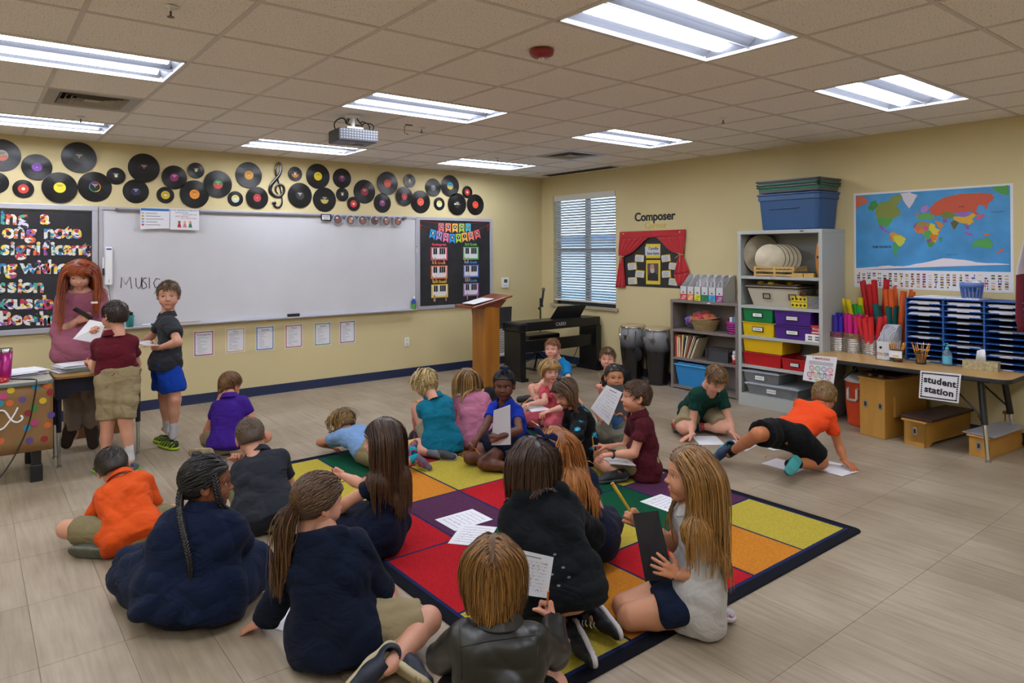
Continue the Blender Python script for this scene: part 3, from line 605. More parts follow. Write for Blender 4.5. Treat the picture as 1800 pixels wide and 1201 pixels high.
for k in range(16): MB().hexa([(-.42, -.016, -.21+k*.0262), (.33, -.016, -.21+k*.0262), (.33, -.004, -.196+k*.0262), (-.42, -.004, -.196+k*.0262)], [(-.42, -.016, -.207+k*.0262), (.33, -.016, -.207+k*.0262), (.33, -.004, -.193+k*.0262), (-.42, -.004, -.193+k*.0262)]).build('louver', cmat('#cfccc4'), t)
# --- projector
c = np.array([2.83, 5.45, 2.60]); mt = onz(634, 208, ZC)
_d = (CM @ (np.array([mt[0], mt[1], ZC]) - CAM))[2]
pc = atd(620, 241, _d-.1); yaw = math.atan2(0, 1)
t = thing('projector', 'dark grey ceiling projector hanging on a white mount with loose cables', 'projector', (pc[0], pc[1], pc[2]), -.10)
M_pj = mat('projector_grey', '#3a3c42', .4)
W2, D2, H2 = .165, .125, .055
MB().box(-W2, W2, -D2, D2, -H2, H2-.005).build('body', M_pj, t, bevel=.012)
m_ = MB()
for k in range(14):
 for q in range(4): m_.box(-W2+.02+k*.023, -W2+.034+k*.023, -D2-.002, -D2, -H2+.022+q*.021, -H2+.034+q*.021)
m_.build('grille', cmat('#7c8088', .4), t)
MB().box(-.05, .0, -.06, -.02, -H2-.003, -H2).build('label_plate', cmat('#a8a8ac'), t); MB().box(.02, .1, .02, .08, -H2-.003, -H2).build('filter_door', M_black, t)
MB().lathe([(.04, -.02), (.04, 0), (.03, 0), (.0, -.01)], 20, c=(-.09, D2+.015, .0), ax='y').build('lens', M_black, t)
dz = ZC - pc[2]; dx, dy = 0, 0
MB().box(-.07, .07, -.06, .06, H2, H2+.02).tube([(0, 0, H2+.02), (0, 0, dz)], .018, 12).lathe([(.06, dz-.015), (.06, dz)], 20).build('mount', M_white, t)
for k, (a, b) in enumerate([((-.12, .05), (-.02, .02)), ((.14, .04), (.03, -.02)), ((.15, -.02), (.05, .03)), ((.1, .08), (-.03, .03))]):
 pth, _ = smooth_path([np.array(v) for v in ((a[0], a[1], H2-.02), (a[0]*1.25, a[1], H2+.06), (a[0]*.6, a[1]*.4, H2+.11-.02*k), (b[0]*2, b[1], H2+.05), (b[0], b[1], dz-.02))], [1]*5)
 MB().tube(pth, .005, 6).build('cable', M_black, t)
p = onz(735, 222, ZC)
t = thing('ceiling_hook', 'thin bent wire hook hanging from the ceiling right of the projector', 'hook', (p[0], p[1], ZC)); MB().tube([(-.12, 0, 0), (-.14, 0, -.02), (-.14, 0, -.07), (-.1, 0, -.085)], .003, 6).tube([(-.13, 0, 0), (-.06, 0, 0)], .006, 6).build('wire', cmat('#5c5850'), t)
# --- composer corner on the right wall
def z6(x, y): return (1080 + x/8.58, 370 + y/8.58)
def pX(mb, pts, d0, d1): return mb.prism(wX(pts), XR - d1, XR - d0, 'x')
c0 = onX(1147, 455, XR)
t = thing('composer_board', 'black composer board with red curtains and a bearded man portrait', 'bulletin board', (XR, c0[1], c0[2]))
pX(MB(), [z6(80, 330), z6(1080, 290), z6(970, 1165), z6(150, 1140)], .001, .006)
by0, by1, bz0, bz1 = 5.215, 6.315, 1.175, 1.9
MB().box(XR-.006, XR-.001, by0+.03, by1-.03, bz0, bz1).build('board_panel', MATS['black_board_paper'], t, world=True)
M_red = mat('red_cloth', '#b3141f', .75, bump=(60, .3, .002), sheen=.3)
def cloth(poly_fn, nu, nv, name, amp, fr):  # poly_fn(u,v)->(y,z), waves in x
 m_ = MB(); vs = []
 for i in range(nu+1):
  for j in range(nv+1):
   u_, v_ = i/nu, j/nv; y, z = poly_fn(u_, v_); vs.append((XR - .018 - amp*(1+math.sin(fr*u_*2*PI + 2*v_)), y, z))
 m_.add(vs, [(i*(nv+1)+j, (i+1)*(nv+1)+j, (i+1)*(nv+1)+j+1, i*(nv+1)+j+1) for i in range(nu) for j in range(nv)])
 o = m_.build(name, M_red, t, smooth=True, world=True); so = o.modifiers.new('s', 'SOLIDIFY'); so.thickness = .003; return o
W6 = lambda x, y: tuple(onX(*z6(x, y), XR-.02)[[1, 2]])
def lerp2(a, b, f): return (a[0]*(1-f)+b[0]*f, a[1]*(1-f)+b[1]*f)
def quad(a, b, c, d): # a-b top edge, d-c bottom edge
 return lambda u_, v_: lerp2(lerp2(W6(*a), W6(*b), u_), lerp2(W6(*d), W6(*c), u_), v_)
cloth(quad((80, 325), (1075, 285), (1075, 385), (80, 432)), 30, 4, 'curtain_pelmet', .004, 3)
def swag(top0, top1, tie, wd):
 def f(u_, v_):
  a = lerp2(W6(*top0), W6(*top1), u_); b = lerp2(W6(tie[0]-wd, tie[1]), W6(tie[0]+wd, tie[1]), u_)
  s = v_**.8; y = a[0]*(1-s)+b[0]*s; z = a[1]*(1-v_)+b[1]*v_ - .035*math.sin(PI*v_)*(1 if u_ > .5 else .0)*0
  return (y, z - .05*math.sin(PI*v_)*abs(u_-(0 if top0[0] < 500 else 1)))
 return f
cloth(swag((80, 428), (510, 415), (110, 690), 42), 26, 10, 'curtain_swag', .007, 5)
cloth(swag((640, 405), (1080, 380), (1010, 655), 42), 26, 10, 'curtain_swag', .007, 5)
cloth(quad((95, 690), (135, 690), (165, 1165), (25, 1160)), 18, 8, 'curtain_tail', .008, 2.5)
cloth(quad((985, 655), (1030, 655), (1135, 930), (905, 970)), 18, 8, 'curtain_tail', .008, 2.5)
cloth(quad((905, 970), (1135, 930), (1040, 1150), (960, 1130)), 18, 4, 'curtain_tail', .008, 2.5)
for x, y in ((108, 690), (1000, 658)):
 a = onX(*z6(x, y), XR-.04); MB().tube([a + (0, .05, .01), a + (-.012, 0, 0), a + (0, -.045, -.01)], .004, 6).tube([a+(-.012, 0, 0), a + (-.014, .01, -.1)], .003, 6).tube([a+(-.012, 0, 0), a + (-.014, .075 if x > 500 else -.01, -.05)], .003, 6).build('gold_cord', cmat('#c8b070'), t, world=True)
for x, y in ((140, 352), (988, 325)): a = onX(*z6(x, y), XR-.03); MB().lathe([(0, -.012), (.007, -.01), (.007, 0)], 10, c=a, ax='x', cap=False).build('push_pin', M_white, t, world=True)
M_yel = cmat('#dcc02c'); M_note = cmat('#cfcfd4')
def card(name, q, m, d0, d1): return pX(MB(), [z6(*p) for p in q], d0, d1).build(name, m, t, world=True)
card('title_backing', [(480, 505), (698, 505), (698, 720), (484, 720)], M_yel, .006, .008)
card('title_card', [(470, 545), (698, 550), (695, 682), (472, 678)], M_note, .009, .011)
a = onX(*z6(588, 575), XR-.012); text('title', 'Camille', .052, INK, t, a, '-x', .0004, .001); a = onX(*z6(585, 650), XR-.012); text('title', 'Saint-Saëns', .044, INK, t, a, '-x', .0004, .001)
card('portrait_backing', [(484, 750), (698, 750), (697, 1118), (484, 1112)], M_yel, .006, .008)
card('portrait', [(505, 800), (670, 800), (668, 1064), (507, 1058)], cmat('#57484a'), .009, .0105)
card('portrait_coat', [(507, 1058), (510, 985), (548, 940), (600, 935), (640, 950), (668, 985), (668, 1064)], cmat('#22222a'), .0108, .0115)
card('portrait_head', [(545, 880), (548, 830), (570, 808), (600, 812), (612, 850), (608, 890)], cmat('#b88470'), .0108, .0118)
card('portrait_beard', [(548, 880), (610, 880), (612, 915), (600, 942), (575, 948), (555, 930)], cmat('#b8b0a4'), .0112, .0124)
for x, y, r in ((385, 722, .06), (275, 842, -.1), (390, 958, .1), (280, 1062, -.06), (785, 722, -.13), (895, 842, .08), (790, 960, -.06), (895, 1078, .12)):
 ww, hh = 62, 46; ca, sa = math.cos(r), math.sin(r); rot = lambda u_, v_: (x + u_*ca - v_*sa, y + u_*sa + v_*ca)
 card('note_backing', [rot(-ww, -hh-8), rot(ww+4, -hh-8), rot(ww+4, hh+8), rot(-ww, hh+8)], M_yel, .006, .008)
 card('note_card', [rot(-ww-4, -hh+6), rot(ww-4, -hh+6), rot(ww-4, hh), rot(-ww-4, hh)], M_note, .0085, .0105)
 m_ = MB()
 for q in range(4): pX(m_, [z6(*rot(-ww+8, -hh+20+q*18)), z6(*rot(ww-22-10*(q % 2), -hh+20+q*18)), z6(*rot(ww-22-10*(q % 2), -hh+25+q*18)), z6(*rot(-ww+8, -hh+25+q*18))], .0108, .0112)
 m_.build('text_lines', cmat('#77777c'), t, world=True)
a = onX(1150, 381, XR-.002); o = thing('composer_lettering', 'black cut-out letters spelling Composer above the red curtains', 'lettering', a)
text('lettering', 'Composer', .155, INK, o, a, '-x', .002, .004, spacing=.97)
a = onX(1152, 396.5, XR-.002); o = thing('corner_lettering', 'gold cut-out letters spelling Corner under the black lettering', 'lettering', a)
text('lettering', 'Corner', .115, mat('gold_letter', '#c9b468', .35, .5), o, a, '-x', .002, .003, spacing=1.05)
# --- world map
my0, my1, mz1, mz0 = 1.893, 3.205, 2.2, 1.27
t = thing('world_map', 'large blue world map with flags of nations along its bottom', 'map', (XR, (my0+my1)/2, (mz0+mz1)/2))
def mp(u_, v_):  # u 0..1 left-right (image), v 0..1 top-bottom of the blue area
 return (my1 - .02 - u_*(my1-my0-.04), mz1 - .018 - v_*(.735))
MB().box(XR-.003, XR-.001, my0, my1, mz0, mz1).build('sheet', M_paper, t, world=True, bevel=0)
M_sea = mat('map_sea', '#3d8fc9', .35, noise=(5, .16))
MB().prism([mp(0, 0), mp(1, 0), mp(1, 1), mp(0, 1)], XR-.0038, XR-.003, 'x').build('ocean', M_sea, t, world=True)
M_land = mat('map_land', '#c09048', .4); _n = NT(M_land); _tc = _n.new('ShaderNodeTexCoord')
_nz = _n.new('ShaderNodeTexNoise', i_Scale=14., i_Detail=3.); _n.ln(_tc.outputs['Object'], _nz.inputs['Vector']); _va = _n.new('ShaderNodeMixRGB'); _va.inputs[0].default_value = .06; _n.ln(_tc.outputs['Object'], _va.inputs[1]); _n.ln(_nz.outputs['Color'], _va.inputs[2])
_v = _n.new('ShaderNodeTexVoronoi', i_Scale=17.); _n.ln(_va.outputs[0], _v.inputs['Vector']); _hs = _n.new('ShaderNodeSeparateColor'); _n.ln(_v.outputs['Color'], _hs.inputs[0])
_n.ln(_n.ramp(_hs.outputs[0], [(0, lin('#c8782c')), (.2, lin('#d0b830')), (.4, lin('#4c8c3c')), (.55, lin('#7c4c94')), (.7, lin('#c06050')), (.85, lin('#8c8c34'))], 'CONSTANT'), _n.b.inputs['Base Color'])
def tr(pts): return [((x-1505)/273 , (y - (341 - (x-1505)*17/275)) / ((484+ (x-1505)*16/275) - (341 - (x-1505)*17/275))) for x, y in pts]
def zr(pts): return tr([(1400 + x/2.225, 300 + y/2.225) for x, y in pts])
_lands = [('#7f8c3e', [(330, 130), (345, 122), (375, 118), (400, 95), (445, 84), (448, 95), (425, 115), (412, 140), (430, 160), (428, 180), (400, 190), (380, 192), (330, 190), (322, 165)]),
 ('#3f8c44', [(288, 150), (300, 120), (325, 112), (335, 135), (322, 150), (310, 160)]), ('#4f9a48', [(330, 190), (400, 190), (395, 205), (382, 222), (370, 232), (360, 224), (345, 222), (333, 212)]),
 ('#8a5aa4', [(333, 215), (352, 224), (362, 240), (380, 250), (388, 262), (375, 255), (352, 244), (338, 226)]), ('#c86a4a', [(234, 96), (262, 94), (290, 112), (280, 130), (258, 132), (240, 150), (234, 150)]),
 ('#c8953c', [(385, 256), (400, 252), (420, 262), (440, 272), (453, 282), (440, 292), (420, 290), (400, 296), (388, 280)]), ('#c9c53c', [(400, 268), (430, 268), (452, 284), (442, 305), (425, 316), (412, 305), (404, 290)]),
 ('#3f9a54', [(398, 300), (415, 305), (424, 320), (410, 345), (416, 362), (408, 364), (400, 340)]), ('#b9722c', [(381, 262), (392, 276), (398, 296), (392, 290), (384, 276)]),
 ('#c4553a', [(548, 150), (575, 120), (590, 112), (612, 100), (640, 92), (680, 88), (740, 84), (780, 92), (785, 110), (768, 130), (758, 160), (748, 140), (730, 142), (722, 168), (735, 185), (720, 182), (700, 168), (670, 176), (640, 172), (600, 182), (575, 186), (552, 176)]),
 ('#6c7c34', [(588, 178), (612, 166), (640, 172), (650, 188), (632, 196), (600, 196)]), ('#8f66b0', [(655, 172), (690, 168), (702, 180), (682, 190), (660, 188)]), ('#d2a52c', [(640, 190), (660, 188), (684, 192), (704, 180), (712, 176), (726, 186), (708, 200), (716, 215), (700, 228), (682, 224), (660, 214), (642, 206)]),
 ('#5c5a30', [(628, 212), (645, 206), (662, 218), (652, 232), (644, 250), (636, 238)]), ('#8c4ca0', [(596, 200), (612, 198), (618, 212), (604, 216)]), ('#c87a30', [(568, 206), (590, 212), (604, 228), (590, 244), (578, 230)]),
 ('#c0b034', [(484, 226), (496, 212), (520, 208), (545, 214), (566, 222), (572, 240), (592, 250), (582, 268), (572, 300), (556, 322), (544, 322), (536, 300), (530, 272), (520, 262), (496, 258), (486, 244)]),
 ('#4ca04c', [(524, 250), (545, 246), (560, 262), (552, 284), (536, 290), (528, 268)]), ('#c8489a', [(520, 232), (534, 228), (540, 244), (526, 248)]), ('#d0702c', [(548, 268), (580, 268), (574, 292), (556, 296)]), ('#3c8c54', [(586, 282), (596, 276), (594, 300), (586, 304)]),
 ('#a07cc0', [(512, 160), (522, 140), (538, 134), (548, 148), (536, 165), (520, 172)]), ('#5c9c48', [(500, 185), (512, 176), (540, 170), (560, 182), (568, 196), (548, 200), (520, 196), (502, 200)]), ('#c05a48', [(494, 172), (503, 168), (504, 182), (496, 184)]),
 ('#4c9c4c', [(708, 312), (728, 294), (742, 290), (748, 296), (760, 284), (780, 310), (778, 330), (764, 338), (744, 330), (726, 326), (710, 328)]), ('#a05aa8', [(676, 254), (690, 262), (712, 270), (706, 278), (684, 270)]), ('#c8702c', [(745, 262), (772, 272), (768, 280), (750, 272)]),
 ('#8c4caa', [(680, 226), (694, 230), (698, 246), (688, 248)]), ('#d06030', [(792, 358), (806, 345), (820, 334), (816, 346), (800, 362)]), ('#4c9c44', [(780, 60), (834, 52), (836, 100), (812, 92), (790, 78)]), ('#d0ccd4', [(430, 84), (470, 78), (500, 92), (486, 118), (466, 150), (452, 130), (440, 104)]),
 ('#c85a7a', [(722, 200), (738, 184), (752, 178), (748, 196), (732, 206)]), ('#e0d8e0', [(234, 404), (300, 402), (380, 398), (440, 404), (520, 392), (600, 374), (680, 384), (720, 396), (832, 408), (838, 411), (234, 411)])]
for k, (c, pts) in enumerate(_lands):
 q = [mp(*p) for p in zr(pts)]; q = [(max(my0+.021, min(my1-.021, a)), b) for a, b in q]
 j = []
 for i in range(len(q)):
  a, b = np.array(q[i]), np.array(q[(i+1) % len(q)]); j.append(tuple(a))
  for f in (.33, .66): j.append(tuple(a*(1-f)+b*f + RNG.normal(0, .0022, 2)))
 MB().prism(j, XR-.0046-.0001*k, XR-.0038, 'x').build('country' if k != 9 else 'country', M_land if c == '#c0b034' else cmat(c), t, world=True)
for s, u_, v_, z in (('THE WORLD', .19, .70, .030), ('PACIFIC OCEAN', .93, .30, .013), ('INDIAN OCEAN', .66, .80, .012), ('RUSSIA', .72, .22, .016), ('CHINA', .74, .43, .012)):
 a = mp(u_, v_); text('map_lettering', s, z, INK, t, (XR-.0085, a[0], a[1]), '-x', .0002, .0004 if z > .02 else 0)
m_ = MB(); fc = ['#b02838', '#2a4a9c', '#e0c838', '#2f7a3c', '#e8e8e8', '#26262a', '#d06828']
for r_ in range(6):
 for k in range(26):
  if (r_ + k) % 17 == 5: continue
  y = my1 - .03 - k*.0488; z = mz0 + .148 - r_*.0225; y -= .0
  cs = [int(RNG.integers(7)) for _ in range(3)]
  for q in range(3):
   m_.m = cs[q]
   if k % 2: m_.box(XR-.0042, XR-.003, y-.026, y, z-.015+q*.005, z-.010+q*.005)
   else: m_.box(XR-.0042, XR-.003, y-.026+q*.0087, y-.026+(q+1)*.0087, z-.015, z)
o = m_.build('flag_rows', [cmat(c) for c in fc], t, world=True); o['kind'] = 'stuff'
# --- flag at the right edge
t = thing('flag_on_pole', 'red and white striped flag hanging at the right photo edge', 'flag', (6.62, 1.72, 0))
MB().lathe([(0, 0), (.14, 0), (.14, .015), (.03, .04), (.02, .08), (0, .08)], 24, c=(6.62, 1.55, 0), cap=False).build('base', mat('brass', '#a8863c', .3, .9), t, world=True, smooth=True)
MB().tube([(6.62, 1.55, .05), (6.62, 1.55, 2.35)], .013, 10).lathe([(0, 2.35), (.03, 2.39), (0, 2.46)], 10, c=(6.62, 1.55, 0), cap=False).build('pole', cmat('#8a6a3a'), t, world=True)
m_ = MB(); n = 36; vs = []; hz = 26
for i in range(n+1):
 for j in range(hz+1):
  u_, v_ = i/n, j/hz; z = 2.3 - v_*1.22; wdt = .10 + .17*min(1, v_*1.6)
  y = 1.50 + u_*wdt*(1 if v_ < .95 else .95) ; x = 6.62 - .035*math.sin(u_*6.5*PI)*(.5+.5*v_) - .02*math.sin(v_*4+u_*3)
  vs.append((x, y, z - .1*u_*(v_)))
m_.v = vs
for i in range(n):
 for j in range(hz):
  m_.f.append((i*(hz+1)+j, (i+1)*(hz+1)+j, (i+1)*(hz+1)+j+1, i*(hz+1)+j+1)); m_.mi.append(0 if (i // 6 + (1 if j > 16 else 0)) % 2 == 0 else 1)
o = m_.build('cloth', [cmat('#6e1a28', .8), cmat('#c8c4cc', .8)], t, smooth=True, world=True); so = o.modifiers.new('s', 'SOLIDIFY'); so.thickness = .003
# ================================================================== rug
M_rugs = {c: mat('rug_' + n, c, .95, noise=(160, .25), bump=(420, .6, .003), spec=.08) for n, c in (('red', '#a81c24'), ('yellow', '#aa9a3a'), ('orange', '#ba7626'), ('green', '#124a32'), ('purple', '#4f2c48'), ('navy', '#20284e'), ('border', '#17181f'))}
R_, Y_c, O_, G_, P_ = '#a81c24', '#aa9a3a', '#ba7626', '#124a32', '#4f2c48'
t = thing('area_rug', 'large rug of red, yellow, orange, green and purple squares with a dark border', 'rug', (2.9, 3.53, 0))
rx = [1.75, 2.2, 2.66, 3.125, 3.6, 4.07]; ry = [1.925, 2.55, 3.215, 3.86, 4.52, 5.15]
m_ = MB(); cr = .05; x0, x1, y0, y1 = 1.675, 4.14, 1.85, 5.225
pl = []
for cx_, cy_, a0 in ((x1-cr, y0+cr, -90), (x1-cr, y1-cr, 0), (x0+cr, y1-cr, 90), (x0+cr, y0+cr, 180)):
 for k in range(5): a = math.radians(a0 + 22.5*k); pl.append((cx_ + cr*math.cos(a), cy_ + cr*math.sin(a)))
m_.prism(pl, .0005, .008).build('rug_base', M_rugs['#17181f'], t, world=True, bevel=.003)
MB().box(rx[0]-.012, rx[5]+.012, ry[0]-.012, ry[5]+.012, .008, .0088).build('navy_ground', M_rugs['#20284e'], t, world=True)
_rc = [[Y_c, O_, R_, O_, Y_c], [R_, G_, Y_c, G_, P_], [R_, P_, R_, G_, Y_c], [Y_c, O_, Y_c, O_, R_], [Y_c, G_, R_, O_, G_]]
for j in range(5):
 for i in range(5): MB().box(rx[i]+.008, rx[i+1]-.008, ry[j]+.008, ry[j+1]-.008, .0085, .0095).build('carpet_square', M_rugs[_rc[j][i]], t, world=True)
# ================================================================== tall metal shelf
M_shelf = mat('shelf_grey', '#a9aca8', .45); M_book = mat('taupe_metal', '#7c726c', .5)
sx, sy0, sy1, sz = 6.53, 3.29, 4.20, 1.845
t = thing('tall_shelf', 'tall light grey metal shelf full of coloured bins and drums', 'shelf', (sx, 3.745, 0))
XB = XR - .012
MB().box(sx, XB, sy0, sy0+.02, 0, sz).build('side_panel', M_shelf, t, world=True, bevel=.003); MB().box(sx, XB, sy1-.02, sy1, 0, sz).build('side_panel', M_shelf, t, world=True, bevel=.003)
MB().box(sx-.002, sx+.01, sy0-.0015, sy0+.035, .002, sz-.002).box(sx-.002, sx+.01, sy1-.035, sy1+.0015, .002, sz-.002).build('front_flange', M_shelf, t, world=True, bevel=.002)
MB().box(XB-.01, XB-.001, sy0+.003, sy1-.003, .003, sz-.003).build('back_panel', M_shelf, t, world=True)
MB().box(sx-.004, XB, sy0-.003, sy1+.003, sz-.035, sz+.002).build('top_panel', M_shelf, t, world=True, bevel=.002); MB().box(sx-.003, sx+.01, sy0+.001, sy1-.001, .001, .13).build('kick_plate', M_shelf, t, world=True)
SZ = [.13, .433, .742, 1.062, 1.371]
for z in SZ: MB().box(sx+.003, XB-.01, sy0+.02, sy1-.02, z-.03, z).build('shelf', M_shelf, t, world=True, bevel=.002)
MB().box(sx-.006, sx-.004, 3.47, 3.51, sz-.02, sz-.01).build('badge', INK, t, world=True)
# short bookcase
bx, by0_, by1_, bz = 6.695, 4.312, 5.215, 1.055
t = thing('bookcase', 'short taupe metal bookcase left of the tall shelf', 'bookcase', (bx, 4.76, 0))
MB().box(bx, XB, by0_, by0_+.02, 0, bz).build('side_panel', M_book, t, world=True, bevel=.002); MB().box(bx, XB, by1_-.02, by1_, 0, bz).build('side_panel', M_book, t, world=True, bevel=.002)
MB().box(bx-.002, bx+.01, by0_-.0015, by0_+.032, .002, bz-.002).box(bx-.002, bx+.01, by1_-.032, by1_+.0015, .002, bz-.002).build('front_flange', M_book, t, world=True)
MB().box(XB-.01, XB-.001, by0_+.003, by1_-.003, .003, bz-.003).build('back_panel', M_book, t, world=True); MB().box(bx-.004, XB, by0_-.003, by1_+.003, bz-.03, bz+.002).build('top_panel', M_book, t, world=True, bevel=.002)
for z in (.043, .376, .709): MB().box(bx+.002, XB-.01, by0_+.02, by1_-.02, z-.03, z).build('shelf', M_book, t, world=True, bevel=.002)
MB().box(bx-.006, bx-.004, 4.66, 4.7, bz-.02, bz-.01).build('badge', M_white, t, world=True)
# magazine files
_mc = [('red', '#d03a34'), ('orange', '#e0742c'), ('yellow', '#dcd82c'), ('green', '#1f8a5c'), ('sky blue', '#4aa8d8'), ('purple', '#9c2c7c')]
M_file = mat('file_card', '#c9c9cc', .6)
def mag_file(t, w, d, h, hf, m, papers=0):  # local: front at -x, width along y
 m_ = MB(); th = .004; prof = [(0, 0), (d, 0), (d, h), (d-.05, h)] + [(d-.05-(d-.05-.0)*s, h - (h-hf)*(s*s*(3-2*s))) for s in (.2, .4, .6, .8, 1.)]
 for y in (-w/2, w/2-th): m_.prism([(x, z) for x, z in prof], y, y+th, 'y')
 m_.box(0, th, -w/2, w/2, 0, hf).box(d-th, d, -w/2, w/2, 0, h).box(0, d, -w/2, w/2, 0, th); m_.build('file_box', m, t)
 for k in range(papers):
  y = -w/2+.012+k*(w-.02)/max(1, papers); a = .02*((k*7) % 3-1)
  MB().hexa([(.02, y, .006), (d-.02, y, .006), (d-.02, y+.004, .006), (.02, y+.004, .006)], [(.05+a, y+.01, h*.78+a), (d-.012, y+.01, h*.93), (d-.012, y+.014, h*.93), (.05+a, y+.014, h*.78+a)]).build('paper_sheaf', M_paper, t)
for k, (nm, c) in enumerate(_mc):
 y = 5.06 - k*.098; t = thing('magazine_file', 'white magazine file with a %s label on the short bookcase' % nm, 'file box', (6.735, y, bz), 0, 'magazine files on the bookcase')
 mag_file(t, .094, .25, .30, .165, M_file, 0 if k < 2 else 4)
 MB().box(-.0015, 0, -.044, .044, .005, .075).build('label', cmat(c), t); MB().lathe([(0, -.002), (.009, -.002), (.009, 0)], 12, c=(0, 0, .095), ax='x').build('finger_hole', M_black, t)
 MB().box(-.0022, -.0015, -.035, .01, .05, .056).box(-.0022, -.0015, -.035, .02, .035, .04).box(-.0022, -.0015, -.02, .03, .015, .022).build('label_print', cmat('#e8e8ea' if k in (0, 1, 5) else '#2a3a4a'), t)
# bins
def bin_(name, label, x, y, z, w, d, h, col, lab=None, group=None, m=None, lid=None, tw=.012):
 t = thing(name, label, 'bin', (x, y, z), 0, group); M = m or cmat(col, .35)
 MB().tub(0, 0, 0, h-.006, d, w, tw).build('tub', M, t, bevel=.004)
 if lab: # label plate on the front (-x)
  MB().box(-d/2-.004, -d/2+.012, -w*.17, w*.17, h*.34, h*.68).build('label_frame', M_black, t); MB().box(-d/2-.0048, -d/2-.004, -w*.15, w*.15, h*.39, h*.63).build('label', M_white, t)
  text('label_text', lab, h*.13, INK, t, (-d/2-.0053, 0, h*.5), '-x', .0002, world=False)
 if lid: MB().box(-d/2-.014, d/2+.014, -w/2-.014, w/2+.014, h, h+.012).box(-d/2+.02, d/2-.02, -w/2+.02, w/2-.02, h+.012, h+.018).build('lid', lid, t, bevel=.004)
 return t
def by(px, X): return onX(px, 560, X)[1]
bx_ = sx + .02
def bpx(nm, label, xl, xr, z, h, d, col, lab=None, group=None, m=None, lid=None, xo=.02, tw=.012):
 a, b = by(xl, sx+xo), by(xr, sx+xo); return bin_(nm, label, sx+xo+d/2, (a+b)/2, z, a-b, d, h, col, lab, group, m, lid, tw)
bpx('storage_bin', 'green plastic bin resting on a yellow bin in the tall shelf', 1306, 1358, SZ[2]+.148, .145, .36, '#0f7a44', 'BELLS', 'coloured bins in the tall shelf')
bpx('storage_bin', 'yellow plastic bin directly under the green bin', 1305, 1360, SZ[2], .145, .36, '#d8b818', 'SHAKERS', 'coloured bins in the tall shelf')
bpx('storage_bin', 'purple plastic bin, upper of the two purple ones', 1360.5, 1425, SZ[2]+.143, .14, .38, '#4a2480', 'RHYTHM STICKS', 'coloured bins in the tall shelf')
bpx('storage_bin', 'purple plastic bin, lower of the two purple ones', 1361, 1425, SZ[2], .14, .38, '#4a2480', 'BLOCKS', 'coloured bins in the tall shelf')
bpx('storage_bin', 'yellow plastic bin on top of a red bin, without a label', 1306, 1375, SZ[1]+.138, .135, .38, '#d8b010', None, 'coloured bins in the tall shelf')
bpx('storage_bin', 'long red plastic bin under the unlabelled yellow bin', 1306, 1372, SZ[1], .135, .38, '#b3161e', None, 'coloured bins in the tall shelf')
bpx('storage_bin', 'short red plastic bin with a white label beside the long red one', 1373, 1420, SZ[1], .115, .3, '#b3161e', 'DRUM KEYS', 'coloured bins in the tall shelf')
M_clear = mat('clear_plastic', '#c9ced2', .15, trans=.75, alpha=1.); M_clid = mat('clear_lid', '#c4ccd4', .3, trans=.35)
b1 = bpx('clear_box', 'clear lidded box of beads on top of another clear box', 1305, 1368, SZ[0]+.125, .105, .36, '', None, 'clear boxes on the bottom shelf', M_clear, M_clid, tw=.02)
b2 = bpx('clear_box', 'clear lidded box of dark items on the bottom shelf', 1311, 1402, SZ[0], .105, .38, '', None, 'clear boxes on the bottom shelf', M_clear, M_clid, tw=.02)
for b, w in ((b1, .30), (b2, .5)):
 MB().box(-.195, -.19, -.05, .05, .035, .075).build('label', M_white, b); text('label_text', 'SHAKERS' if b is b1 else 'TRIANGLES', .018, INK, b, (-.1957, 0, .055), '-x', .0002, world=False)
m_ = MB()
for k in range(140): x, y, z = RNG.uniform(-.14, .14), RNG.uniform(-.15, .12), RNG.uniform(.012, .07); m_.lathe([(0, -.008), (.008, 0), (0, .008)], 5, c=(x, y, z), cap=False); m_.m = k % 2; 
m_.mi = [(i // 10) % 2 for i in range(len(m_.f))]; o = m_.build('beads', [cmat('#7a5a40'), cmat('#c8b8a0')], b1); o['kind'] = 'stuff'
MB().box(-.15, .15, -.2, .2, .01, .06).build('dark_contents', cmat('#3c4048'), b2, bevel=.01)
t = thing('small_box', 'small red and white box stacked on a white carton in the tall shelf', 'box', (sx+.08, 3.37, SZ[2]+.075)); MB().box(-.05, .1, -.055, .055, 0, .085).build('box', cmat('#b8222a'), t, bevel=.002); text('box_text', 'Fluty', .035, M_white, t, (-.0515, 0, .05), '-x', .0003, world=False); MB().box(-.052, -.05, -.04, .04, .012, .022).build('print', M_white, t)
t = thing('carton', 'white carton under the small red box', 'box', (sx+.08, 3.395, SZ[2])); MB().box(-.06, .12, -.08, .08, 0, .072).build('box', M_white, t, bevel=.002)
for q in (-.04, .03): MB().box(-.062, -.06, q-.02, q+.02, .015, .03).box(-.062, -.06, q-.02, q+.02, .04, .055).build('print', cmat('#6a6a70'), t)
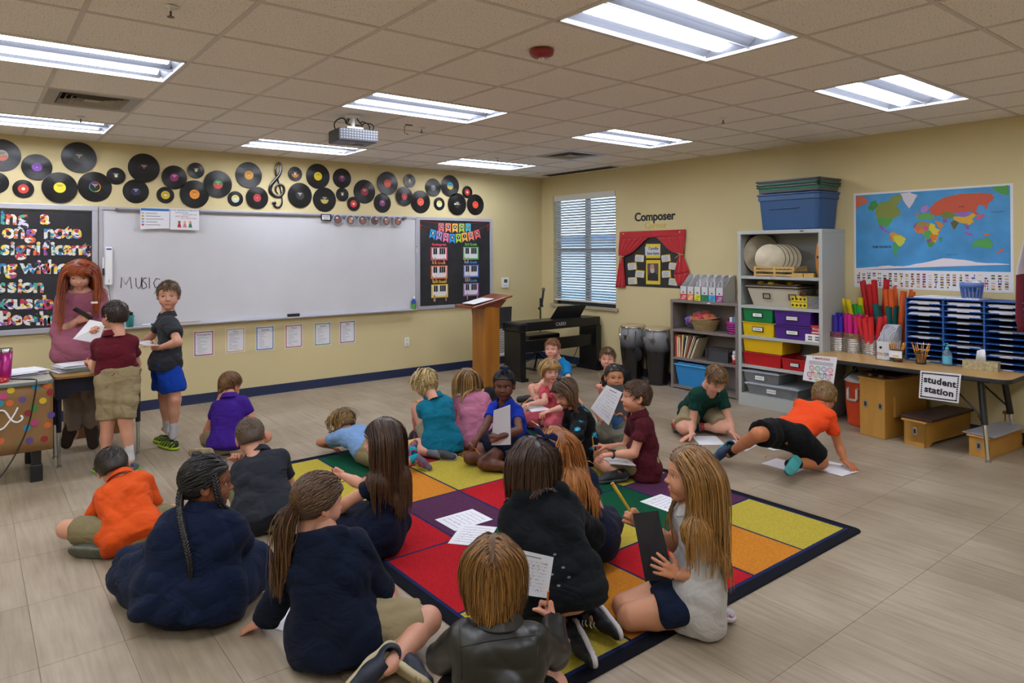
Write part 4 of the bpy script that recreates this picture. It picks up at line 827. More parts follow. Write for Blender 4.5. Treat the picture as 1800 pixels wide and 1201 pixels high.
# fabric bin
M_fab = mat('canvas', '#b8b09c', .9, bump=(300, .3, .001)); M_brn = mat('brown_trim', '#2e211c', .8)
t = thing('fabric_bin', 'cream canvas bin with brown trim holding wooden instruments', 'bin', (sx+.19, 3.83, SZ[3]))
MB().tub(0, 0, 0, .20, .34, .56, .05, .008).build('bin_body', M_fab, t, bevel=.01); m_ = MB(); q_ = lambda x, y, z: (x, y, z)
for a in ((-.175, .175, -.285, -.27), (-.175, .175, .27, .285), (-.175, -.16, -.285, .285), (.16, .175, -.285, .285)): m_.box(a[0], a[1], a[2], a[3], .185, .225)
m_.build('trim', M_brn, t, bevel=.003)
for yy in (-.22, .06):
 m_ = MB(); outline(m_, yy-.04, yy+.04, .075, .135, .009, 0, .006); m_.xf(0, lambda v: np.array([-.165+.0+v[1]*-1+.012*(.2-v[2])*0 - .002 + (.2-v[2])*.22*1.0 - .012, v[0], v[2]])); m_.build('label_frame', M_brn, t)
for k in range(9):
 x, y = RNG.uniform(-.1, .1), -.2 + k*.05; MB().lathe([(0, -.02), (.03, -.014), (.036, 0), (.03, .014), (0, .02)], 12, c=(x, y, .21+.012*(k % 3)), cap=False).build('wood_block', cmat(('#b08a48', '#8c6430', '#d0b020')[k % 3], .4), t, smooth=True)
# frame drum + hand drums in a crate
M_skin = mat('drum_skin', '#c9bfa4', .7, noise=(12, .12)); M_rim = mat('drum_rim', '#2c1a1c', .3)
def drum(label, loc, r, dep, tilt, rz, name='frame_drum'):
 t = thing(name, label, 'drum', loc, rz, 'hand drums in the tall shelf'); m_ = MB().lathe([(r-.006, 0), (r, .004), (r, dep), (r-.01, dep), (r-.01, .006)], 36, ax='x', cap=False).build('rim', M_rim, t, smooth=True)
 MB().lathe([(0, -.001), (r-.004, -.0005), (r-.001, .006)], 36, ax='x', cap=False).build('drum_head', M_skin, t, smooth=True)
 return t
drum('large frame drum with a dark rim leaning at the left of the top shelf', (sx+.26, 4.075, SZ[4]+.225), .215, .075, 0, 1.05)
for k in range(5): drum('hand drum in the wooden crate, %s of five' % ('foremost', 'second', 'middle', 'fourth', 'rearmost')[k], (sx+.09+k*.03, 3.885-k*.028, SZ[4]+.185), .152, .022, 0, .35)
t = thing('wooden_crate', 'small slatted wooden crate holding the hand drums', 'crate', (sx+.16, 3.80, SZ[4])); M_pine = mat('pine', '#c09a54', .55, noise=(9, .15), stretch=(1, 1, 8))
for z in (.008, .05, .084):
 MB().box(-.13, -.12, -.2, .22, z, z+.018).build('slat', M_pine, t); MB().box(.12, .13, -.2, .22, z, z+.018).build('slat', M_pine, t); MB().box(-.13, .13, -.21, -.2, z, z+.018).build('slat', M_pine, t); MB().box(-.13, .13, .22, .23, z, z+.018).build('slat', M_pine, t)
for x in (-.125, .125):
 for y in (-.2, .0, .22): MB().box(x-.006, x+.006, y-.012, y+.012, 0, .104).build('corner_post', M_pine, t)
for k in range(2):
 t = thing('resonator_bell', 'small wooden tone block with metal bars beside the crate, %s one' % ('left', 'right')[k], 'instrument', (sx+.07, 3.55-k*.11, SZ[4])); MB().box(-.04, .04, -.05, .05, 0, .045).build('box', M_pine, t, bevel=.003)
 for q in range(3): MB().box(-.045, .045, -.045+q*.034, -.02+q*.034, .045, .055).build('bar', M_gunm, t)
t = thing('castanet_pile', 'dark clip-on castanets at the right of the top shelf', 'instrument', (sx+.1, 3.37, SZ[4]))
for k in range(6): MB().lathe([(0, 0), (.022, .004), (.024, .016), (0, .03)], 12, c=(RNG.uniform(-.05, .05), RNG.uniform(-.03, .04), .0+.02*(k % 2)), cap=False).build('castanet', M_black, t, smooth=True)
t = thing('wooden_guiro', 'upright orange wooden guiro with a dark hole on the top shelf', 'instrument', (sx+.07, 3.345, SZ[4])); MB().lathe([(0, 0), (.028, .01), (.04, .1), (.042, .2), (.036, .3), (.02, .35), (0, .36)], 20, cap=False).build('body', mat('orange_wood', '#b8741c', .3, coat=.4), t, smooth=True)
MB().lathe([(0, -.044), (.014, -.044), (.012, -.03)], 14, c=(0, 0, .2), ax='x', cap=False).build('sound_hole', M_black, t)
for k in range(2):
 t = thing('tambourine_case', 'yellow case with oval holes on the second shelf, %s one' % ('lower', 'upper')[k], 'case', (sx+.1, 3.545, SZ[3]+k*.062), 0, 'yellow cases'); MB().box(-.07, .1, -.085, .085, 0, .058).build('case', cmat('#d0b814', .4), t, bevel=.006)
 for q in range(4): MB().lathe([(0, -.0715), (.012, -.0715), (.012, -.068)], 10, c=(0, -.062+q*.041, .029), ax='x', cap=False).build('oval_hole', M_black, t)
t = thing('tambourine', 'small dark red hand instrument on top of the yellow cases', 'instrument', (sx+.1, 3.55, SZ[3]+.128)); MB().tube([(0, -.05, .01), (0, .06, .012)], .013, 8).lathe([(0, -.0), (.028, .006), (0, .02)], 12, c=(0, .05, 0), cap=False).build('body', cmat('#6c2420'), t, smooth=True)
t = bin_('clear_tub', 'clear tub of wooden castanets at the right of the second shelf', sx+.13, 3.405, SZ[3], .19, .2, .12, '', None, None, M_clear)
for k in range(8): MB().lathe([(0, -.02), (.026, -.012), (.03, 0), (.026, .012), (0, .02)], 12, c=(RNG.uniform(-.05, .05), -.06+.017*k, .035+.03*(k % 2)), cap=False).build('castanet', cmat(('#a8783c', '#7c5428')[k % 2], .35), t, smooth=True)
t = thing('ocarina', 'round brown gourd shaker resting over the clear tub', 'instrument', (sx+.2, 3.40, SZ[3]+.126)); MB().lathe([(0, 0), (.03, .005), (.05, .03), (.045, .055), (.02, .075), (.0, .08)], 16, cap=False).build('body', cmat('#5c3c1c', .3), t, smooth=True); MB().tube([(0, .0, .04), (-.02, -.09, .075)], .009, 8).build('handle', cmat('#5c3c1c', .3), t)
# totes on the tall shelf
def tote(label, z, h, w, d, c, rim):
 t = thing('storage_tote', label, 'tote', (sx+.24, 3.66, z), 0, 'nested totes on the tall shelf'); M = cmat(c, .4)
 rr = lambda w_, d_, z_, r=.05, n=4: [(sx_*(d_/2-r)+r*math.cos(a), sy_*(w_/2-r)+r*math.sin(a), z_) for sx_, sy_, a0 in ((1, 1, 0), (-1, 1, 90), (-1, -1, 180), (1, -1, 270)) for a in [math.radians(a0+90*k/n) for k in range(n+1)]]
 rings = [rr(w-.06, d-.06, 0), rr(w-.01, d-.01, h-.07), rr(w+.012, d+.012, h-.068), rr(w+.012, d+.012, h-.02), rr(w+.03, d+.03, h-.016), rr(w+.03, d+.03, h), rr(w, d, h), rr(w-.05, d-.05, .01)]
 n = len(rings[0]); m_ = MB(); m_.add([p for r in rings for p in r], [(i*n+k, i*n+(k+1) % n, (i+1)*n+(k+1) % n, (i+1)*n+k) for i in range(len(rings)-1) for k in range(n)] + [tuple(range(n))[::-1], tuple((len(rings)-1)*n+k for k in range(n))])
 m_.build('tub', M, t, bevel=.003); MB().box(-d/2-.004, -d/2+.02, -.12, .2, h*.58, h*.6).build('side_ridge', M, t, bevel=.003)
tote('blue plastic tote, lowest of the nested stack on the tall shelf', sz, .375, .66, .42, '#274e7c', 1)
def toprim(label, z, c, w, d, dz=0.02):
 t = thing('storage_tote', label, 'tote', (sx+.24, 3.66, z), 0, 'nested totes on the tall shelf'); MB().tub(0, 0, -.045, dz-.006, d-.03, w-.03, .004, .01).build('tub', cmat(c, .4), t, bevel=.006)
 m_ = MB(); 
 for a in ((-d/2, d/2, -w/2, -w/2+.03), (-d/2, d/2, w/2-.03, w/2), (-d/2, -d/2+.03, -w/2, w/2), (d/2-.03, d/2, -w/2, w/2)): m_.box(a[0], a[1], a[2], a[3], dz-.014, dz+.004)
 m_.build('rim', cmat(c, .4), t, bevel=.005)
toprim('grey plastic tote nested directly in the blue tote', sz+.43, '#4c4c58', .67, .43); toprim('green plastic tote rim in the nested stack', sz+.455, '#0f6a44', .675, .435); toprim('dark grey tote, topmost of the nested stack', sz+.485, '#50505c', .68, .44, .024)
# bookcase contents
def basket(name, label, loc, r0, r1, h, m, rows, cols, handle=False, sy_=1.):
 t = thing(name, label, 'basket', loc); 
 MB().lathe([(0, .0), (r0, 0), (r0, .006), (0, .006)], 24, cap=False).build('base', m, t)
 m_ = MB()
 for i in range(rows):
  f = (i+.5)/rows; r = r0+(r1-r0)*f; z = h*f; P = [((r+.0035*(1 if (k+i) % 2 else -1))*math.cos(2*PI*k/cols), (r+.0035*(1 if (k+i) % 2 else -1))*math.sin(2*PI*k/cols)*sy_, z) for k in range(cols+1)]; m_.tube(P, h/rows*.5, 5, cap=False)
 m_.build('weave', m, t, smooth=True); m_ = MB()
 for k in range(0, cols): a = 2*PI*(k+.0)/cols; m_.tube([(r0*math.cos(a), r0*math.sin(a)*sy_, 0), (r1*math.cos(a), r1*math.sin(a)*sy_, h)], .004, 4)
 m_.build('stakes', m, t); m_ = MB(); m_.tube([(r1*math.cos(2*PI*k/32), r1*math.sin(2*PI*k/32)*sy_, h+.03*math.sin(2*PI*k/32)**2) for k in range(33)], .008, 6, cap=False).build('rim', m, t, smooth=True)
 return t
zb = .709
t = basket('wicker_basket', 'round wicker basket of coloured scarves in the bookcase', (6.83, 4.83, zb), .085, .125, .13, mat('wicker', '#9c8458', .6), 9, 22, sy_=1.45)
def blob(mb, c, r, n=10, amp=.3, s=(1, 1, 1), seed=0):
 g = np.random.default_rng(seed); ph = g.uniform(0, 6, 6); vs = []; fs = []
 for i in range(n+1):
  for j in range(2*n):
   a, b = PI*i/n, PI*j/n; k = 1 + amp*math.sin(3*b+ph[0]+2*math.sin(a*2+ph[1]))*math.sin(a) + amp*.6*math.sin(5*a+ph[2])*math.sin(2*b+ph[3])*math.sin(a)
   vs.append((c[0]+r*k*s[0]*math.sin(a)*math.cos(b), c[1]+r*k*s[1]*math.sin(a)*math.sin(b), c[2]+r*k*s[2]*math.cos(a)))
 for i in range(n):
  for j in range(2*n): fs.append((i*2*n+j, (i+1)*2*n+j, (i+1)*2*n+(j+1) % (2*n), i*2*n+(j+1) % (2*n)))
 mb.add(vs, fs); return mb
for k, (dx, dy, dz, r, c, nm) in enumerate([(0, .06, .15, .055, '#b83030', 'red'), (-.02, -.06, .14, .055, '#c8603c', 'coral'), (-.02, .17, .1, .05, '#5c3ca0', 'purple'), (.02, .0, .19, .035, '#c03a2c', 'scarlet'), (-.05, .12, .12, .035, '#d0563c', 'orange'), (.05, .1, .18, .035, '#3c5aa0', 'blue')]):
 o = blob(MB((6.83+dx, 4.83+dy, zb+dz)), (6.83+dx, 4.83+dy, zb+dz), r, 14, .42, (1, 1.4, 1), k).build('scarf', mat('scarf_'+nm, c, .7, sheen=.5), smooth=True); tag(o, '%s filmy scarf bunched in the wicker basket' % nm, 'scarf', 'scarves in the wicker basket')
t = basket('plastic_basket', 'magenta plastic basket with a handle in the bookcase', (6.80, 4.42, zb), .062, .082, .125, cmat('#a01c84', .35), 5, 14); MB().tube([(-.03+.0*k, .085*math.cos(PI*k/10), .13-.09*math.sin(PI*k/10)) for k in range(11)], .006, 6).build('handle', cmat('#a01c84', .35), t)
for k, c in enumerate(('#8c3c2c', '#d8b868', '#e8e4dc', '#5c9ac8', '#c8a878')): a = k*1.3; MB().cbox((.035*math.cos(a), .035*math.sin(a), .12+.01*k), (.03, .035, .09)).build('small_toy', cmat(c), t, bevel=.004)
zb = .376; y = by1_ - .04
for k in range(16):
 w_ = (.012, .008, .015, .01)[k % 4]; h_ = (.25, .265, .24, .26, .23)[k % 5]; c = ('#b02c2c', '#c83c30', '#d8cca0', '#c0a868', '#e0d8c8', '#a84030', '#d8c88c', '#28282c', '#e0dcd0', '#b08850', '#8c2c24', '#d0c8b8', '#c8b890', '#2c2c30', '#c8b898', '#b8a888')[k]
 nm = {'#28282c': 'black', '#2c2c30': 'black'}.get(c, 'red' if c in ('#b02c2c', '#c83c30', '#a84030', '#8c2c24') else 'cream')
 y -= w_+.004; d_ = .19; t = thing('song_book', '%s backed songbook on the middle bookcase shelf, number %d from the left' % (nm, k+1) if False else '%s spined songbook, %s from the left on the middle bookcase shelf' % (nm, ('first', 'second', 'third', 'fourth', 'fifth', 'sixth', 'seventh', 'eighth', 'ninth', 'tenth', 'eleventh', 'twelfth', 'thirteenth', 'fourteenth', 'fifteenth', 'sixteenth')[k]), 'book', (6.715, y, zb), 0, 'songbooks on the bookcase')
 ln_ = .0 if k < 6 else -.016*(k-5) if k < 12 else -.10; lx = lambda z: ln_*z/.25
 MB().hexa([(0, 0, 0), (d_, 0, 0), (d_, w_, 0), (0, w_, 0)], [(0, ln_, h_), (d_, ln_, h_), (d_, w_+ln_, h_), (0, w_+ln_, h_)]).build('cover', cmat(c, .5), t)
t = thing('mesh_box', 'dark grey wire mesh file box on the middle bookcase shelf', 'box', (6.82, 4.60, zb)); m_ = MB()
for i in range(17):
 yy = -.14+i*.0175; m_.box(-.095, -.093, yy-.001, yy+.001, 0, .15).box(.093, .095, yy-.001, yy+.001, 0, .15).box(-.095, .095, yy-.001, yy+.001, .148, .15)
for i in range(10): zz = i*.0165; m_.box(-.095, -.093, -.14, .14, zz, zz+.002); m_.box(-.095, .095, -.14, -.138, zz, zz+.002)
m_.build('mesh', cmat('#3c3d42', .4), t); m_ = MB(); outline(m_, -.145, .145, 0, .155, .008, -.098, -.09); m_.xf(0, lambda v: np.array([v[1], v[0], v[2]])); m_.build('frame', cmat('#3c3d42', .4), t); MB().box(-.07, .07, -.12, .12, .005, .12).build('contents', cmat('#5c5d62'), t)
t = thing('nutcracker_figure', 'small red and white standing figurine at the shelf edge', 'figurine', (6.73, 4.345+.03, zb)); MB().lathe([(0, 0), (.026, 0), (.028, .05), (.024, .055)], 16).build('boots', cmat('#b8242c', .4), t, smooth=True); MB().lathe([(.024, .055), (.03, .08), (.028, .105), (.0, .11)], 16, cap=False).build('coat', cmat('#e0dcd8'), t, smooth=True); MB().lathe([(0, .105), (.022, .11), (.024, .13), (.02, .15), (0, .155)], 16, cap=False).build('head', cmat('#d8d8dc'), t, smooth=True); MB().tube([(-.02, -.035, .09), (-.02, .035, .09)], .008, 6).build('arms', cmat('#b8242c', .4), t)
t = thing('lidded_tub', 'bright blue plastic tub with a lid on the lowest bookcase shelf', 'tub', (6.83, 4.955, .043)); MB().tub(0, 0, 0, .235, .24, .42, .03, .006, .004).build('tub', mat('blue_tub', '#2a86c8', .3), t, bevel=.01); MB().box(-.135, .135, -.225, .225, .236, .252).box(-.1, .1, -.19, .19, .252, .27).build('lid', mat('blue_lid', '#4aa0d8', .35), t, bevel=.008)
# ================================================================== activity table
TZ = .655; tx0_, tx1_, ty0_, ty1_ = 6.175, 6.945, 1.70, 3.31
M_top = mat('maple_top', '#b8935c', .38, noise=(4, .1), stretch=(8, 1, 1)); M_edge = mat('black_edge', '#1b1e24', .5)
t = thing('activity_table', 'maple topped activity table with black edge and chrome legs under the map', 'table', ((tx0_+tx1_)/2, 2.5, 0))
pl = []; cr = .09
for cx_, cy_, a0 in ((tx1_-.02, ty0_+.02, -90), (tx1_-.02, ty1_-.02, 0), (tx0_+.03, ty1_-.03, 90), (tx0_+cr, ty0_+cr, 180)):
 r = cr if (cx_ < 6.4 and cy_ < 2) else .03 if cx_ < 6.4 else .02
 for k in range(6): a = math.radians(a0+18*k); pl.append((cx_+r*math.cos(a), cy_+r*math.sin(a)))
MB().prism(pl, TZ-.034, TZ-.002).build('edge_band', M_edge, t, world=True, bevel=.004)
_c = ((tx0_+tx1_)/2, (ty0_+ty1_)/2); MB().prism([(_c[0]+(x-_c[0])*.985, _c[1]+(y-_c[1])*.992) for x, y in pl], TZ-.003, TZ).build('tabletop', M_top, t, world=True)
for x, y, sx_, sy_ in ((6.32, 1.93, -1, -1), (6.84, 1.93, .6, -1), (6.32, 3.12, -.6, .6), (6.84, 3.12, .4, .6)):
 top = np.array([x, y, TZ-.034]); ft = np.array([x+.095*sx_, y+.075*sy_, .0]); md = top*.44+ft*.56 + 0
 MB().tube([top, md], .024, 12).build('upper_leg', M_black, t, world=True); MB().tube([md, ft+(0, 0, .015)], .015, 12).build('lower_leg', M_chrome, t, world=True)
 MB().lathe([(0, 0), (.022, 0), (.02, .014), (0, .018)], 14, c=ft, cap=False).build('foot', M_chrome, t, world=True)
 MB().tube([top+(0, (.28 if y < 2.5 else -.28), .0), md+(0, 0, .04)], .007, 6).build('brace', M_black, t, world=True)
MB().box(6.25, 6.88, 1.85, 3.2, TZ-.05, TZ-.034).build('apron_frame', M_black, t, world=True)
# sign, note poster
def tX(label, name, px, X, z_top):
 pass
P = [onX(x, y, 6.165) for x, y in ((1618, 651.5), (1690, 658), (1685, 709), (1615, 699.5))]; c = sum(P)/4
t = thing('student_station_sign', 'white laminated student station sign hanging from the table edge', 'sign', c)
MB().prism([(p[1], p[2]) for p in P], 6.163, 6.166, 'x').build('sheet', M_paper, t, world=True); m_ = MB()
def pl4(u_, v_): a = P[0]*(1-u_)+P[1]*u_; b = P[3]*(1-u_)+P[2]*u_; return a*(1-v_)+b*v_
for k in range(22):
 for v_ in (.08, .93): a = pl4(.06+k*.0415, v_); m_.lathe([(0, -.0008), (.0065, -.0008)], 8, c=(6.1625, a[1], a[2]), ax='x', cap=False)
for k in range(12):
 for u_ in (.06, .94): a = pl4(u_, .1+k*.073); m_.lathe([(0, -.0008), (.0065, -.0008)], 8, c=(6.1625, a[1], a[2]), ax='x', cap=False)
m_.build('scalloped_border', INK, t, world=True)
for s, v_ in (('student', .34), ('station', .68)): a = pl4(.5, v_); o = text('sign_text', s, .072, INK, t, (6.161, a[1], a[2]), '-x', .0005, .0025, rot=-.06, spacing=1.05)
P = [onX(x, y, 6.165) for x, y in ((1418, 624.5), (1472, 628), (1465, 678), (1411, 668))]; c = sum(P)/4
t = thing('feelings_poster', 'white music poster with round coloured faces taped to the table corner', 'poster', c)
MB().prism([(p[1], p[2]) for p in P], 6.163, 6.166, 'x').build('sheet', M_paper, t, world=True)
m_ = MB()
for k in range(5): a, b = pl4(.12, .2+k*.03), pl4(.9, .2+k*.03); m_.box(6.162, 6.163, b[1], a[1], a[2]-.0008+0, a[2]+.0008)
m_.build('staff_lines', cmat('#55555a'), t, world=True)
a = pl4(.5, .1); text('heading', 'C MAJOR SCALE', .022, cmat('#b83038'), t, (6.1615, a[1], a[2]), '-x', .0003, .0005)
for k, c in enumerate(('#c85a3c', '#3f9a4a', '#6a4cae', '#c8443c', '#c83c4c', '#d0b838', '#2f8a5c', '#d04c7c')):
 u_, v_ = .2+.2*(k % 4), .48+.26*(k//4); a = pl4(u_ + (.04 if k < 4 else 0), v_); m_ = MB()
 m_.lathe([(.019, -.001), (.0245, -.001)], 18, c=(6.1625, a[1], a[2]), ax='x', cap=False); m_.box(6.1615, 6.163, a[1]-.022, a[1]+.006, a[2]-.045, a[2]-.033); m_.build('drawn_face', cmat(c), t, world=True)
 m_ = MB(); [m_.lathe([(0, -.001), (.003, -.001)], 6, c=(6.1622, a[1]+q, a[2]+.005), ax='x', cap=False) for q in (-.007, .007)]; m_.box(6.1612, 6.162, a[1]-.007, a[1]+.007, a[2]-.009, a[2]-.006).build('drawn_features', INK, t, world=True)
# tins + boomwhackers
M_tin = mat('tin_ribbed', '#a8a49c', .3, .85); M_tape1 = mat('tape_purple', '#6c3450', .5, noise=(60, .5)); M_tape2 = cmat('#8c5c3c')
tins = {}
for k, (xl, xr, yb, zt, nm, tp) in enumerate([(1452, 1481.5, 617, .19, 'tin can of indigo tubes, leftmost', 0), (1482, 1511, 620, .185, 'tin can of magenta tubes, second from the left', 1), (1512.5, 1546, 624, .185, 'tin can of red tubes, third from the left', 0), (1545, 1560, 620, .19, 'tin can of teal and orange tubes, half hidden at the back', 1), (1470, 1500, 606, .19, 'tin can of yellow and green tubes, hidden behind the others', 1), (1510, 1545, 606, .19, 'tin can of tall red tubes, hidden behind the others', 1)]):
 a, b = onz(xl, yb, TZ), onz(xr, yb, TZ); c = (a+b)/2; r = .092; c[0] += r*.6
 if k == 3: c = np.array([tins[2][0]+.14, tins[2][1]-.13, TZ])
 if k == 4: c = np.array([tins[0][0]+.22, (tins[0][1]+tins[1][1])/2-.06, TZ])
 if k == 5: c = np.array([tins[1][0]+.21, (tins[1][1]+tins[2][1])/2-.06, TZ])
 tins[k] = c; t = thing('tin_can', nm, 'tin', c, 0, 'large tins of tubes on the table')
 prof = [(.0, 0), (r, 0), (r, .008)] + [(r + (.0016 if q % 2 else -.0016), .012+q*.0085) for q in range(15)] + [(r, .142), (r, zt-.03)]
 MB().lathe(prof, 28, cap=False).build('can', M_tin, t, smooth=False); MB().lathe([(r+.002, .142), (r+.002, zt), (r-.003, zt), (r-.003, .02), (0, .02)], 28, cap=False).build('tape_band', [M_tape1, M_tape1][0] if tp == 0 else mat('tape_stripes', '#7c6440', .5, noise=(90, .9)), t)
def boom(color, nm, k, base, n, spread, lens, r=.026, seed=0, lean=(0, 0)):
 g = np.random.default_rng(seed)
 for q in range(n):
  a = 2*PI*q/n + g.uniform(-.3, .3); rr = .050 if n > 1 else 0
  p0 = np.array([base[0]+rr*math.cos(a), base[1]+rr*math.sin(a), TZ+.025]); L = lens*g.uniform(.95, 1.04)
  d = np.array([math.cos(a)*spread+lean[0], math.sin(a)*spread+lean[1], 1.]); d /= np.linalg.norm(d); p1 = p0 + d*L
  t = thing('boomwhacker_tube', '%s plastic percussion tube standing in a tin' % nm, 'tube', p0, 0, '%s percussion tubes' % nm); v = d*L
  m_ = MB(); m_.tube([(0, 0, 0), v], r, 14, cap=False).tube([v, v - d*.06], r-.002, 14, cap=False); n0 = len(m_.v)
  m_.build('tube', mat('tube_' + nm.replace(' ', '_'), color, .45), t, smooth=True)
boom('#35239a', 'indigo', 0, tins[0], 6, .03, .33, seed=1)
boom('#c4147c', 'magenta', 1, tins[1], 8, .05, .34, seed=2); boom('#cf2a30', 'bright red', 2, tins[2], 9, .20, .34, seed=3)
boom('#dcc414', 'yellow', 4, tins[4], 7, .16, .50, seed=4, lean=(-.0, .1)); boom('#37b43c', 'lime green', 4, tins[4]+(-.01, -.06, 0), 4, .2, .44, seed=5, lean=(-.05, -.05)); boom('#b31620', 'crimson', 5, tins[5], 9, .16, .66, seed=6, lean=(.02, 0))
boom('#0c5a58', 'teal', 3, tins[3]+(-.02, .04, 0), 7, .1, .44, seed=7, lean=(-.05, .02)); boom('#d0581c', 'orange', 3, tins[3]+(.02, -.02, 0), 8, .12, .60, seed=8, lean=(.0, -.05))
t = thing('paper_file', 'white upright file box marked PAPER full of scrap paper', 'file box', (6.49, 2.725, TZ)); mag_file(t, .115, .25, .30, .165, M_file, 5); o = None
for k, (ch, c) in enumerate(zip('PAPER', ('#b83c3c', '#c8783c', '#b8b03c', '#3c8c5c', '#3c5cb0'))): text('file_letter', ch, .042, cmat(c), t, (-.0012, .040-k*.02, .05), '-x', .0003, world=False)
MB().lathe([(0, -.002), (.012, -.002), (.012, 0)], 12, c=(0, .02, .11), ax='x').build('finger_hole', M_black, t)
M_mesh = mat('mesh_black', '#1a1b1e', .5)
def pencil(p, d, label, group, col='#d89020', tip=True, L=.175, name='pencil'):
 t = thing(name, label, 'pencil', p, 0, group); d = np.array(d, float); d /= np.linalg.norm(d); f = lambda s: tuple(d*s)
 MB().tube([f(0), f(L*.86)], .0036, 6).build('barrel', cmat(col, .4), t); MB().tube([f(L*.86), f(L*.97)], [.0036, .0012], 6).build('sharpened_tip', cmat('#d8b888'), t); MB().tube([f(-.012), f(0)], .0037, 6).build('ferrule', M_chrome, t); MB().tube([f(-.022), f(-.012)], .0035, 6).build('eraser', cmat('#d07078'), t)
 return t
def mesh_cup(label, loc, h=.105, r0=.035, r1=.045):
 t = thing('pencil_cup', label, 'cup', loc); m_ = MB()
 for k in range(24): a = 2*PI*k/24; m_.tube([(r0*math.cos(a), r0*math.sin(a), 0), (r1*math.cos(a), r1*math.sin(a), h)], .0012, 4)
 for k in range(9): f = k/8; r = r0+(r1-r0)*f; m_.tube([(r*math.cos(2*PI*q/20), r*math.sin(2*PI*q/20), h*f) for q in range(21)], .0011, 4, cap=False)
 m_.build('mesh', M_mesh, t); MB().lathe([(0, 0), (r0, 0), (r0, .004), (0, .004)], 20, cap=False).build('base', M_mesh, t); MB().tube([(r1*math.cos(2*PI*q/24), r1*math.sin(2*PI*q/24), h) for q in range(25)], .004, 6, cap=False).build('rim', M_mesh, t)
 return t
pA, pB = onz(1578, 636, TZ), onz(1619, 640, TZ)
tA = mesh_cup('black mesh cup of sharpened pencils with a taped paper note', pA); tB = mesh_cup('black mesh cup of pencils with eraser ends up', pB)
MB().box(-.052, -.05, -.055, .05, .04, .10).build('paper_note', M_paper, tA); MB().box(-.0535, -.052, -.03, .02, .05, .062).build('note_highlight', cmat('#c8b838'), tA)
for cup, up, lab in ((pA, 0, 'sharpened pencil standing point up in the mesh cup'), (pB, 1, 'pencil standing eraser up in the mesh cup')):
 for k in range(9):
  a = k*.7; b = np.array([cup[0]+.02*math.cos(a), cup[1]+.02*math.sin(a), TZ+.006]); d = np.array([.22*math.cos(a), .3*math.sin(a), 1.])
  if up: dn = d/np.linalg.norm(d); pencil(b + dn*.16, -dn, lab, 'pencils in the right cup', L=.16)
  else: pencil(b+(0, 0, .02), d, lab, 'pencils in the left cup', L=.16)
# sanitizer, tissues
p = onz(1665, 643, TZ); t = thing('sanitizer_bottle', 'clear hand sanitizer bottle with a turquoise pump', 'bottle', p)
MB().lathe([(0, 0), (.033, 0), (.036, .01), (.036, .09), (.03, .12), (.014, .135), (.014, .142), (0, .142)], 20, cap=False).build('bottle', mat('clear_bottle', '#d4ecf4', .08, trans=.85), t, smooth=True); MB().lathe([(.0365, .02), (.0368, .085)], 20, cap=False).build('label', cmat('#5ab0cc'), t); MB().lathe([(.015, .14), (.015, .155), (.005, .158), (.005, .18), (.009, .182), (.009, .192), (0, .193)], 14, cap=False).build('pump', cmat('#1f9cac', .35), t, smooth=True); MB().tube([(0, 0, .187), (-.03, .01, .187), (-.036, .012, .178)], .005, 8).build('nozzle', cmat('#1f9cac', .35), t)
a, b = onz(1692, 650, TZ), onz(1748, 652, TZ); c = (a+b)/2; t = thing('tissue_box', 'patterned beige tissue box with a white tissue standing up', 'tissue box', (c[0]+.05, c[1]-.005, TZ), .12)
MB().box(-.057, .057, -.12, .12, 0, .072).build('carton', mat('tissue_pattern', '#a89c78', .7, noise=(50, .3)), t, bevel=.003); m_ = MB().add([(-.01, -.035, .07), (.012, .04, .07), (.02, .03, .15), (-.012, -.03, .17), (.0, .0, .165), (.005, .0, .07)], [(0, 5, 4, 3), (5, 1, 2, 4)]); o = m_.build('tissue', M_paper, t, smooth=True); so = o.modifiers.new('s', 'SOLIDIFY'); so.thickness = .004
# blue mail sorter
sx0, syl, syr = 6.64, 2.600, 1.70; szb, szt = TZ, 1.215
M_blue = mat('sorter_blue', '#1c5aa6', .5); _n = NT(M_blue); _tc = _n.new('ShaderNodeTexCoord'); _ck = _n.new('ShaderNodeTexChecker', i_Scale=70.); _n.ln(_tc.outputs['Object'], _ck.inputs['Vector']); _ck.inputs[1].default_value = lin('#1c62b8'); _ck.inputs[2].default_value = lin('#143c78'); _n.ln(_ck.outputs[0], _n.b.inputs['Base Color'])
t = thing('mail_sorter', 'blue patterned paper sorter with three columns of narrow shelves', 'sorter', (sx0, (syl+syr)/2, TZ))
MB().box(sx0, sx0+.3, syl-.012, syl, szb, szt).build('side_panel', M_blue, t, world=True); MB().box(sx0, sx0+.3, syr, syr+.012, szb, szt).build('side_panel', M_blue, t, world=True)
cw = (syl-syr)/3
for k in (1, 2): MB().box(sx0, sx0+.3, syl-k*cw-.006, syl-k*cw+.006, szb, szt).build('divider', M_blue, t, world=True)
MB().box(sx0+.29, sx0+.3, syr, syl, szb, szt).build('back_panel', INK, t, world=True); MB().box(sx0, sx0+.3, syr, syl, szt-.008, szt).build('top_panel', M_blue, t, world=True)
NR_ = 11; dzz = (szt-szb-.008)/NR_
for r_ in range(NR_):
 for k in range(3):
  z = szb+.004+r_*dzz; y0, y1 = syl-(k+1)*cw+.007, syl-k*cw-.007; o = MB().box(sx0+.003, sx0+.289, y0, y1, z, z+.007).build('sorter_shelf', M_blue, t, world=True)
  MB().box(sx0+.001, sx0+.003, (y0+y1)/2-.045, (y0+y1)/2+.045, z-.001, z+.008).build('shelf_label', cmat('#b8bcc8'), t, world=True)
_first = True
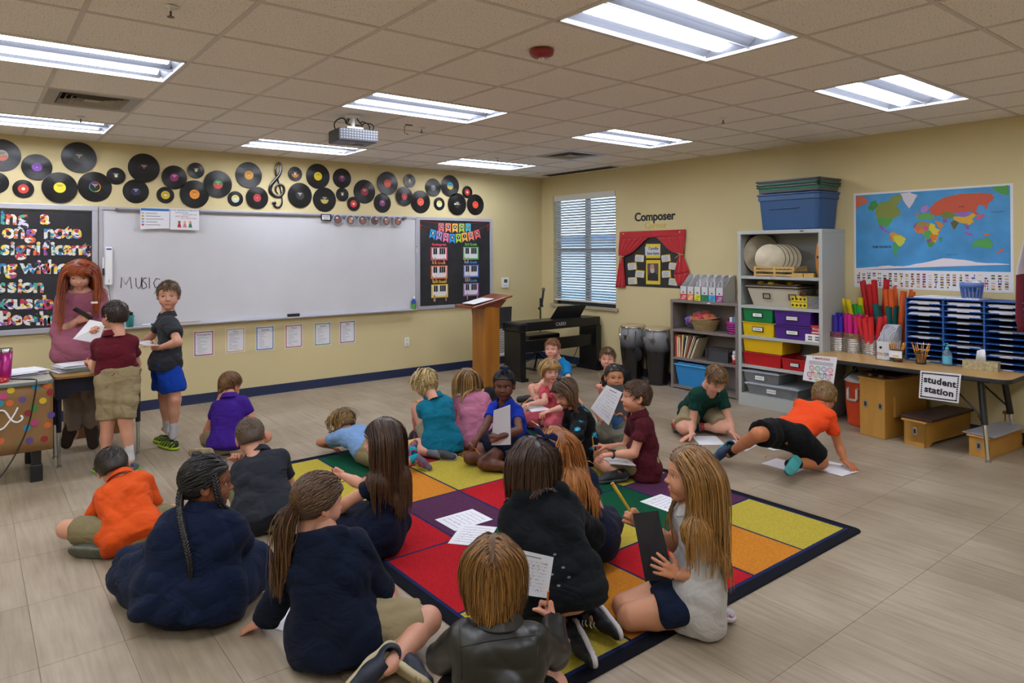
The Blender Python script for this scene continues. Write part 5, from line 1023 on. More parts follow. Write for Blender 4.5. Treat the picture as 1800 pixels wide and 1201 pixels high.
for r_ in range(NR_):
 for k in range(3):
  h_ = .02 if (r_ >= NR_-2) or (r_ == NR_-3 and k < 2) else (.004 if (r_ + k) % 3 != 1 or r_ > 6 else .008); 
  if r_ < NR_-3 and (r_ + k) % 4: continue
  z = szb+.0115+r_*dzz; y0, y1 = syl-(k+1)*cw+.03, syl-k*cw-.02; m_ = MB((sx0+.02, (y0+y1)/2, z))
  for q in range(3): m_.box(sx0+.02+.006*q, sx0+.24, y0+.004*q, y1-.006*((q+k) % 3), z+q*h_/3, z+(q+1)*h_/3-.0006)
  o = m_.build('paper_stack', M_paper); tag(o, 'stack of white papers in the blue sorter, %s column, slot %s from the top' % (('left', 'middle', 'right')[k], ('first', 'second', 'third', 'fourth', 'fifth', 'sixth', 'seventh', 'eighth', 'ninth', 'tenth', 'bottom')[NR_-1-r_]), 'paper stack', 'papers in the sorter')
p = onX(1705, 523, 6.72); t = thing('plastic_basket', 'pale blue plastic basket on top of the mail sorter', 'basket', (6.76, p[1], szt)); M_lb = mat('pale_blue_plastic', '#5c78b8', .4); m_ = MB(); n = 16
MB().lathe([(0, 0), (.065, 0), (.066, .01), (.0, .01)], 24, cap=False).build('base', M_lb, t)
for k in range(n): a = 2*PI*k/n; m_.tube([(.065*math.cos(a), .065*math.sin(a), 0), (.08*math.cos(a), .08*math.sin(a), .11)], .006, 4)
m_.build('ribs', M_lb, t); MB().lathe([(.077, .105), (.086, .108), (.088, .145), (.082, .145)], 24, cap=False).build('rim', M_lb, t, smooth=True); MB().tube([(.0+.02, .085*math.cos(PI*k/8), .13+.02*math.sin(PI*k/8)) for k in range(9)], .006, 6).build('handle', M_lb, t)
for k in range(4): blob(MB(), (.03*math.cos(k*1.6), .03*math.sin(k*1.6), .10+.02*(k % 2)), .035, 8, .4, seed=k).build('packet', cmat(('#2c5cb0', '#b8c4e0', '#3c6cc0', '#e0e0e8')[k], .4), t, smooth=True)
for k in range(2):
 t = tag(MB((6.80, 2.42-.22*k, szt)).hexa([(6.68, 2.3-.25*k, szt+.0005), (6.92, 2.28-.25*k, szt+.0005), (6.94, 2.5-.25*k, szt+.0005), (6.7, 2.55-.25*k, szt+.0005)], [(6.68, 2.3-.25*k, szt+.012), (6.92, 2.28-.25*k, szt+.009), (6.94, 2.5-.25*k, szt+.014), (6.7, 2.55-.25*k, szt+.01)]).build('loose_papers', M_paper), 'loose papers on top of the sorter, %s pile' % ('left', 'right')[k], 'paper stack')
# under the table
M_ply = mat('birch_ply', '#b5853a', .38, noise=(2.2, .12), stretch=(1, 6, 1), coat=.2); M_rose = mat('rosewood', '#3c1c18', .35)
def vent_plate(mb_par, x, y, z, face='x'):
 o = MB().lathe([(0, -.003), (.019, -.003), (.019, 0)], 16, c=(x, y, z+.016), ax='x', cap=False).lathe([(0, -.003), (.019, -.003), (.019, 0)], 16, c=(x, y, z-.016), ax='x', cap=False).box(x-.003, x, y-.017, y+.017, z-.016, z+.016).build('sound_plate', cmat('#8c8478', .4), mb_par)
 MB().box(x-.004, x-.003, y-.008, y+.008, z-.018, z+.018).build('plate_slot', INK, mb_par)
t = thing('bass_xylophone', 'tall birch bass xylophone box with dark rosewood bars', 'xylophone', (6.29, 2.735, 0), -.16)
MB().box(0, .62, -.115, .115, .0, .50).build('resonator_box', M_ply, t, bevel=.004); MB().box(-.012, .64, -.125, .125, .50, .515).build('top_rail', M_ply, t, bevel=.003)
MB().box(.12, .2, -.135, -.115, .18, .36).build('side_handle', M_ply, t, bevel=.004)
for y in (-.075, .06): vent_plate(t, -.0005, y, .28)
for y in (-.06, .04): MB().lathe([(0, -.02), (.02, -.012), (.024, 0), (.018, .014), (0, .02)], 14, c=(.04, y, .533), cap=False).build('mallet_ball', cmat('#6c4a24', .5), t, smooth=True)
for k in range(12): MB().box(.09+k*.043, .125+k*.043, -.155+.002*k, .155-.002*k, .518, .54).build('bar', M_rose, t, bevel=.003)
t = thing('alto_xylophone', 'low birch xylophone with dark red wooden bars in the middle under the table', 'xylophone', (6.27, 2.39, 0), -.12)
for y in (0,):
 MB().prism([(0, 0), (0, .2), (.78, .2), (.78, .03), (.74, .0), (.7, .03), (.12, .03), (.07, 0)], -.085, -.075, 'y').prism([(0, 0), (0, .2), (.78, .2), (.78, .03), (.74, .0), (.7, .03), (.12, .03), (.07, 0)], .075, .085, 'y').box(0, .01, -.085, .085, 0, .2).box(.0, .78, -.08, .08, .035, .19).build('resonator_box', M_ply, t)
[MB().box(a, b, -.1, .1, .2, .215).build('end_rail', M_ply, t, bevel=.004) for a, b in ((-.016, .03), (.75, .79))]; vent_plate(t, -.0005, -.005, .125)
for k in range(17): w_ = .135-.0015*k; MB().box(.01+k*.045, .048+k*.045, -w_, w_, .218, .238).build('bar', M_rose, t, bevel=.003)
t = thing('metallophone', 'low birch metallophone with silver bars beside the table leg', 'metallophone', (6.32, 1.945, 0), -.10)
MB().box(0, .6, -.07, .07, 0, .155).build('resonator_box', M_ply, t, bevel=.003); MB().box(-.016, .03, -.085, .085, .155, .17).build('end_rail', M_ply, t, bevel=.004); vent_plate(t, -.0005, .0, .09)
for k in range(19): w_ = .115-.001*k; MB().box(-.005+k*.033, .020+k*.033, -w_, w_, .175, .181).build('bar', M_alu, t)
for k in (-1, 1): MB().tube([(0, k*.06, .172), (.62, k*.05, .172)], .003, 5).build('bar_cord', M_black, t)
for k, (px_, py_) in enumerate(((1767, 738), (1723, 745))):
 p = onX(px_, py_, 6.88 if k == 0 else 6.75); t = thing('mallet', 'upright mallet with a wooden ball head, %s one behind the table leg' % ('right', 'left')[k], 'mallet', (p[0], p[1], .01)); hz_ = p[2] + (.10 if k else .13)*0 + .05
 MB().tube([(0, 0, .19), (0, 0, hz_)], .004, 6).build('stick', M_black, t); MB().lathe([(0, -.019), (.015, -.013), (.019, 0), (.015, .013), (0, .019)], 14, c=(0, 0, hz_), cap=False).build('ball', cmat('#8a5c34'), t, smooth=True)
c = onz(1508, 745, 0); t = thing('water_cooler', 'orange round drink cooler with a white lid and handle', 'cooler', (6.66, 2.97, 0))
MB().lathe([(0, 0), (.125, 0), (.135, .02), (.15, .2), (.152, .205), (.155, .40), (.158, .41), (.0, .41)], 32, cap=False).build('cooler_body', mat('cooler_orange', '#d8481c', .4), t, smooth=True); MB().lathe([(0, .41), (.162, .41), (.165, .44), (.15, .455), (.12, .47), (0, .475)], 32, cap=False).build('lid', M_white, t, smooth=True)
MB().tube([(-.16, .06, .36), (-.185, .06, .35), (-.185, .06, .26), (-.165, .06, .25), (-.17, -.0, .25), (-.185, -.02, .27), (-.185, -.02, .35), (-.16, -.02, .36)], .012, 8).build('handle', M_white, t, smooth=True)
t = thing('power_strip', 'black coiled cable and bag on the floor at the right edge', 'cable', (6.9, 1.77, 0)); MB().tube([(.03+.06*math.cos(k*.5), .05*math.sin(k*.5), .012+.006*k) for k in range(20)], .009, 8).build('cable', M_black, t)
# ================================================================== left: teacher desk, student desk
dz_ = .735; M_kraft = mat('kraft_paper', '#86643c', .85, noise=(3, .08)); M_dtop = mat('desk_laminate', '#a8a294', .4, noise=(30, .1))
t = thing('teacher_desk', 'desk wrapped in dotted brown kraft paper at the left edge', 'desk', (-.1, 6.2, 0))
MB().prism([(-1.1, 5.86), (.46, 5.86), (.495, 5.89), (.495, 6.58), (-1.1, 6.58)], dz_-.028, dz_).build('desktop', M_dtop, t, world=True, bevel=.004); MB().prism([(-1.11, 5.855), (.465, 5.855), (.503, 5.888), (.503, 6.585), (-1.11, 6.585)], dz_-.03, dz_-.006).build('edge_band', cmat('#6a7370'), t, world=True, bevel=.004)
m_ = MB(); n = 40; vs = []
for i in range(n+1):
 for j in range(7): u_, v_ = i/n, j/6; vs.append((-1.1+1.597*u_, 5.874 + .004*math.sin(u_*40+v_*3)*v_ + .003*math.sin(u_*13), dz_-.03 - v_*(.455 + .02*u_ - .0)))
m_.add(vs, [(i*7+j, (i+1)*7+j, (i+1)*7+j+1, i*7+j+1) for i in range(n) for j in range(6)]); o = m_.build('kraft_cover', M_kraft, t, smooth=True, world=True); so = o.modifiers.new('s', 'SOLIDIFY'); so.thickness = .003
MB().box(.486, .491, 5.885, 6.55, .28, dz_-.03).build('kraft_side', M_kraft, t, world=True)
for x, y in ((.40, 5.95), (.40, 6.5), (-1.0, 5.95), (-1.0, 6.5)): MB().box(x-.03, x+.03, y-.03, y+.03, 0, dz_-.03).box(x-.038, x+.038, y-.038, y+.038, 0, .12).build('leg', M_black, t, world=True, bevel=.006)
_dots = [(21, 686, '#d0b028'), (8, 696, '#b83c7c'), (41, 702, '#5c4488'), (2, 709, '#2880a0'), (19, 708, '#c8642c'), (64.5, 680, '#2880a0'), (85, 677, '#c8642c'), (90, 689, '#8c2028'), (77, 704, '#d0b028'), (61.5, 717, '#2f8c34'), (50.5, 726, '#8c2028'), (63, 743, '#b83c7c'), (49, 752, '#2880a0'), (26.5, 758, '#d0b028'), (85, 747, '#c8642c'), (3.5, 775, '#c8642c'), (26, 777, '#2f8c34'), (53.5, 774, '#5c4488'), (79.5, 771, '#8c2028'), (92, 729, '#5c4488')]
for x, y, c in _dots: p = onY(x, y, 5.875); MB().lathe([(0, 0), (.0225, 0)], 18, c=(p[0]-.006, 5.8665, p[2]), ax='y', cap=False).build('paper_dot', cmat(c), t, world=True)
pw = lambda x, y: onY(x/3.752, 540+y/3.752, 5.866)
m_ = MB(); sp = lambda pts, r: m_.tube(smooth_path([pw(*q) for q in pts], [r]*len(pts))[0], r, 6)
sp([(-20, 690), (20, 680), (45, 700), (70, 745), (110, 765), (145, 745), (150, 725), (135, 715)], .007); sp([(118, 662), (95, 710), (50, 770), (20, 805), (-25, 815)], .006); m_.build('white_lettering', M_white, t, world=True)
t = thing('document_camera', 'red based document camera with a black gooseneck on the desk', 'camera', (.16, 5.97, dz_)); MB().lathe([(0, 0), (.085, 0), (.088, .012), (.07, .035), (.0, .04)], 24, cap=False).build('base', mat('red_gloss', '#b3181c', .25, coat=.4), t, smooth=True)
p0, p1 = onY(31, 650, 5.97), onY(0, 607, 5.97); P = [(.0, 0, .035), (.02, 0, .12), (.022, 0, .2), (.0, 0, .27), (-.04, 0, .30), (-.09, 0, .305), (-.15, 0, .28)]; P, _ = smooth_path([np.array(q) for q in P], [1]*7); MB().tube(P, .011, 10).build('gooseneck', M_black, t, smooth=True); MB().cbox((-.17, 0, .265), (.06, .05, .05)).build('camera_head', M_black, t, bevel=.01)
P, _ = smooth_path([np.array(q) for q in ((.09, .0, .012), (.17, -.02, .006), (.24, -.08, .004), (.235, -.135, .0), (.225, -.14, -.1), (.18, -.15, -.35), (.04, -.2, -.62), (-.12, -.25, -.725))], [1]*8); MB().tube(P, .005, 8).build('cable', M_black, t, smooth=True)
t = thing('travel_tumbler', 'magenta insulated tumbler with a steel rim on the desk', 'tumbler', (-.03+.055, 6.03, dz_)); t.location.x = onY(8, 650, 6.05)[0]; MB().lathe([(0, 0), (.036, 0), (.038, .01), (.048, .2), (.0475, .2)], 28, cap=False).build('body', mat('magenta_steel', '#a01470', .3, .3), t, smooth=True); MB().lathe([(.0475, .2), (.047, .225), (.044, .228), (.043, .2), (0, .2)], 28, cap=False).build('steel_rim', M_chrome, t, smooth=True)
t = thing('computer_mouse', 'black desk device at the lower left edge of the desktop', 'device', (.035, 5.93, dz_)); blob(MB(), (0, 0, .035), .045, 8, .05, (1.1, .8, .75), 3).build('body', M_black, t, smooth=True)
def pile(label, name, c, n, w, d, rz, z0, th=.0035, jit=.02, group=None, colors=None, cat='paper stack'):
 t = thing(name, label, cat, (c[0], c[1], z0), rz, group)
 for k in range(n):
  g = RNG.uniform(-jit, jit, 2); a = RNG.uniform(-.15, .15)*(jit > .01); ca, sa = math.cos(a), math.sin(a)
  q = [(g[0]+x*ca-y*sa, g[1]+x*sa+y*ca) for x, y in ((-w/2, -d/2), (w/2, -d/2), (w/2, d/2), (-w/2, d/2))]; MB().prism(q, k*th, (k+1)*th-.0004).build('sheet', (colors[k % len(colors)] if colors else M_paper), t)
 return t
pile('spread of white papers on the kraft covered desk', 'paper_pile', (.26, 6.2), 9, .32, .24, .4, dz_, .004, .06); pile('second spread of white papers behind the document camera', 'paper_pile', (.08, 6.33), 6, .3, .22, -.3, dz_, .003, .05)
# student desk
M_dsk = mat('desk_top_wood', '#8f6a38', .4, noise=(5, .12), stretch=(1, 8, 1)); M_nv = mat('navy_plastic', '#12172a', .4)
t = thing('student_desk', 'student desk with wood top, navy book box and chrome legs', 'desk', (.83, 6.35, 0)); hz_ = .705
pl = []
for cx_, cy_, a0 in ((1.10, 6.16, -90), (1.10, 6.55, 0), (.555, 6.55, 90), (.555, 6.16, 180)):
 for k in range(4): a = math.radians(a0+30*k); pl.append((cx_+.03*math.cos(a), cy_+.03*math.sin(a)))
MB().prism(pl, hz_-.022, hz_).build('desktop', M_dsk, t, world=True, bevel=.004)
MB().prism([(.535, hz_-.022), (1.125, hz_-.022), (1.12, .52), (1.05, .53), (1.0, .57), (.66, .57), (.61, .53), (.54, .52)], 6.17, 6.53, 'y').build('book_box', M_nv, t, world=True, bevel=.006)
for x, y in ((.562, 6.20), (1.108, 6.20), (1.108, 6.50), (.562, 6.50)):
 MB().tube([(x, y, .52), (x, y, .27)], .019, 12).build('leg_sleeve', M_nv, t, world=True); MB().tube([(x, y, .3), (x, y, .02)], .0135, 12).build('leg', M_chrome, t, world=True); MB().lathe([(0, 0), (.02, 0), (.018, .016), (.0, .02)], 12, c=(x, y, 0), cap=False).build('foot', M_chrome, t, world=True)
pile('stack of white papers and notebooks on the student desk', 'paper_pile', (.71, 6.40), 11, .3, .22, .1, hz_, .005, .02, colors=[cmat('#3c6c64'), M_paper, cmat('#b8b8c0'), M_paper, M_paper, cmat('#d8d8dc')])
pile('thin booklet lying open on the student desk right corner', 'paper_pile', (1.03, 6.24), 3, .14, .1, -.2, hz_, .003, .006)
t = thing('cardboard_box', 'brown cardboard carton on the floor under the student desk', 'box', (.9, 7.2, 0)); MB().box(-.2, .22, -.15, .15, 0, .42).build('carton', mat('cardboard', '#7c5430', .85, noise=(4, .06)), t, bevel=.004)
MB().box(-.14, .12, -.151, -.15, .25, .28).build('print', cmat('#4c3420'), t); MB().box(-.02, .02, -.152, -.15, 0, .42).build('tape', cmat('#8c6c44', .3), t)
# ================================================================== lectern
M_oak = mat('lectern_wood', '#99621c', .35, noise=(3, .22), stretch=(4, 4, .5), coat=.2); M_oak2 = mat('lectern_top_wood', '#7c3c20', .35, noise=(4, .15), coat=.2)
lx0, ly0 = 4.875, 6.50
t = thing('lectern', 'tall oak lectern with a wide slanted reddish top', 'lectern', (lx0, ly0, 0))
e = {}
cxx, cyy = onz(850, 685, 0)[:2]
MB().box(-.10, .115, -.13, .13, .06, 1.01).build('column', M_oak, t, bevel=.006); MB().box(-.135, .16, -.17, .17, 0, .06).build('base', M_oak, t, bevel=.01)
a0 = math.atan2(.10, .62); top = []
MB().hexa([(-.31, -.17, .985), (.25, -.21, 1.10), (.25, .21, 1.10), (-.31, .17, .985)], [(-.31, -.17, 1.005), (.25, -.21, 1.125), (.25, .21, 1.125), (-.31, .17, 1.005)]).build('reading_top', M_oak2, t, bevel=.006)
MB().hexa([(-.1, -.12, .97), (.12, -.13, .97), (.12, .13, .97), (-.1, .12, .97)], [(-.16, -.14, 1.012), (.2, -.16, 1.07), (.2, .16, 1.07), (-.16, .14, 1.012)]).build('support', M_oak2, t)
MB().box(-.322, -.308, -.17, .17, .985, 1.02).build('book_ledge', M_oak2, t, bevel=.003)
t2 = thing('paper_sheets', 'white sheets lying on the slanted lectern top', 'paper stack', (lx0-.06, ly0, 1.056)); MB().hexa([(-.2, -.13, -.0225), (.08, -.14, .0275), (.08, .1, .0275), (-.2, .1, -.0225)], [(-.2, -.13, -.0175), (.08, -.14, .0325), (.08, .1, .0325), (-.2, .1, -.0175)]).build('sheet', M_paper, t2)
# music stand
t = thing('music_stand', 'black music stand with a wide tilted desk behind the lectern', 'music stand', (5.40, 7.05, 0)); MB().hexa([(-.30, -.02, .66), (.30, -.02, .66), (.30, .0, .66), (-.30, 0, .66)], [(-.25, .11, .90), (.42-.0, .11, .90), (.42, .115, .90), (-.25, .115, .90)]).build('desk', M_black, t, bevel=.003); MB().box(-.30, .30, -.07, .0, .645, .655).build('ledge', M_black, t); MB().tube([(.04, .06, .74), (.04, .03, .2), (.04, .03, .08)], .012, 10).build('pole', M_black, t)
for k in range(3): a = k*2.1; MB().tube([(.04, .03, .2), (.04+.2*math.cos(a), .03+.2*math.sin(a), .01)], .008, 8).build('leg', M_black, t)
# piano
M_pia = mat('piano_black', '#101114', .32); px0, px1, py_ = 5.50, 6.955, 6.62
t = thing('digital_piano', 'black digital piano on a panel stand, seen from its back', 'piano', ((px0+px1)/2, py_+.14, 0))
MB().box(px0+.03, px1, py_, py_+.30, .62, .735).build('keyboard_case', M_pia, t, world=True, bevel=.006)
for x in (px0, px1-.10): MB().box(x, x+(.09 if x == px0 else .10), py_-.02, py_+.31, .0, .62).build('side_panel', M_pia, t, world=True, bevel=.004)
MB().box(px0-.02, px0+.11, py_-.03, py_+.33, .62, .73).build('end_cheek', M_pia, t, world=True, bevel=.02)
MB().box(px0+.09, px1-.10, py_+.03, py_+.06, .345, .50).build('back_rail', M_pia, t, world=True, bevel=.004)
for x in (px0-.01, px1-.11): MB().box(x, x+.11, py_-.06, py_+.36, 0, .04).build('foot', M_pia, t, world=True, bevel=.006)
text('maker_name', 'CASIO', .062, M_alu, t, (6.21, py_-.0015, .68), '-y', .0006, .0018, spacing=1.05)
for k in range(30): xx = px0+.13+k*.044; MB().box(xx, xx+.0425, py_+.3, py_+.42, .66, .685).build('white_key', M_white, t, world=True)
MB().box(px0+.1, px1-.02, py_+.29, py_+.43, .63, .66).build('key_bed', M_pia, t, world=True)
t = thing('music_rest', 'black sheet music rest standing on the piano', 'music rest', (6.48, py_+.18, .735)); MB().hexa([(-.29, 0, 0), (.27, 0, 0), (.27, .012, 0), (-.29, .012, 0)], [(-.2, -.05, .165), (.35, -.05, .165), (.35, -.044, .165), (-.2, -.044, .165)]).build('rest_panel', M_black, t, bevel=.003)
t = thing('piano_bench', 'black padded bench on the far side of the piano', 'bench', (6.35, 7.25, 0)); MB().box(-.29, .29, -.16, .16, .40, .49).build('cushion', mat('vinyl_black', '#141414', .4), t, bevel=.02); MB().box(-.22, .22, -.14, .14, .36, .40).build('frame', M_black, t)
for s in (-1, 1): MB().tube([(s*.2, -.16, .02), (-s*.2, .16, .37)], .014, 8).tube([(-s*.2, -.16, .02), (s*.2, .16, .37)], .014, 8).tube([(s*.2, -.2, .02), (s*.2, .2, .02)], .014, 8).build('leg', M_black, t)
t = thing('microphone_stand', 'folded black microphone stand leaning near the corner', 'microphone stand', (6.70, 7.58, 0)); MB().tube([(0, 0, .05), (0, 0, .95)], .011, 8).tube([(0, 0, .95), (.05, .0, .82)], .01, 8).build('pole', M_black, t); MB().tube([(.02, 0, .82), (.055, -.01, 1.06)], .016, 10).build('boom_arm', M_black, t); MB().lathe([(0, -.02), (.024, -.01), (.026, .02), (0, .04)], 12, c=(.055, -.01, 1.07), cap=False).build('clip', cmat('#55565a', .4), t, smooth=True); MB().lathe([(0, 0), (.018, .0), (.018, .03), (0, .03)], 10, c=(-.03, 0, .80), ax='x').build('clamp_knob', M_black, t)
for k in range(3): a = k*2.1+.4; MB().tube([(0, 0, .12), (.22*math.cos(a), .22*math.sin(a), .01)], .009, 8).build('leg', M_black, t)
for k, (pts) in enumerate(([(6.6, 6.62, .62), (6.7, 6.75, .4), (6.75, 6.95, .12), (6.85, 7.2, .012), (6.97, 7.4, .01)], [(5.55, 6.45, .012), (5.7, 6.3, .01), (6.0, 6.35, .01), (6.2, 6.5, .01), (6.7, 6.95, .008), (6.95, 7.0, .01)])):
 P, _ = smooth_path([np.array(q) for q in pts], [1]*len(pts)); c = P[0]; tag(MB(c).tube(P, .005, 6).build('power_cable', M_black, smooth=True), ('black cable hanging behind the piano' if k == 0 else 'black cable lying on the floor by the piano foot'), 'cable')
# congas
M_conga = mat('conga_fade', '#0c0c0e', .25, coat=.5); _n = NT(M_conga); _tc = _n.new('ShaderNodeTexCoord'); _s = _n.new('ShaderNodeSeparateXYZ'); _n.ln(_tc.outputs['Object'], _s.inputs[0])
_n.ln(_n.ramp(_s.outputs[2], [(.40, lin('#0b0b0d')), (.62, lin('#8a8c92'))]), _n.b.inputs['Base Color'])
M_hide = mat('conga_hide', '#b09c74', .6)
for k, (x, y, hh, r) in enumerate(((6.76, 5.86, .70, .150), (6.745, 5.45, .70, .150))):
 t = thing('conga_drum', 'black and silver fade conga drum, %s of the pair' % ('left', 'right')[k], 'conga', (x, y, 0), 0, 'conga drums')
 prof = [(0, 0), (.115, 0), (.118, .012), (.115, .03), (.128, .12), (.148, .26), (.163, .40), (.166, .47), (.16, .56), (.146, .66), (.142, .672)]
 MB().lathe(prof, 36, cap=False).build('shell', M_conga, t, smooth=True); MB().lathe([(0, .70), (.12, .702), (.15, .697), (.158, .685), (.15, .668)], 36, cap=False).build('drum_hide', M_hide, t, smooth=True)
 MB().tube([(.158*math.cos(2*PI*q/32), .158*math.sin(2*PI*q/32), .672) for q in range(33)], .007, 8, cap=False).build('hoop', M_chrome, t, smooth=True); MB().lathe([(.117, .0), (.121, .0), (.121, .02), (.117, .02)], 32, cap=False).build('base_ring', M_black, t)
 for q in range(6):
  a = q*PI/3 + PI + .35; c_, s_ = math.cos(a), math.sin(a); f = lambda rr, z: (rr*c_, rr*s_, z)
  MB().tube([f(.163, .675), f(.172, .66), f(.176, .6), f(.170, .50)], .005, 6).build('tension_rod', M_chrome, t); m_ = MB(); e1 = np.array([-s_, c_, 0]); b = np.array(f(.167, .545)); pts = [b + e1*u_*.022 + np.array([0, 0, v_*.035]) for u_, v_ in ((0, -1.3), (.8, -.3), (1, .5), (.5, 1.1), (-.5, 1.1), (-1, .5), (-.8, -.3))]; nrm = np.array([c_, s_, 0])*.008
  m_.add([*(p - nrm for p in pts), *(p + nrm for p in pts)], [tuple(range(7))[::-1], tuple(range(7, 14))] + [(i, (i+1) % 7, 7+(i+1) % 7, 7+i) for i in range(7)]); m_.build('lug_plate', M_chrome, t, bevel=.002)
 a = PI + .1; b = np.array([.168*math.cos(a), .168*math.sin(a), .55]); m_ = MB(); pts = [b + np.array([-.001, -u_*.03, v_*.03]) for u_, v_ in ((-1.3, .8), (1.3, .8), (.5, .3), (.35, -1), (-.35, -1), (-.5, .3))]; m_.add([*(p for p in pts), *(p + (-.004, 0, 0) for p in pts)], [tuple(range(6))[::-1], tuple(range(6, 12))] + [(i, (i+1) % 6, 6+(i+1) % 6, 6+i) for i in range(6)]); m_.build('winged_badge', M_chrome, t)
t = thing('cloth_bag', 'black cloth pouch hanging between the two congas', 'bag', (6.58, 5.63, .36)); blob(MB(), (0, 0, 0), .07, 10, .1, (.35, .9, 1.2), 5).build('pouch', mat('black_cloth', '#15151a', .9), t, smooth=True); MB().tube([(0, .05, .07), (.08, .1, .25), (.1, .14, .3)], .006, 6).build('strap', M_black, t)
# ================================================================== papers and pencils on the floor
def floor_sheet(label, px, z=.0012, lines=True, name='sheet_music', th=.0008, m=None, cat='paper'):
 P = [onz(x, y, z) for x, y in px]; c = sum(P)/4; u_ = P[1]-P[0]; v_ = P[3]-P[0]; w_ = np.linalg.norm(u_); h_ = np.linalg.norm(v_)
 a = math.atan2(u_[1], u_[0]); W_, H_ = (.279, .216) if w_ > h_ else (.216, .279)
 sgn = 1 if u_[0]*v_[1]-u_[1]*v_[0] > 0 else -1
 t = thing(name, label, cat, (c[0], c[1], z), a); MB().box(-W_/2, W_/2, -H_/2, H_/2, 0, th).build('sheet', m or M_paper, t)
 if lines:
  m_ = MB(); lw = .0016; along = W_ < H_
  for k in range(7):
   s = -.36+k*.12
   if along: m_.box(-W_*.4, W_*.38, s*H_-lw, s*H_+lw, th, th+.0003)
   else: m_.box(s*W_-lw, s*W_+lw, -H_*.4, H_*.38, th, th+.0003)
  for k in range(16): x, y = RNG.uniform(-.38, .38)*W_, (-.36+.12*int(RNG.integers(7))+.03)*H_ if along else RNG.uniform(-.38, .38)*H_; m_.box(x-.003, x+.003, y-.004, y+.004, th, th+.0003)
  m_.build('printed_notes', cmat('#8a8a90'), t)
 return t
RZ = .0105
floor_sheet('sheet music on the purple rug square, upper of the two overlapping', [(766, 914), (829, 896), (866, 912), (800, 934)], RZ)
floor_sheet('sheet music lower of the two overlapping, partly behind the bob haired child', [(779, 957), (805, 922), (880, 925), (862, 962)], RZ+.0015)
floor_sheet('sheet of music lying on the green rug square', [(1134, 885), (1170, 872), (1210, 885), (1182, 903)], RZ)
floor_sheet('blank white sheet by the green polo boy, leftmost on the floor', [(1221, 766), (1260, 766), (1270, 783), (1227, 783)], lines=False)
floor_sheet('sheet music between the green polo boy and orange shirt boy', [(1270, 785), (1292, 773), (1330, 781), (1310, 793)]); floor_sheet('sheet music just behind the orange shirt boy leg', [(1327, 776), (1356, 772), (1380, 787), (1360, 794)], .0025)
floor_sheet('white clipboard sheet under the orange shirt boy hand', [(1437, 820), (1462, 813), (1492, 829), (1462, 838)], .003, lines=False, th=.004); floor_sheet('white sheet under the clipboard by the orange shirt boy', [(1425, 818), (1445, 808), (1462, 816), (1440, 828)], .0012, lines=False)
floor_sheet('sheet of paper by the orange shirt boy knee', [(1365, 815), (1385, 808), (1400, 820), (1375, 830)], .0012, lines=False)
floor_sheet('white sheet beside the girl in the navy hoodie', [(505, 1062), (520, 1065), (515, 1092), (498, 1088)], .0012, lines=False)
p = onz(1346, 803, .005); t = pencil(p, onz(1349, 795, .005)-p, 'short yellow pencil stub lying on the floor behind the orange shirt boy', None, L=.06, name='pencil')
p = onz(1155, 786, .005); pencil(p, onz(1161, 779, .005)-p, 'orange pencil lying on the floor behind the maroon polo boy', None, '#d87020', L=.14)
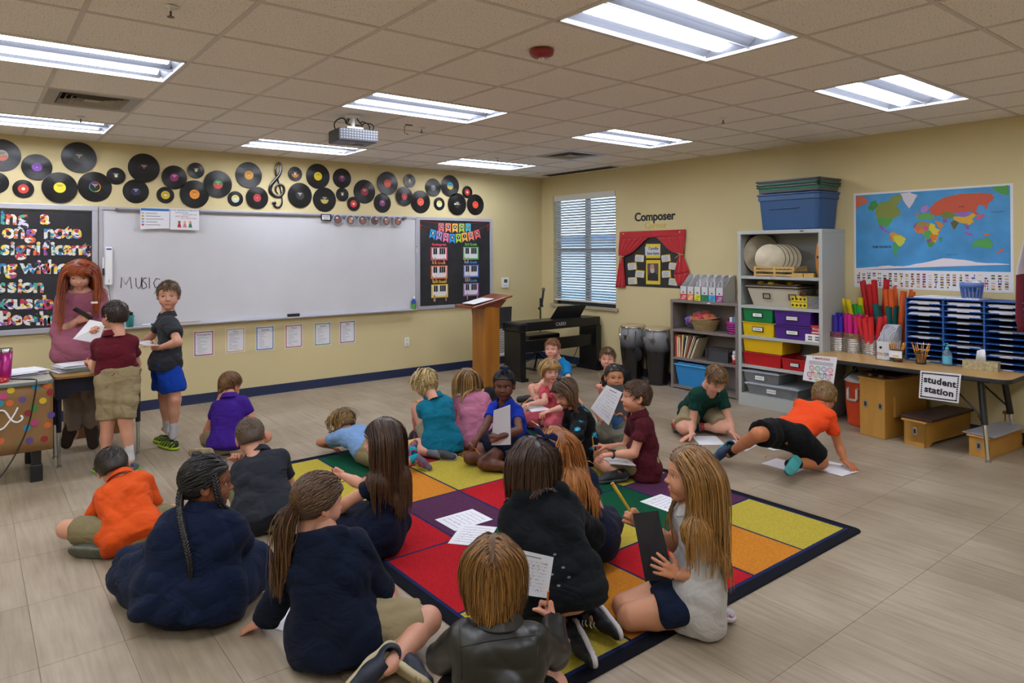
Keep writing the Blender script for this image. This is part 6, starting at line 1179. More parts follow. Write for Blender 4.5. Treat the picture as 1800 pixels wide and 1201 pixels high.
# ================================================================== people: smooth signed-distance figures turned into one mesh each
def unit(v): v = np.asarray(v, float); return v / (np.linalg.norm(v) + 1e-12)
class SDF:
 def __init__(s, lo, hi, h):
  s.lo = np.array(lo, float); s.h = h; s.n = np.ceil((np.array(hi) - s.lo) / h).astype(int) + 1
  s.f = np.full(s.n, .06, np.float32); s.ax = [s.lo[i] + h*np.arange(s.n[i]) for i in range(3)]
 def _sub(s, lo, hi):
  a = np.maximum(np.floor((lo - s.lo)/s.h).astype(int), 0); b = np.minimum(np.ceil((hi - s.lo)/s.h).astype(int) + 1, s.n)
  if (b <= a).any(): return None
  sl = tuple(slice(i, j) for i, j in zip(a, b))
  g = np.stack(np.meshgrid(s.ax[0][sl[0]], s.ax[1][sl[1]], s.ax[2][sl[2]], indexing='ij'), -1).astype(np.float32)
  return sl, g
 def put(s, d, sl, k, sub):
  f = s.f[sl]
  if sub: d = -d; h = np.maximum(k - np.abs(f - d), 0)/max(k, 1e-6); s.f[sl] = np.maximum(f, d) + h*h*k*.25
  else: h = np.maximum(k - np.abs(f - d), 0)/max(k, 1e-6); s.f[sl] = np.minimum(f, d) - h*h*k*.25
 def cone(s, a, b, ra, rb, k=.02, n=None, fl=1., planes=(), sub=False):
  a = np.asarray(a, float); b = np.asarray(b, float); m = max(ra, rb) + k + 2.5*s.h
  r = s._sub(np.minimum(a, b) - m, np.maximum(a, b) + m)
  if r is None: return s
  sl, g = r; p = g - a.astype(np.float32); ba = (b - a)
  if n is not None:
   n = unit(n); q = (p @ n.astype(np.float32)); p = p + q[..., None]*(n*(1/fl - 1)).astype(np.float32)
   ba = ba + n*(ba @ n)*(1/fl - 1)
  L2 = float(ba @ ba)
  t = np.clip((p @ ba.astype(np.float32))/L2, 0, 1) if L2 > 1e-10 else np.zeros(p.shape[:-1], np.float32)
  d = np.linalg.norm(p - t[..., None]*ba.astype(np.float32), axis=-1) - (ra + (rb - ra)*t)
  if n is not None: d = d*(.5 + .5*fl)
  for pp, pn in planes: d = np.maximum(d, (g - np.asarray(pp, np.float32)) @ unit(pn).astype(np.float32))
  s.put(d, sl, k, sub); return s
 def ell(s, c, r, k=.02, R=None, planes=(), sub=False):
  c = np.asarray(c, float); r = np.asarray(r, float); m = r.max() + k + 2.5*s.h; q = s._sub(c - m, c + m)
  if q is None: return s
  sl, g = q; p = g - c.astype(np.float32)
  if R is not None: p = p @ np.asarray(R, np.float32)
  k0 = np.linalg.norm(p/r.astype(np.float32), axis=-1); k1 = np.linalg.norm(p/(r*r).astype(np.float32), axis=-1)
  d = k0*(k0 - 1)/np.maximum(k1, 1e-6)
  for pp, pn in planes: d = np.maximum(d, (g - np.asarray(pp, np.float32)) @ unit(pn).astype(np.float32))
  s.put(d, sl, k, sub); return s
 def floor(s, z): s.f = np.maximum(s.f, (z - s.ax[2])[None, None, :].astype(np.float32)); return s
 def mesh(s):
  f = s.f; S = f < 0; c = S[:-1, :-1, :-1]; act = np.zeros(c.shape, bool)
  for i in (0, 1):
   for j in (0, 1):
    for k in (0, 1):
     if i or j or k: act |= c != S[i:S.shape[0]-1+i, j:S.shape[1]-1+j, k:S.shape[2]-1+k]
  I = np.argwhere(act)
  if len(I) == 0: return np.zeros((0, 3)), np.zeros((0, 4), int)
  idx = -np.ones(c.shape, np.int64); idx[act] = np.arange(len(I))
  acc = np.zeros((len(I), 3)); cnt = np.zeros(len(I))
  for ax in range(3):
   o1, o2 = [q for q in range(3) if q != ax]
   for u in (0, 1):
    for v in (0, 1):
     A = I.copy(); A[:, o1] += u; A[:, o2] += v; B = A.copy(); B[:, ax] += 1
     fa = f[A[:, 0], A[:, 1], A[:, 2]]; fb = f[B[:, 0], B[:, 1], B[:, 2]]; m = (fa < 0) != (fb < 0)
     t = np.where(m, fa/np.where(m, fa - fb, 1), 0); P = A.astype(float); P[:, ax] += t; acc[m] += P[m]; cnt[m] += 1
  V = s.lo + acc/cnt[:, None]*s.h
  Q = []
  for ax in range(3):
   o1, o2 = (ax+1) % 3, (ax+2) % 3
   a = [slice(None)]*3; b = [slice(None)]*3; a[ax] = slice(0, -1); b[ax] = slice(1, None)
   X = S[tuple(a)] != S[tuple(b)]; E = np.argwhere(X)
   E = E[(E[:, o1] > 0) & (E[:, o2] > 0) & (E[:, o1] < f.shape[o1]-1) & (E[:, o2] < f.shape[o2]-1)]
   def g(d1, d2): T = E.copy(); T[:, o1] -= d1; T[:, o2] -= d2; return idx[T[:, 0], T[:, 1], T[:, 2]]
   q = np.stack([g(1, 1), g(0, 1), g(0, 0), g(1, 0)], 1); fl = S[E[:, 0], E[:, 1], E[:, 2]]
   q[~fl] = q[~fl][:, ::-1]; Q.append(q)
  return V, np.concatenate(Q)
def np_mesh(name, V, Q, m, parent=None, col=None, smooth=True, origin=None):
 me = bpy.data.meshes.new(name); V = np.asarray(V, np.float32)
 if origin is not None: V = V - np.asarray(origin, np.float32)
 n = Q.shape[1]; me.vertices.add(len(V)); me.vertices.foreach_set('co', V.ravel()); me.loops.add(Q.size); me.loops.foreach_set('vertex_index', Q.ravel().astype(np.int32))
 me.polygons.add(len(Q)); me.polygons.foreach_set('loop_start', np.arange(0, Q.size, n, dtype=np.int32)); me.polygons.foreach_set('loop_total', np.full(len(Q), n, np.int32))
 if smooth: me.polygons.foreach_set('use_smooth', np.ones(len(Q), bool))
 me.update(calc_edges=True); me.materials.append(m)
 if col is not None:
  a = me.color_attributes.new('col', 'FLOAT_COLOR', 'POINT'); c = np.ones((len(V), 4), np.float32); c[:, :3] = col; a.data.foreach_set('color', c.ravel())
 return link_mesh(name, me, parent)
def relax(V, Q, it=2, lam=.5):
 for _ in range(it):
  acc = np.zeros_like(V); cnt = np.zeros(len(V)); n = Q.shape[1]
  for i in range(n):
   a, b = Q[:, i], Q[:, (i+1) % n]; np.add.at(acc, a, V[b]); np.add.at(cnt, a, 1); np.add.at(acc, b, V[a]); np.add.at(cnt, b, 1)
  V = V*(1-lam) + lam*acc/np.maximum(cnt, 1)[:, None]
 return V
def vnorm(V, Q):
 a, b, c = V[Q[:, 0]], V[Q[:, 1]], V[Q[:, 2]]; fn = np.cross(b - a, c - a); N = np.zeros_like(V)
 for i in range(Q.shape[1]): np.add.at(N, Q[:, i], fn)
 return N/(np.linalg.norm(N, axis=1, keepdims=True) + 1e-12)
L3 = lambda h: np.array(lin(h)[:3])
# ------------------------------------------------------------------ materials for people
def attr_mat(name, rough, bump=None, sss=None, sheen=None, spec=.5, coat=None, stretch=None):
 m = mat(name, '#ffffff', rough, bump=bump, attr=True, sheen=sheen, coat=coat, stretch=stretch, spec=spec)
 if sss: m.node_tree.nodes['Principled BSDF'].inputs['Subsurface Weight'].default_value = sss
 return m
M_skin_ = attr_mat('skin', .48, bump=(180, .08, .001), spec=.4); M_hair = attr_mat('hair', .42, spec=.5, bump=(300, .25, .001)); M_eye = attr_mat('eye', .08)
M_shoe = attr_mat('shoe_material', .6, bump=(200, .2, .001))
def cloth_mat(name, c, rough=.9, bump=(380, .35, .0012), sheen=.02, **k):
 if name in MATS: return MATS[name]
 m = mat(name, c, rough, bump=bump, sheen=sheen, noise=(5, .06), spec=.22, **k); n = NT(m); tc = n.new('ShaderNodeTexCoord'); mp = n.new('ShaderNodeMapping'); mp.inputs['Scale'].default_value = (1, 1, 1.7); mp.inputs['Rotation'].default_value = (.4, .5, .3); n.ln(tc.outputs['Object'], mp.inputs[0])
 t = n.new('ShaderNodeTexNoise', i_Scale=7., i_Detail=2., i_Distortion=1.2); n.ln(mp.outputs[0], t.inputs['Vector']); b2 = n.new('ShaderNodeBump', i_Strength=.55, i_Distance=.03); n.ln(t.outputs['Fac'], b2.inputs['Height'])
 old = n.b.inputs['Normal'].links[0].from_node; n.ln(b2.outputs[0], old.inputs['Normal']); return m
# ------------------------------------------------------------------ head template (local: x to the person's left, y forward, z up; metres for a child)
def head_sdf(h, adult=0, lids=.005):
 s = SDF((-.1, -.125, -.15), (.1, .125, .125), h)
 s.ell((0, -.012, .022), (.072, .090, .080), .01); s.ell((0, .018, -.030), (.055, .060, .070), .02)
 for x in (-1, 1):
  s.cone((x*.040, .002, -.046), (0, .048, -.080), .022, .017, .018); s.ell((x*.032, .045, -.036), (.027, .028, .028), .02)
 s.ell((0, .056, -.082), (.016, .015, .014), .014)
 s.cone((0, -.02, -.04), (0, -.034, -.16), .042, .040, .02)
 for x in (-1, 1): s.ell((x*.030, .088, -.001), (.019, .018, .0145), .012, sub=True)
 for x in (-1, 1): s.cone((x*.012, .073, .0165), (x*.042, .058, .0155), .006, .005, .012)
 s.cone((0, .073, .000), (0, .085, -.024), .0055, .0085, .012); s.ell((0, .0890, -.0262), (.0085, .008, .0072), .007)
 for x in (-1, 1): s.ell((x*.0100, .081, -.0290), (.0068, .0080, .0058), .005)
 for x in (-1, 1): s.ell((x*.0060, .083, -.0350), (.0030, .004, .003), .002, sub=True)
 s.cone((-.016, .0735, -.053), (.016, .0735, -.053), .0050, .0050, .006); s.cone((-.0135, .0735, -.0615), (.0135, .0735, -.0615), .0058, .0058, .006)
 s.ell((0, .0795, -.0520), (.009, .0045, .0045), .004)
 s.cone((-.021, .078, -.0567), (.021, .078, -.0567), .0016, .0016, .002, sub=True)
 for x in (-1, 1):   # eyelids
  e = (x*.030, .0562, -.001)
  s.ell(e, (.0152, .0150, .0152), .003, planes=[((0, 0, -.001 + lids), (0, .25, -1))]); s.ell(e, (.0150, .0148, .0150), .003, planes=[((0, 0, -.0078), (0, .1, 1))])
  c, n = math.cos(.3), math.sin(.3); R = np.array([[1, 0, 0], [0, c, -n], [0, n, c]])
  s.ell((x*.074, -.010, -.008), (.0095, .018, .029), .006, R); s.ell((x*.0825, -.006, -.006), (.0070, .0105, .019), .004, R, sub=True)
 return s
HEADS = {}
def head_tpl(h, lids=.005):
 if (h, lids) not in HEADS:
  V, Q = head_sdf(h, 0, lids).mesh(); V = relax(V, Q, 1, .35); HEADS[(h, lids)] = (V, Q)
 return HEADS[(h, lids)]
def head_color(V, skin, lip, brow, smile=False, cheek=1.):
 x, y, z = V.T; C = np.tile(skin, (len(V), 1)); ax = np.abs(x)
 def blend(w, c): w = np.clip(w, 0, 1)[:, None]; C[:] = C*(1-w) + w*np.asarray(c)
 blend(.28*cheek*np.exp(-((ax-.036)**2 + (z+.034)**2)/.00035)*(y > .02), skin*np.array([1.05, .72, .70])); blend(.30*np.exp(-((x)**2 + (z+.028)**2)/.00015)*(y > .06), skin*np.array([1.02, .75, .70]))
 blend(.35*((ax > .070) & (y < .02)), skin*np.array([1.05, .75, .7]))
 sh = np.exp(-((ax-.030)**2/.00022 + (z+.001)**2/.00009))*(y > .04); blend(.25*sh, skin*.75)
 wl = (1 - (ax/.0205)**2); lipw = np.clip(1.3 - np.abs(z + .0570)/(.0095*np.sqrt(np.clip(wl, .02, 1))), 0, 1)*(ax < .0205)*(y > .066); blend(lipw*.9, lip)
 ins = np.clip(1.5 - np.abs(z + .0567)/.0012, 0, 1)*(ax < .018)*(y > .06); blend(ins*.8, lip*.35)
 if smile: w = (np.abs(z + .0567) < .0042*np.sqrt(np.clip(1-(ax/.018)**2, 0, 1)))*(y > .06); blend(w*1., np.array([.62, .58, .52])); 
 bz = .0195 + .004*np.exp(-((ax-.028)/.013)**2); bw = np.clip(1.4 - np.abs(z - bz)/.0030, 0, 1)*(ax > .012)*(ax < .047)*(y > .035); blend(bw*.75, brow)
 lash = np.clip(1.6 - np.abs(z - (.0050 - ((ax-.030)/.014)**2*.005))/.0016, 0, 1)*(np.abs(ax-.030) < .0148)*(y > .06); blend(lash*.7, brow*.3)
 return C
# ------------------------------------------------------------------ hand templates (local: wrist at 0, fingers +x, back of hand +z, thumb +y)
HANDP = {'relaxed': ((30, 28, 18), .10, (32, -18)), 'flat': ((3, 3, 3), .22, (50, -4)), 'grip': ((68, 80, 45), .03, (28, -62)), 'pinch': ((48, 45, 22), .05, (18, -50)), 'spread': ((10, 14, 10), .30, (52, -10)), 'point': ((10, 8, 5), .10, (35, -30))}
HANDS = {}
def hand_tpl(pose):
 if pose in HANDS: return HANDS[pose]
 (mc, pi_, di), spread, (ty, tz) = HANDP[pose]; s = SDF((-.03, -.075, -.09), (.155, .085, .03), .0041)
 s.cone((-.02, 0, 0), (.012, 0, 0), .0185, .0185, .01, n=(0, 0, 1), fl=.78)
 s.cone((.018, -.014, 0), (.060, -.019, .001), .0155, .0125, .012, n=(0, 0, 1), fl=.72); s.cone((.018, .010, 0), (.060, .014, .001), .0165, .0130, .012, n=(0, 0, 1), fl=.72)
 L = [(.024, .018, .015), (.029, .020, .016), (.027, .019, .016), (.020, .014, .013)]
 for i, (l, y0) in enumerate(zip(L, (.0240, .0080, -.0085, -.0235))):
  extra = 0
  if pose == 'point' and i > 0: a1, a2, a3 = 68, 80, 40
  elif pose == 'pinch' and i > 1: a1, a2, a3 = mc+18, pi_+18, di
  else: a1, a2, a3 = mc + 3*i, pi_, di
  sp = spread*(1.5 - i)/1.5; p = np.array([.064 - .003*abs(i-1), y0, .001]); ang = 0; rr = .0079 - .0007*(i == 3)
  for q, (ll, a) in enumerate(zip(l, (a1, a2, a3))):
   ang += math.radians(a); d = np.array([math.cos(ang)*math.cos(sp), math.cos(ang)*math.sin(sp), -math.sin(ang)]); b = p + d*ll; s.cone(p, b, rr, rr*.93, .0035 if q else .006); p = b; rr *= .93
 p = np.array([.020, .017, -.004]); 
 for q, (l, f) in enumerate(((.026, 1), (.021, .75), (.017, .5))):
  a, b_ = math.radians(ty*f + 8), math.radians(tz*(.5+.35*q)); d = np.array([math.cos(a)*math.cos(b_), math.sin(a)*math.cos(b_), math.sin(b_)]); b = p + d*l; s.cone(p, b, .0115 - .0016*q, .0100 - .0016*q, .006); p = b
 V, Q = s.mesh(); HANDS[pose] = (V, Q); return HANDS[pose]
# ------------------------------------------------------------------ shoe template: ankle above heel; x forward, z up, sole at z=0
SHOES = {}
def shoe_tpl(kind='sneaker'):
 if kind in SHOES: return SHOES[kind]
 up = SDF((-.09, -.06, -.01), (.17, .06, .14), .0058); hi = {'boot': .12, 'hightop': .10}.get(kind, .055)
 up.cone((-.035, 0, .040), (.055, 0, .034), .034, .030, .02, n=(0, 1, 0), fl=.9); up.cone((.05, 0, .030), (.115, .004, .022), .032, .026, .02, n=(0, 0, 1), fl=.72)
 up.cone((-.028, 0, .03), (-.022, 0, hi), .034, .033 if hi > .06 else .031, .015, planes=[((0, 0, hi), (.15, 0, 1))]); up.f = np.maximum(up.f, (.012 - up.ax[2])[None, None, :].astype(np.float32))
 up.cone((-.024, 0, hi + .02), (-.024, 0, hi - .012), .026, .026, .003, sub=True)
 so = SDF((-.09, -.06, -.012), (.17, .06, .05), .0058); so.cone((-.040, 0, .012), (.03, 0, .012), .037, .031, .01, n=(0, 0, 1), fl=.6); so.cone((.03, 0, .012), (.112, .004, .012), .036, .034, .02, n=(0, 0, 1), fl=.6)
 so.f = np.maximum(so.f, (np.abs(so.ax[2] - .011) - .011)[None, None, :].astype(np.float32))
 SHOES[kind] = (up.mesh(), so.mesh()); return SHOES[kind]
def basis(x, z):  # columns x, y, z  (right handed)
 x = unit(x); z = np.asarray(z, float); z = z - x*(z @ x); z = unit(z); return np.stack([x, np.cross(z, x), z], 1)
# ------------------------------------------------------------------ hair
def locks(P, w, th, N, tint, tipw=.25):
 "P: (n, m, 3) paths; N: (n, m, 3) outward normals -> quads"
 n, m, _ = P.shape; T = np.gradient(P, axis=1); T /= np.linalg.norm(T, axis=2, keepdims=True) + 1e-9
 B = np.cross(T, N); B /= np.linalg.norm(B, axis=2, keepdims=True) + 1e-9; NN = np.cross(B, T)
 prof = np.interp(np.linspace(0, 1, m), [0, .15, .75, 1], [.7, 1, .9, tipw])[None, :, None]
 W_ = np.asarray(w).reshape(-1, 1, 1)*prof; H_ = np.asarray(th).reshape(-1, 1, 1)*prof
 V = np.stack([P + B*W_, P + NN*H_, P - B*W_], 2)
 base = (np.arange(n)[:, None, None]*m + np.arange(m-1)[None, :, None])*3; k = np.arange(3)[None, None, :]; k2 = (k+1) % 3
 Q = np.stack([base+k, base+k2, base+3+k2, base+3+k], -1).reshape(-1, 4)
 C = np.repeat(tint[:, None, None, :], m, 1); C = np.repeat(C, 3, 2)*np.array([.82, 1.05, 1.15])[None, None, :, None]
 return V.reshape(-1, 3), Q, C.reshape(-1, 3)
def scalp(n, rng, zmin=None):
 "n root points on the cranium (local), inside the hairline"
 out = []
 c = np.array([0, -.012, .022]); r = np.array([.0745, .0925, .0825])
 while len(out) < n:
  d = rng.normal(size=(n*3, 3)); d /= np.linalg.norm(d, axis=1, keepdims=True); p = c + d*r
  g = np.interp(p[:, 1], [-.10, -.03, .02, .045, .08], [-.055, -.035, .012, .045, .062]); out += list(p[p[:, 2] > g])
 return np.array(out[:n])
def cap_mesh(R, c, sc, th, h, low=0.):
 s = SDF((-.11, -.14, -.12), (.11, .12, .135), h); s.ell((0, -.012, .022), np.array([.072, .090, .080]) + th, .01); s.ell((0, -.035, -.02), np.array([.060, .062, .06]) + th*.8, .02)
 y = s.ax[1][None, :, None]; z = s.ax[2][None, None, :]; g = np.interp(s.ax[1], [-.10, -.03, .02, .045, .08], [-.062-low, -.042-low, .010, .043, .056])[None, :, None]
 s.f = np.maximum(s.f, (g - z).astype(np.float32)*.8); V, Q = s.mesh(); V = relax(V, Q, 1, .4); return V, Q
def make_hair(root, H, R, hc, sc, bodyc, rng, near):
 style = H['s']; base = L3(H['c']); tip = L3(H.get('tip', H['c'])); n = int(H.get('n', 300)*(2.5 if near and H['s'] in ('long', 'bob', 'pony') else 1.5 if near else .9)); amt = H.get('var', .22)
 tw = lambda P: hc + (P*sc) @ R.T   # local -> world
 Vs, Qs, Cs = [], [], []; off = 0
 def add(V, Q, C):
  nonlocal off; Vs.append(V); Qs.append(Q + off); Cs.append(C); off += len(V)
 V, Q = cap_mesh(R, hc, sc, H.get('th', .007), .005 if near else .0068, H.get('low', 0.))
 az = np.arctan2(V[:, 0] - H.get('part', 0), V[:, 1] + .06); st_ = .82 + .22*np.sin(az*57 + 3*np.sin(az*23)) + .12*np.sin(az*141); add(tw(V), Q, (base*.6 + tip*.22)[None]*st_[:, None])
 tint = lambda k: (base[None]*(1-(u := rng.uniform(0, 1, (k, 1))**2)*.0) * (1 + rng.uniform(-amt, amt, (k, 1))))*(1-(q := rng.uniform(0, 1, (k, 1))*.75)) + q*tip[None]*(1 + rng.uniform(-amt, amt, (k, 1)))
 C0 = np.array([0, -.012, .022]); RR = np.array([.072, .090, .080]) + H.get('th', .007)
 def on_skull(P, extra=.002):  # push local points out of the cranium and face
  d = (P - C0)/(RR + extra); k = np.linalg.norm(d, axis=-1, keepdims=True); return np.where(k < 1, C0 + d/np.maximum(k, 1e-6)*(RR + extra), P)
 gl = R.T @ np.array([0, 0, -1.])   # gravity in local axes
 if style in ('short', 'crop', 'flip'):
  L = {'short': .030, 'crop': .010, 'flip': .045}[style]; P0 = scalp(int(n*2.), rng); m = 4; crown = np.array([.01, -.06, .085]); d = P0 - crown
  if style == 'flip': d = d + np.array([.06, .0, .02])
  nrm = unit_rows((P0 - C0)/(RR*RR)); d = unit_rows(d - nrm*(np.sum(d*nrm, 1, keepdims=True))); d = unit_rows(d + rng.normal(0, .16, d.shape)); lift = H.get('lift', .18)*.35
  path = [P0*1.0]; p = P0.copy(); Lk = L*rng.uniform(.6, 1.15, (len(P0), 1))
  for i in range(m-1): p = p + (d + nrm*lift*(1 - .5*i/(m-1)))*Lk/(m-1); p = on_skull(p, .0015); path.append(p)
  P = np.stack(path, 1); N = unit_rows3(P - C0); V, Q, C = locks(P, rng.uniform(.0022, .0042, len(P0)), rng.uniform(.0010, .0018, len(P0)), N, tint(len(P0)), .2); add(tw(V), Q, C)
 if style in ('long', 'bob', 'pony', 'bun', 'braids', 'halfup'):
  tie = np.array(H.get('tie', (0, -.105, .02))); P0 = scalp(n, rng)
  if style in ('pony', 'bun', 'braids'): P0 = P0[(P0[:, 1] < .064)]
  if style in ('long', 'bob'):
   k = int(n*.22); a = rng.uniform(-.75, 1.9, k); P0[:k] = np.stack([H.get('part', 0) + rng.normal(0, .004, k), -.012 - .0925*np.sin(a), .022 + .0825*np.cos(a)], 1)
  if style in ('long', 'bob', 'halfup'):
   L = H.get('L', .42); m = H.get('m', 12); part = H.get('part', 0.0); x = P0[:, :1] - part; sgn = np.where(x >= 0, 1., -1.); p = P0.copy(); path = [p]
   Ln = L*rng.uniform(.82, 1.04, (len(P0), 1)) if style != 'bob' else L*rng.uniform(.93, 1.03, (len(P0), 1))
   Ln = Ln - np.maximum(0, (.09 - P0[:, 2:3]))*.55 if style == 'bob' else Ln
   Wp = tw(p); vel = None; back = H.get('back', .6)
   for i in range(m-1):
    st = Ln/(m-1); loc = p; nrm = unit_rows((loc - C0)/(RR*RR)); side = np.concatenate([sgn*1.0, -back*np.ones_like(x), 0*x], 1)
    wgt = np.clip((loc[:, 2:3] - .03)/.06, 0, 1); d = gl[None] + side*wgt*1.2; fr = (loc[:, 1:2] > .0)*(loc[:, 2:3] < .06); d = d + np.concatenate([sgn*.55, -.35*np.ones_like(x), 0*x], 1)*fr*(np.abs(loc[:, :1]) < .085)
    d = unit_rows(d); vel = d if vel is None else unit_rows(vel*.45 + d*.55); p = p + vel*(st/sc); p = on_skull(p, .004)
    f = (p[:, 1] > .01) & (np.abs(p[:, 0]) < .070) & (p[:, 2] < .05); p[f, 0] = (sgn[f, 0])*(.070 + rng.uniform(0, .006, f.sum()))
    if H.get('front'): fm = ((sgn[:, 0] == H['front'][0]) | (H['front'][0] == 0)) & (p[:, 2] < .02); p[fm] += np.array([0, H['front'][1], 0]); q_ = fm & (p[:, 2] > -.12); p[q_, 0] = np.where(np.abs(p[q_, 0]) < .068, sgn[q_, 0]*.07, p[q_, 0])
    if H.get('face', 1): g = (not H.get('front')) & (p[:, 1] > .045) & (p[:, 2] < .045); p[g, 1] = .045 - rng.uniform(0, .02, g.sum())
    wv = tw(p); wv = push_out(wv, bodyc, .008 + H.get('fluff', .004)); p = ((wv - hc) @ R)/sc; p = p + rng.normal(0, H.get('mess', .0012), p.shape); path.append(p)
   if style == 'bob': path[-1] = path[-1] + np.array([0, .0, 0]) - .006*unit_rows(path[-1]*np.array([1, 1, 0]))
   P = np.stack(path, 1); cc = np.array([0, -.02, 0]); N = P - cc; N[..., 2] *= .25; N = unit_rows3(N); k = len(P0)
   V, Q, C = locks(P, rng.uniform(.0022, .0044, k)*(1 if near else 1.35), rng.uniform(.0006, .0011, k), N, tint(k), .35)
   fr_ = np.tile(np.repeat(np.linspace(0, 1, P.shape[1]), 3), k)[:, None]; C = C*(1 - fr_*.0) + (tip - base)*fr_*.45; add(tw(V), Q, np.clip(C, .002, 1))
  else:
   m = 8; path = []; k = len(P0)
   for i in range(m): f = i/(m-1); p = P0*(1-f) + tie*f; p = on_skull(p, .003 + .006*math.sin(PI*f)); path.append(p + rng.normal(0, .0006, p.shape))
   P = np.stack(path, 1); N = unit_rows3(P - C0); 
   if style != 'braids' or True: V, Q, C = locks(P, rng.uniform(.0022, .004, k), rng.uniform(.0008, .0014, k), N, tint(k), .6); add(tw(V), Q, C)
   if style == 'pony':
    k = int(n*.55); L = H.get('L', .3); m = 14; p = np.tile(tw(tie[None])[0], (k, 1)) + rng.normal(0, .014, (k, 3)); v = np.tile(R @ unit(np.array(H.get('dir', (0, -1, .15)))), (k, 1)) + rng.normal(0, .28, (k, 3)); path = [p]; Ln = L*rng.uniform(.7, 1.05, (k, 1))
    for i in range(m-1): v = unit_rows(v*.62 + np.array([0, 0, -.5]) + rng.normal(0, H.get('mess', .05), v.shape)); p = p + v*Ln/(m-1); p = push_out(p, bodyc, .012 + rng.uniform(0, .03, (k, 1))*.8); l = on_skull(((p - hc) @ R)/sc, .01); p = tw(l); path.append(p)
    P = np.stack(path, 1); N = unit_rows3(P - (hc + np.array([0, 0, -.1]))) ; V, Q, C = locks(P, rng.uniform(.0020, .0042, k), rng.uniform(.0012, .0022, k), N, tint(k), .25); fr_ = np.tile(np.repeat(np.linspace(0, 1, m), 3), k)[:, None]; C = np.clip(C + (tip - base)*fr_*.5, .002, 1); add(V, Q, C)
    t0 = tw(tie[None])[0]; a = R @ unit(np.array(H.get('dir', (0, -1, .15)))); b = basis(a, (0, 0, 1)); mb = MB(); mb.tube([t0 + a*.008 + b[:, 1]*.017*math.cos(q*PI/8) + b[:, 2]*.017*math.sin(q*PI/8) for q in range(17)], .006, 6, cap=False); mb.build('hair_tie', cmat(H.get('tie_c', '#d8481c')), root, smooth=True, world=True)
   if style == 'bun':
    k = 60; ph = np.linspace(0, 2*PI, 14)[None, :]; a = rng.uniform(0, 2*PI, (k, 1)); rr = H.get('r', .022); tl = rng.uniform(-.9, .9, (k, 1)); u = R.T @ np.array([0, 0, 1.]); ctr = tie + np.array([0, -.01, .01]); P = ctr + rr*np.stack([np.cos(ph + a)*np.cos(tl), np.sin(ph + a) + 0*tl, np.sin(tl) + 0*ph], -1)*np.array([1, 1, .8]); N = unit_rows3(P - ctr); V, Q, C = locks(P, np.full(k, .006), np.full(k, .003), N, tint(k), .5); add(tw(V), Q, C)
  if style == 'braids':
   for pts in H['paths']:
    pw_ = [np.array(q) for q in pts]; pw_, _ = smooth_path(pw_, [1]*len(pw_), 3); D = np.cumsum([0] + [np.linalg.norm(pw_[i+1]-pw_[i]) for i in range(len(pw_)-1)]); T_ = D[-1]; mseg = int(T_/.014)
    for sgn in (-1, 1):
     k = mseg; cs = [np.array([np.interp(D[-1]*i/k, D, [q[a] for q in pw_]) for a in range(3)]) for i in range(k+1)]
     for i in range(k):
      tt = unit(cs[i+1]-cs[i]); b = basis(tt, (0.3, 1, .2)); taper = 1 - .55*(i/k)**2; f = np.linspace(0, 1, 6)[:, None]
      p0, p1 = cs[i] + b[:, 1]*sgn*.013*taper - tt*.006, cs[i+1] - b[:, 1]*sgn*.003*taper + tt*.008; path = p0*(1-f) + p1*f + b[:, 2]*.007*np.sin(PI*f)*taper
      for s2 in (1, -1):
       pp = path if s2 > 0 else p0*(1-f) + p1*f - b[:, 2]*.007*np.sin(PI*f)*taper
       V, Q, C = locks(pp[None], [.0085*taper], [.006*taper], np.tile(b[:, 2]*s2, (1, 6, 1)), tint(1), .6); add(V, Q, C)
 if H.get('bangs'):
  k = int(n*.28); a = rng.uniform(-1, 1, k); x0 = a*.058; path = []; m = 6; bl = H['bangs']; hx = H.get('sweep', .3)
  p = np.stack([x0, .035 + .03*(1-a*a), .088 - .018*a*a], 1)
  for i in range(m): f = i/(m-1); q = np.stack([x0*(1+.25*f) + hx*.05*f, p[:, 1] + (.085 - .05*a*a - p[:, 1])*min(1, f*1.6), p[:, 2] - bl*f*(1 + .3*np.abs(a))], 1); path.append(on_skull(q, .005) + rng.normal(0, .0008, q.shape))
  P = np.stack(path, 1); N = unit_rows3(P - C0); V, Q, C = locks(P, rng.uniform(.004, .007, k), rng.uniform(.0018, .003, k), N, tint(k), .3); add(tw(V), Q, C)
 if H.get('knot'):
  k = 40; ctr = np.array(H['knot']); ph = np.linspace(0, 2*PI, 12)[None, :]; a = rng.uniform(0, 2*PI, (k, 1)); tl = rng.uniform(-.9, .9, (k, 1)); P = ctr + .016*np.stack([np.cos(ph + a)*np.cos(tl), np.sin(ph + a) + 0*tl, np.sin(tl) + 0*ph], -1); N = unit_rows3(P - ctr); V, Q, C = locks(P, np.full(k, .005), np.full(k, .003), N, tint(k), .5); add(tw(V), Q, C)
 o = np_mesh('hair', np.concatenate(Vs), np.concatenate(Qs), M_hair, root, np.concatenate(Cs), origin=root.location)
 return o
def unit_rows(v): return v/(np.linalg.norm(v, axis=1, keepdims=True) + 1e-9)
def unit_rows3(v): return v/(np.linalg.norm(v, axis=2, keepdims=True) + 1e-9)
def push_out(p, caps, m):
 for a, b, ra, rb in caps:
  ba = b - a; t = np.clip(((p - a) @ ba)/(ba @ ba + 1e-9), 0, 1)[:, None]; q = a + t*ba; d = p - q; L = np.linalg.norm(d, axis=1, keepdims=True) + 1e-9; r = ra + (rb-ra)*t + m; p = np.where(L < r, q + d/L*r, p)
 return p
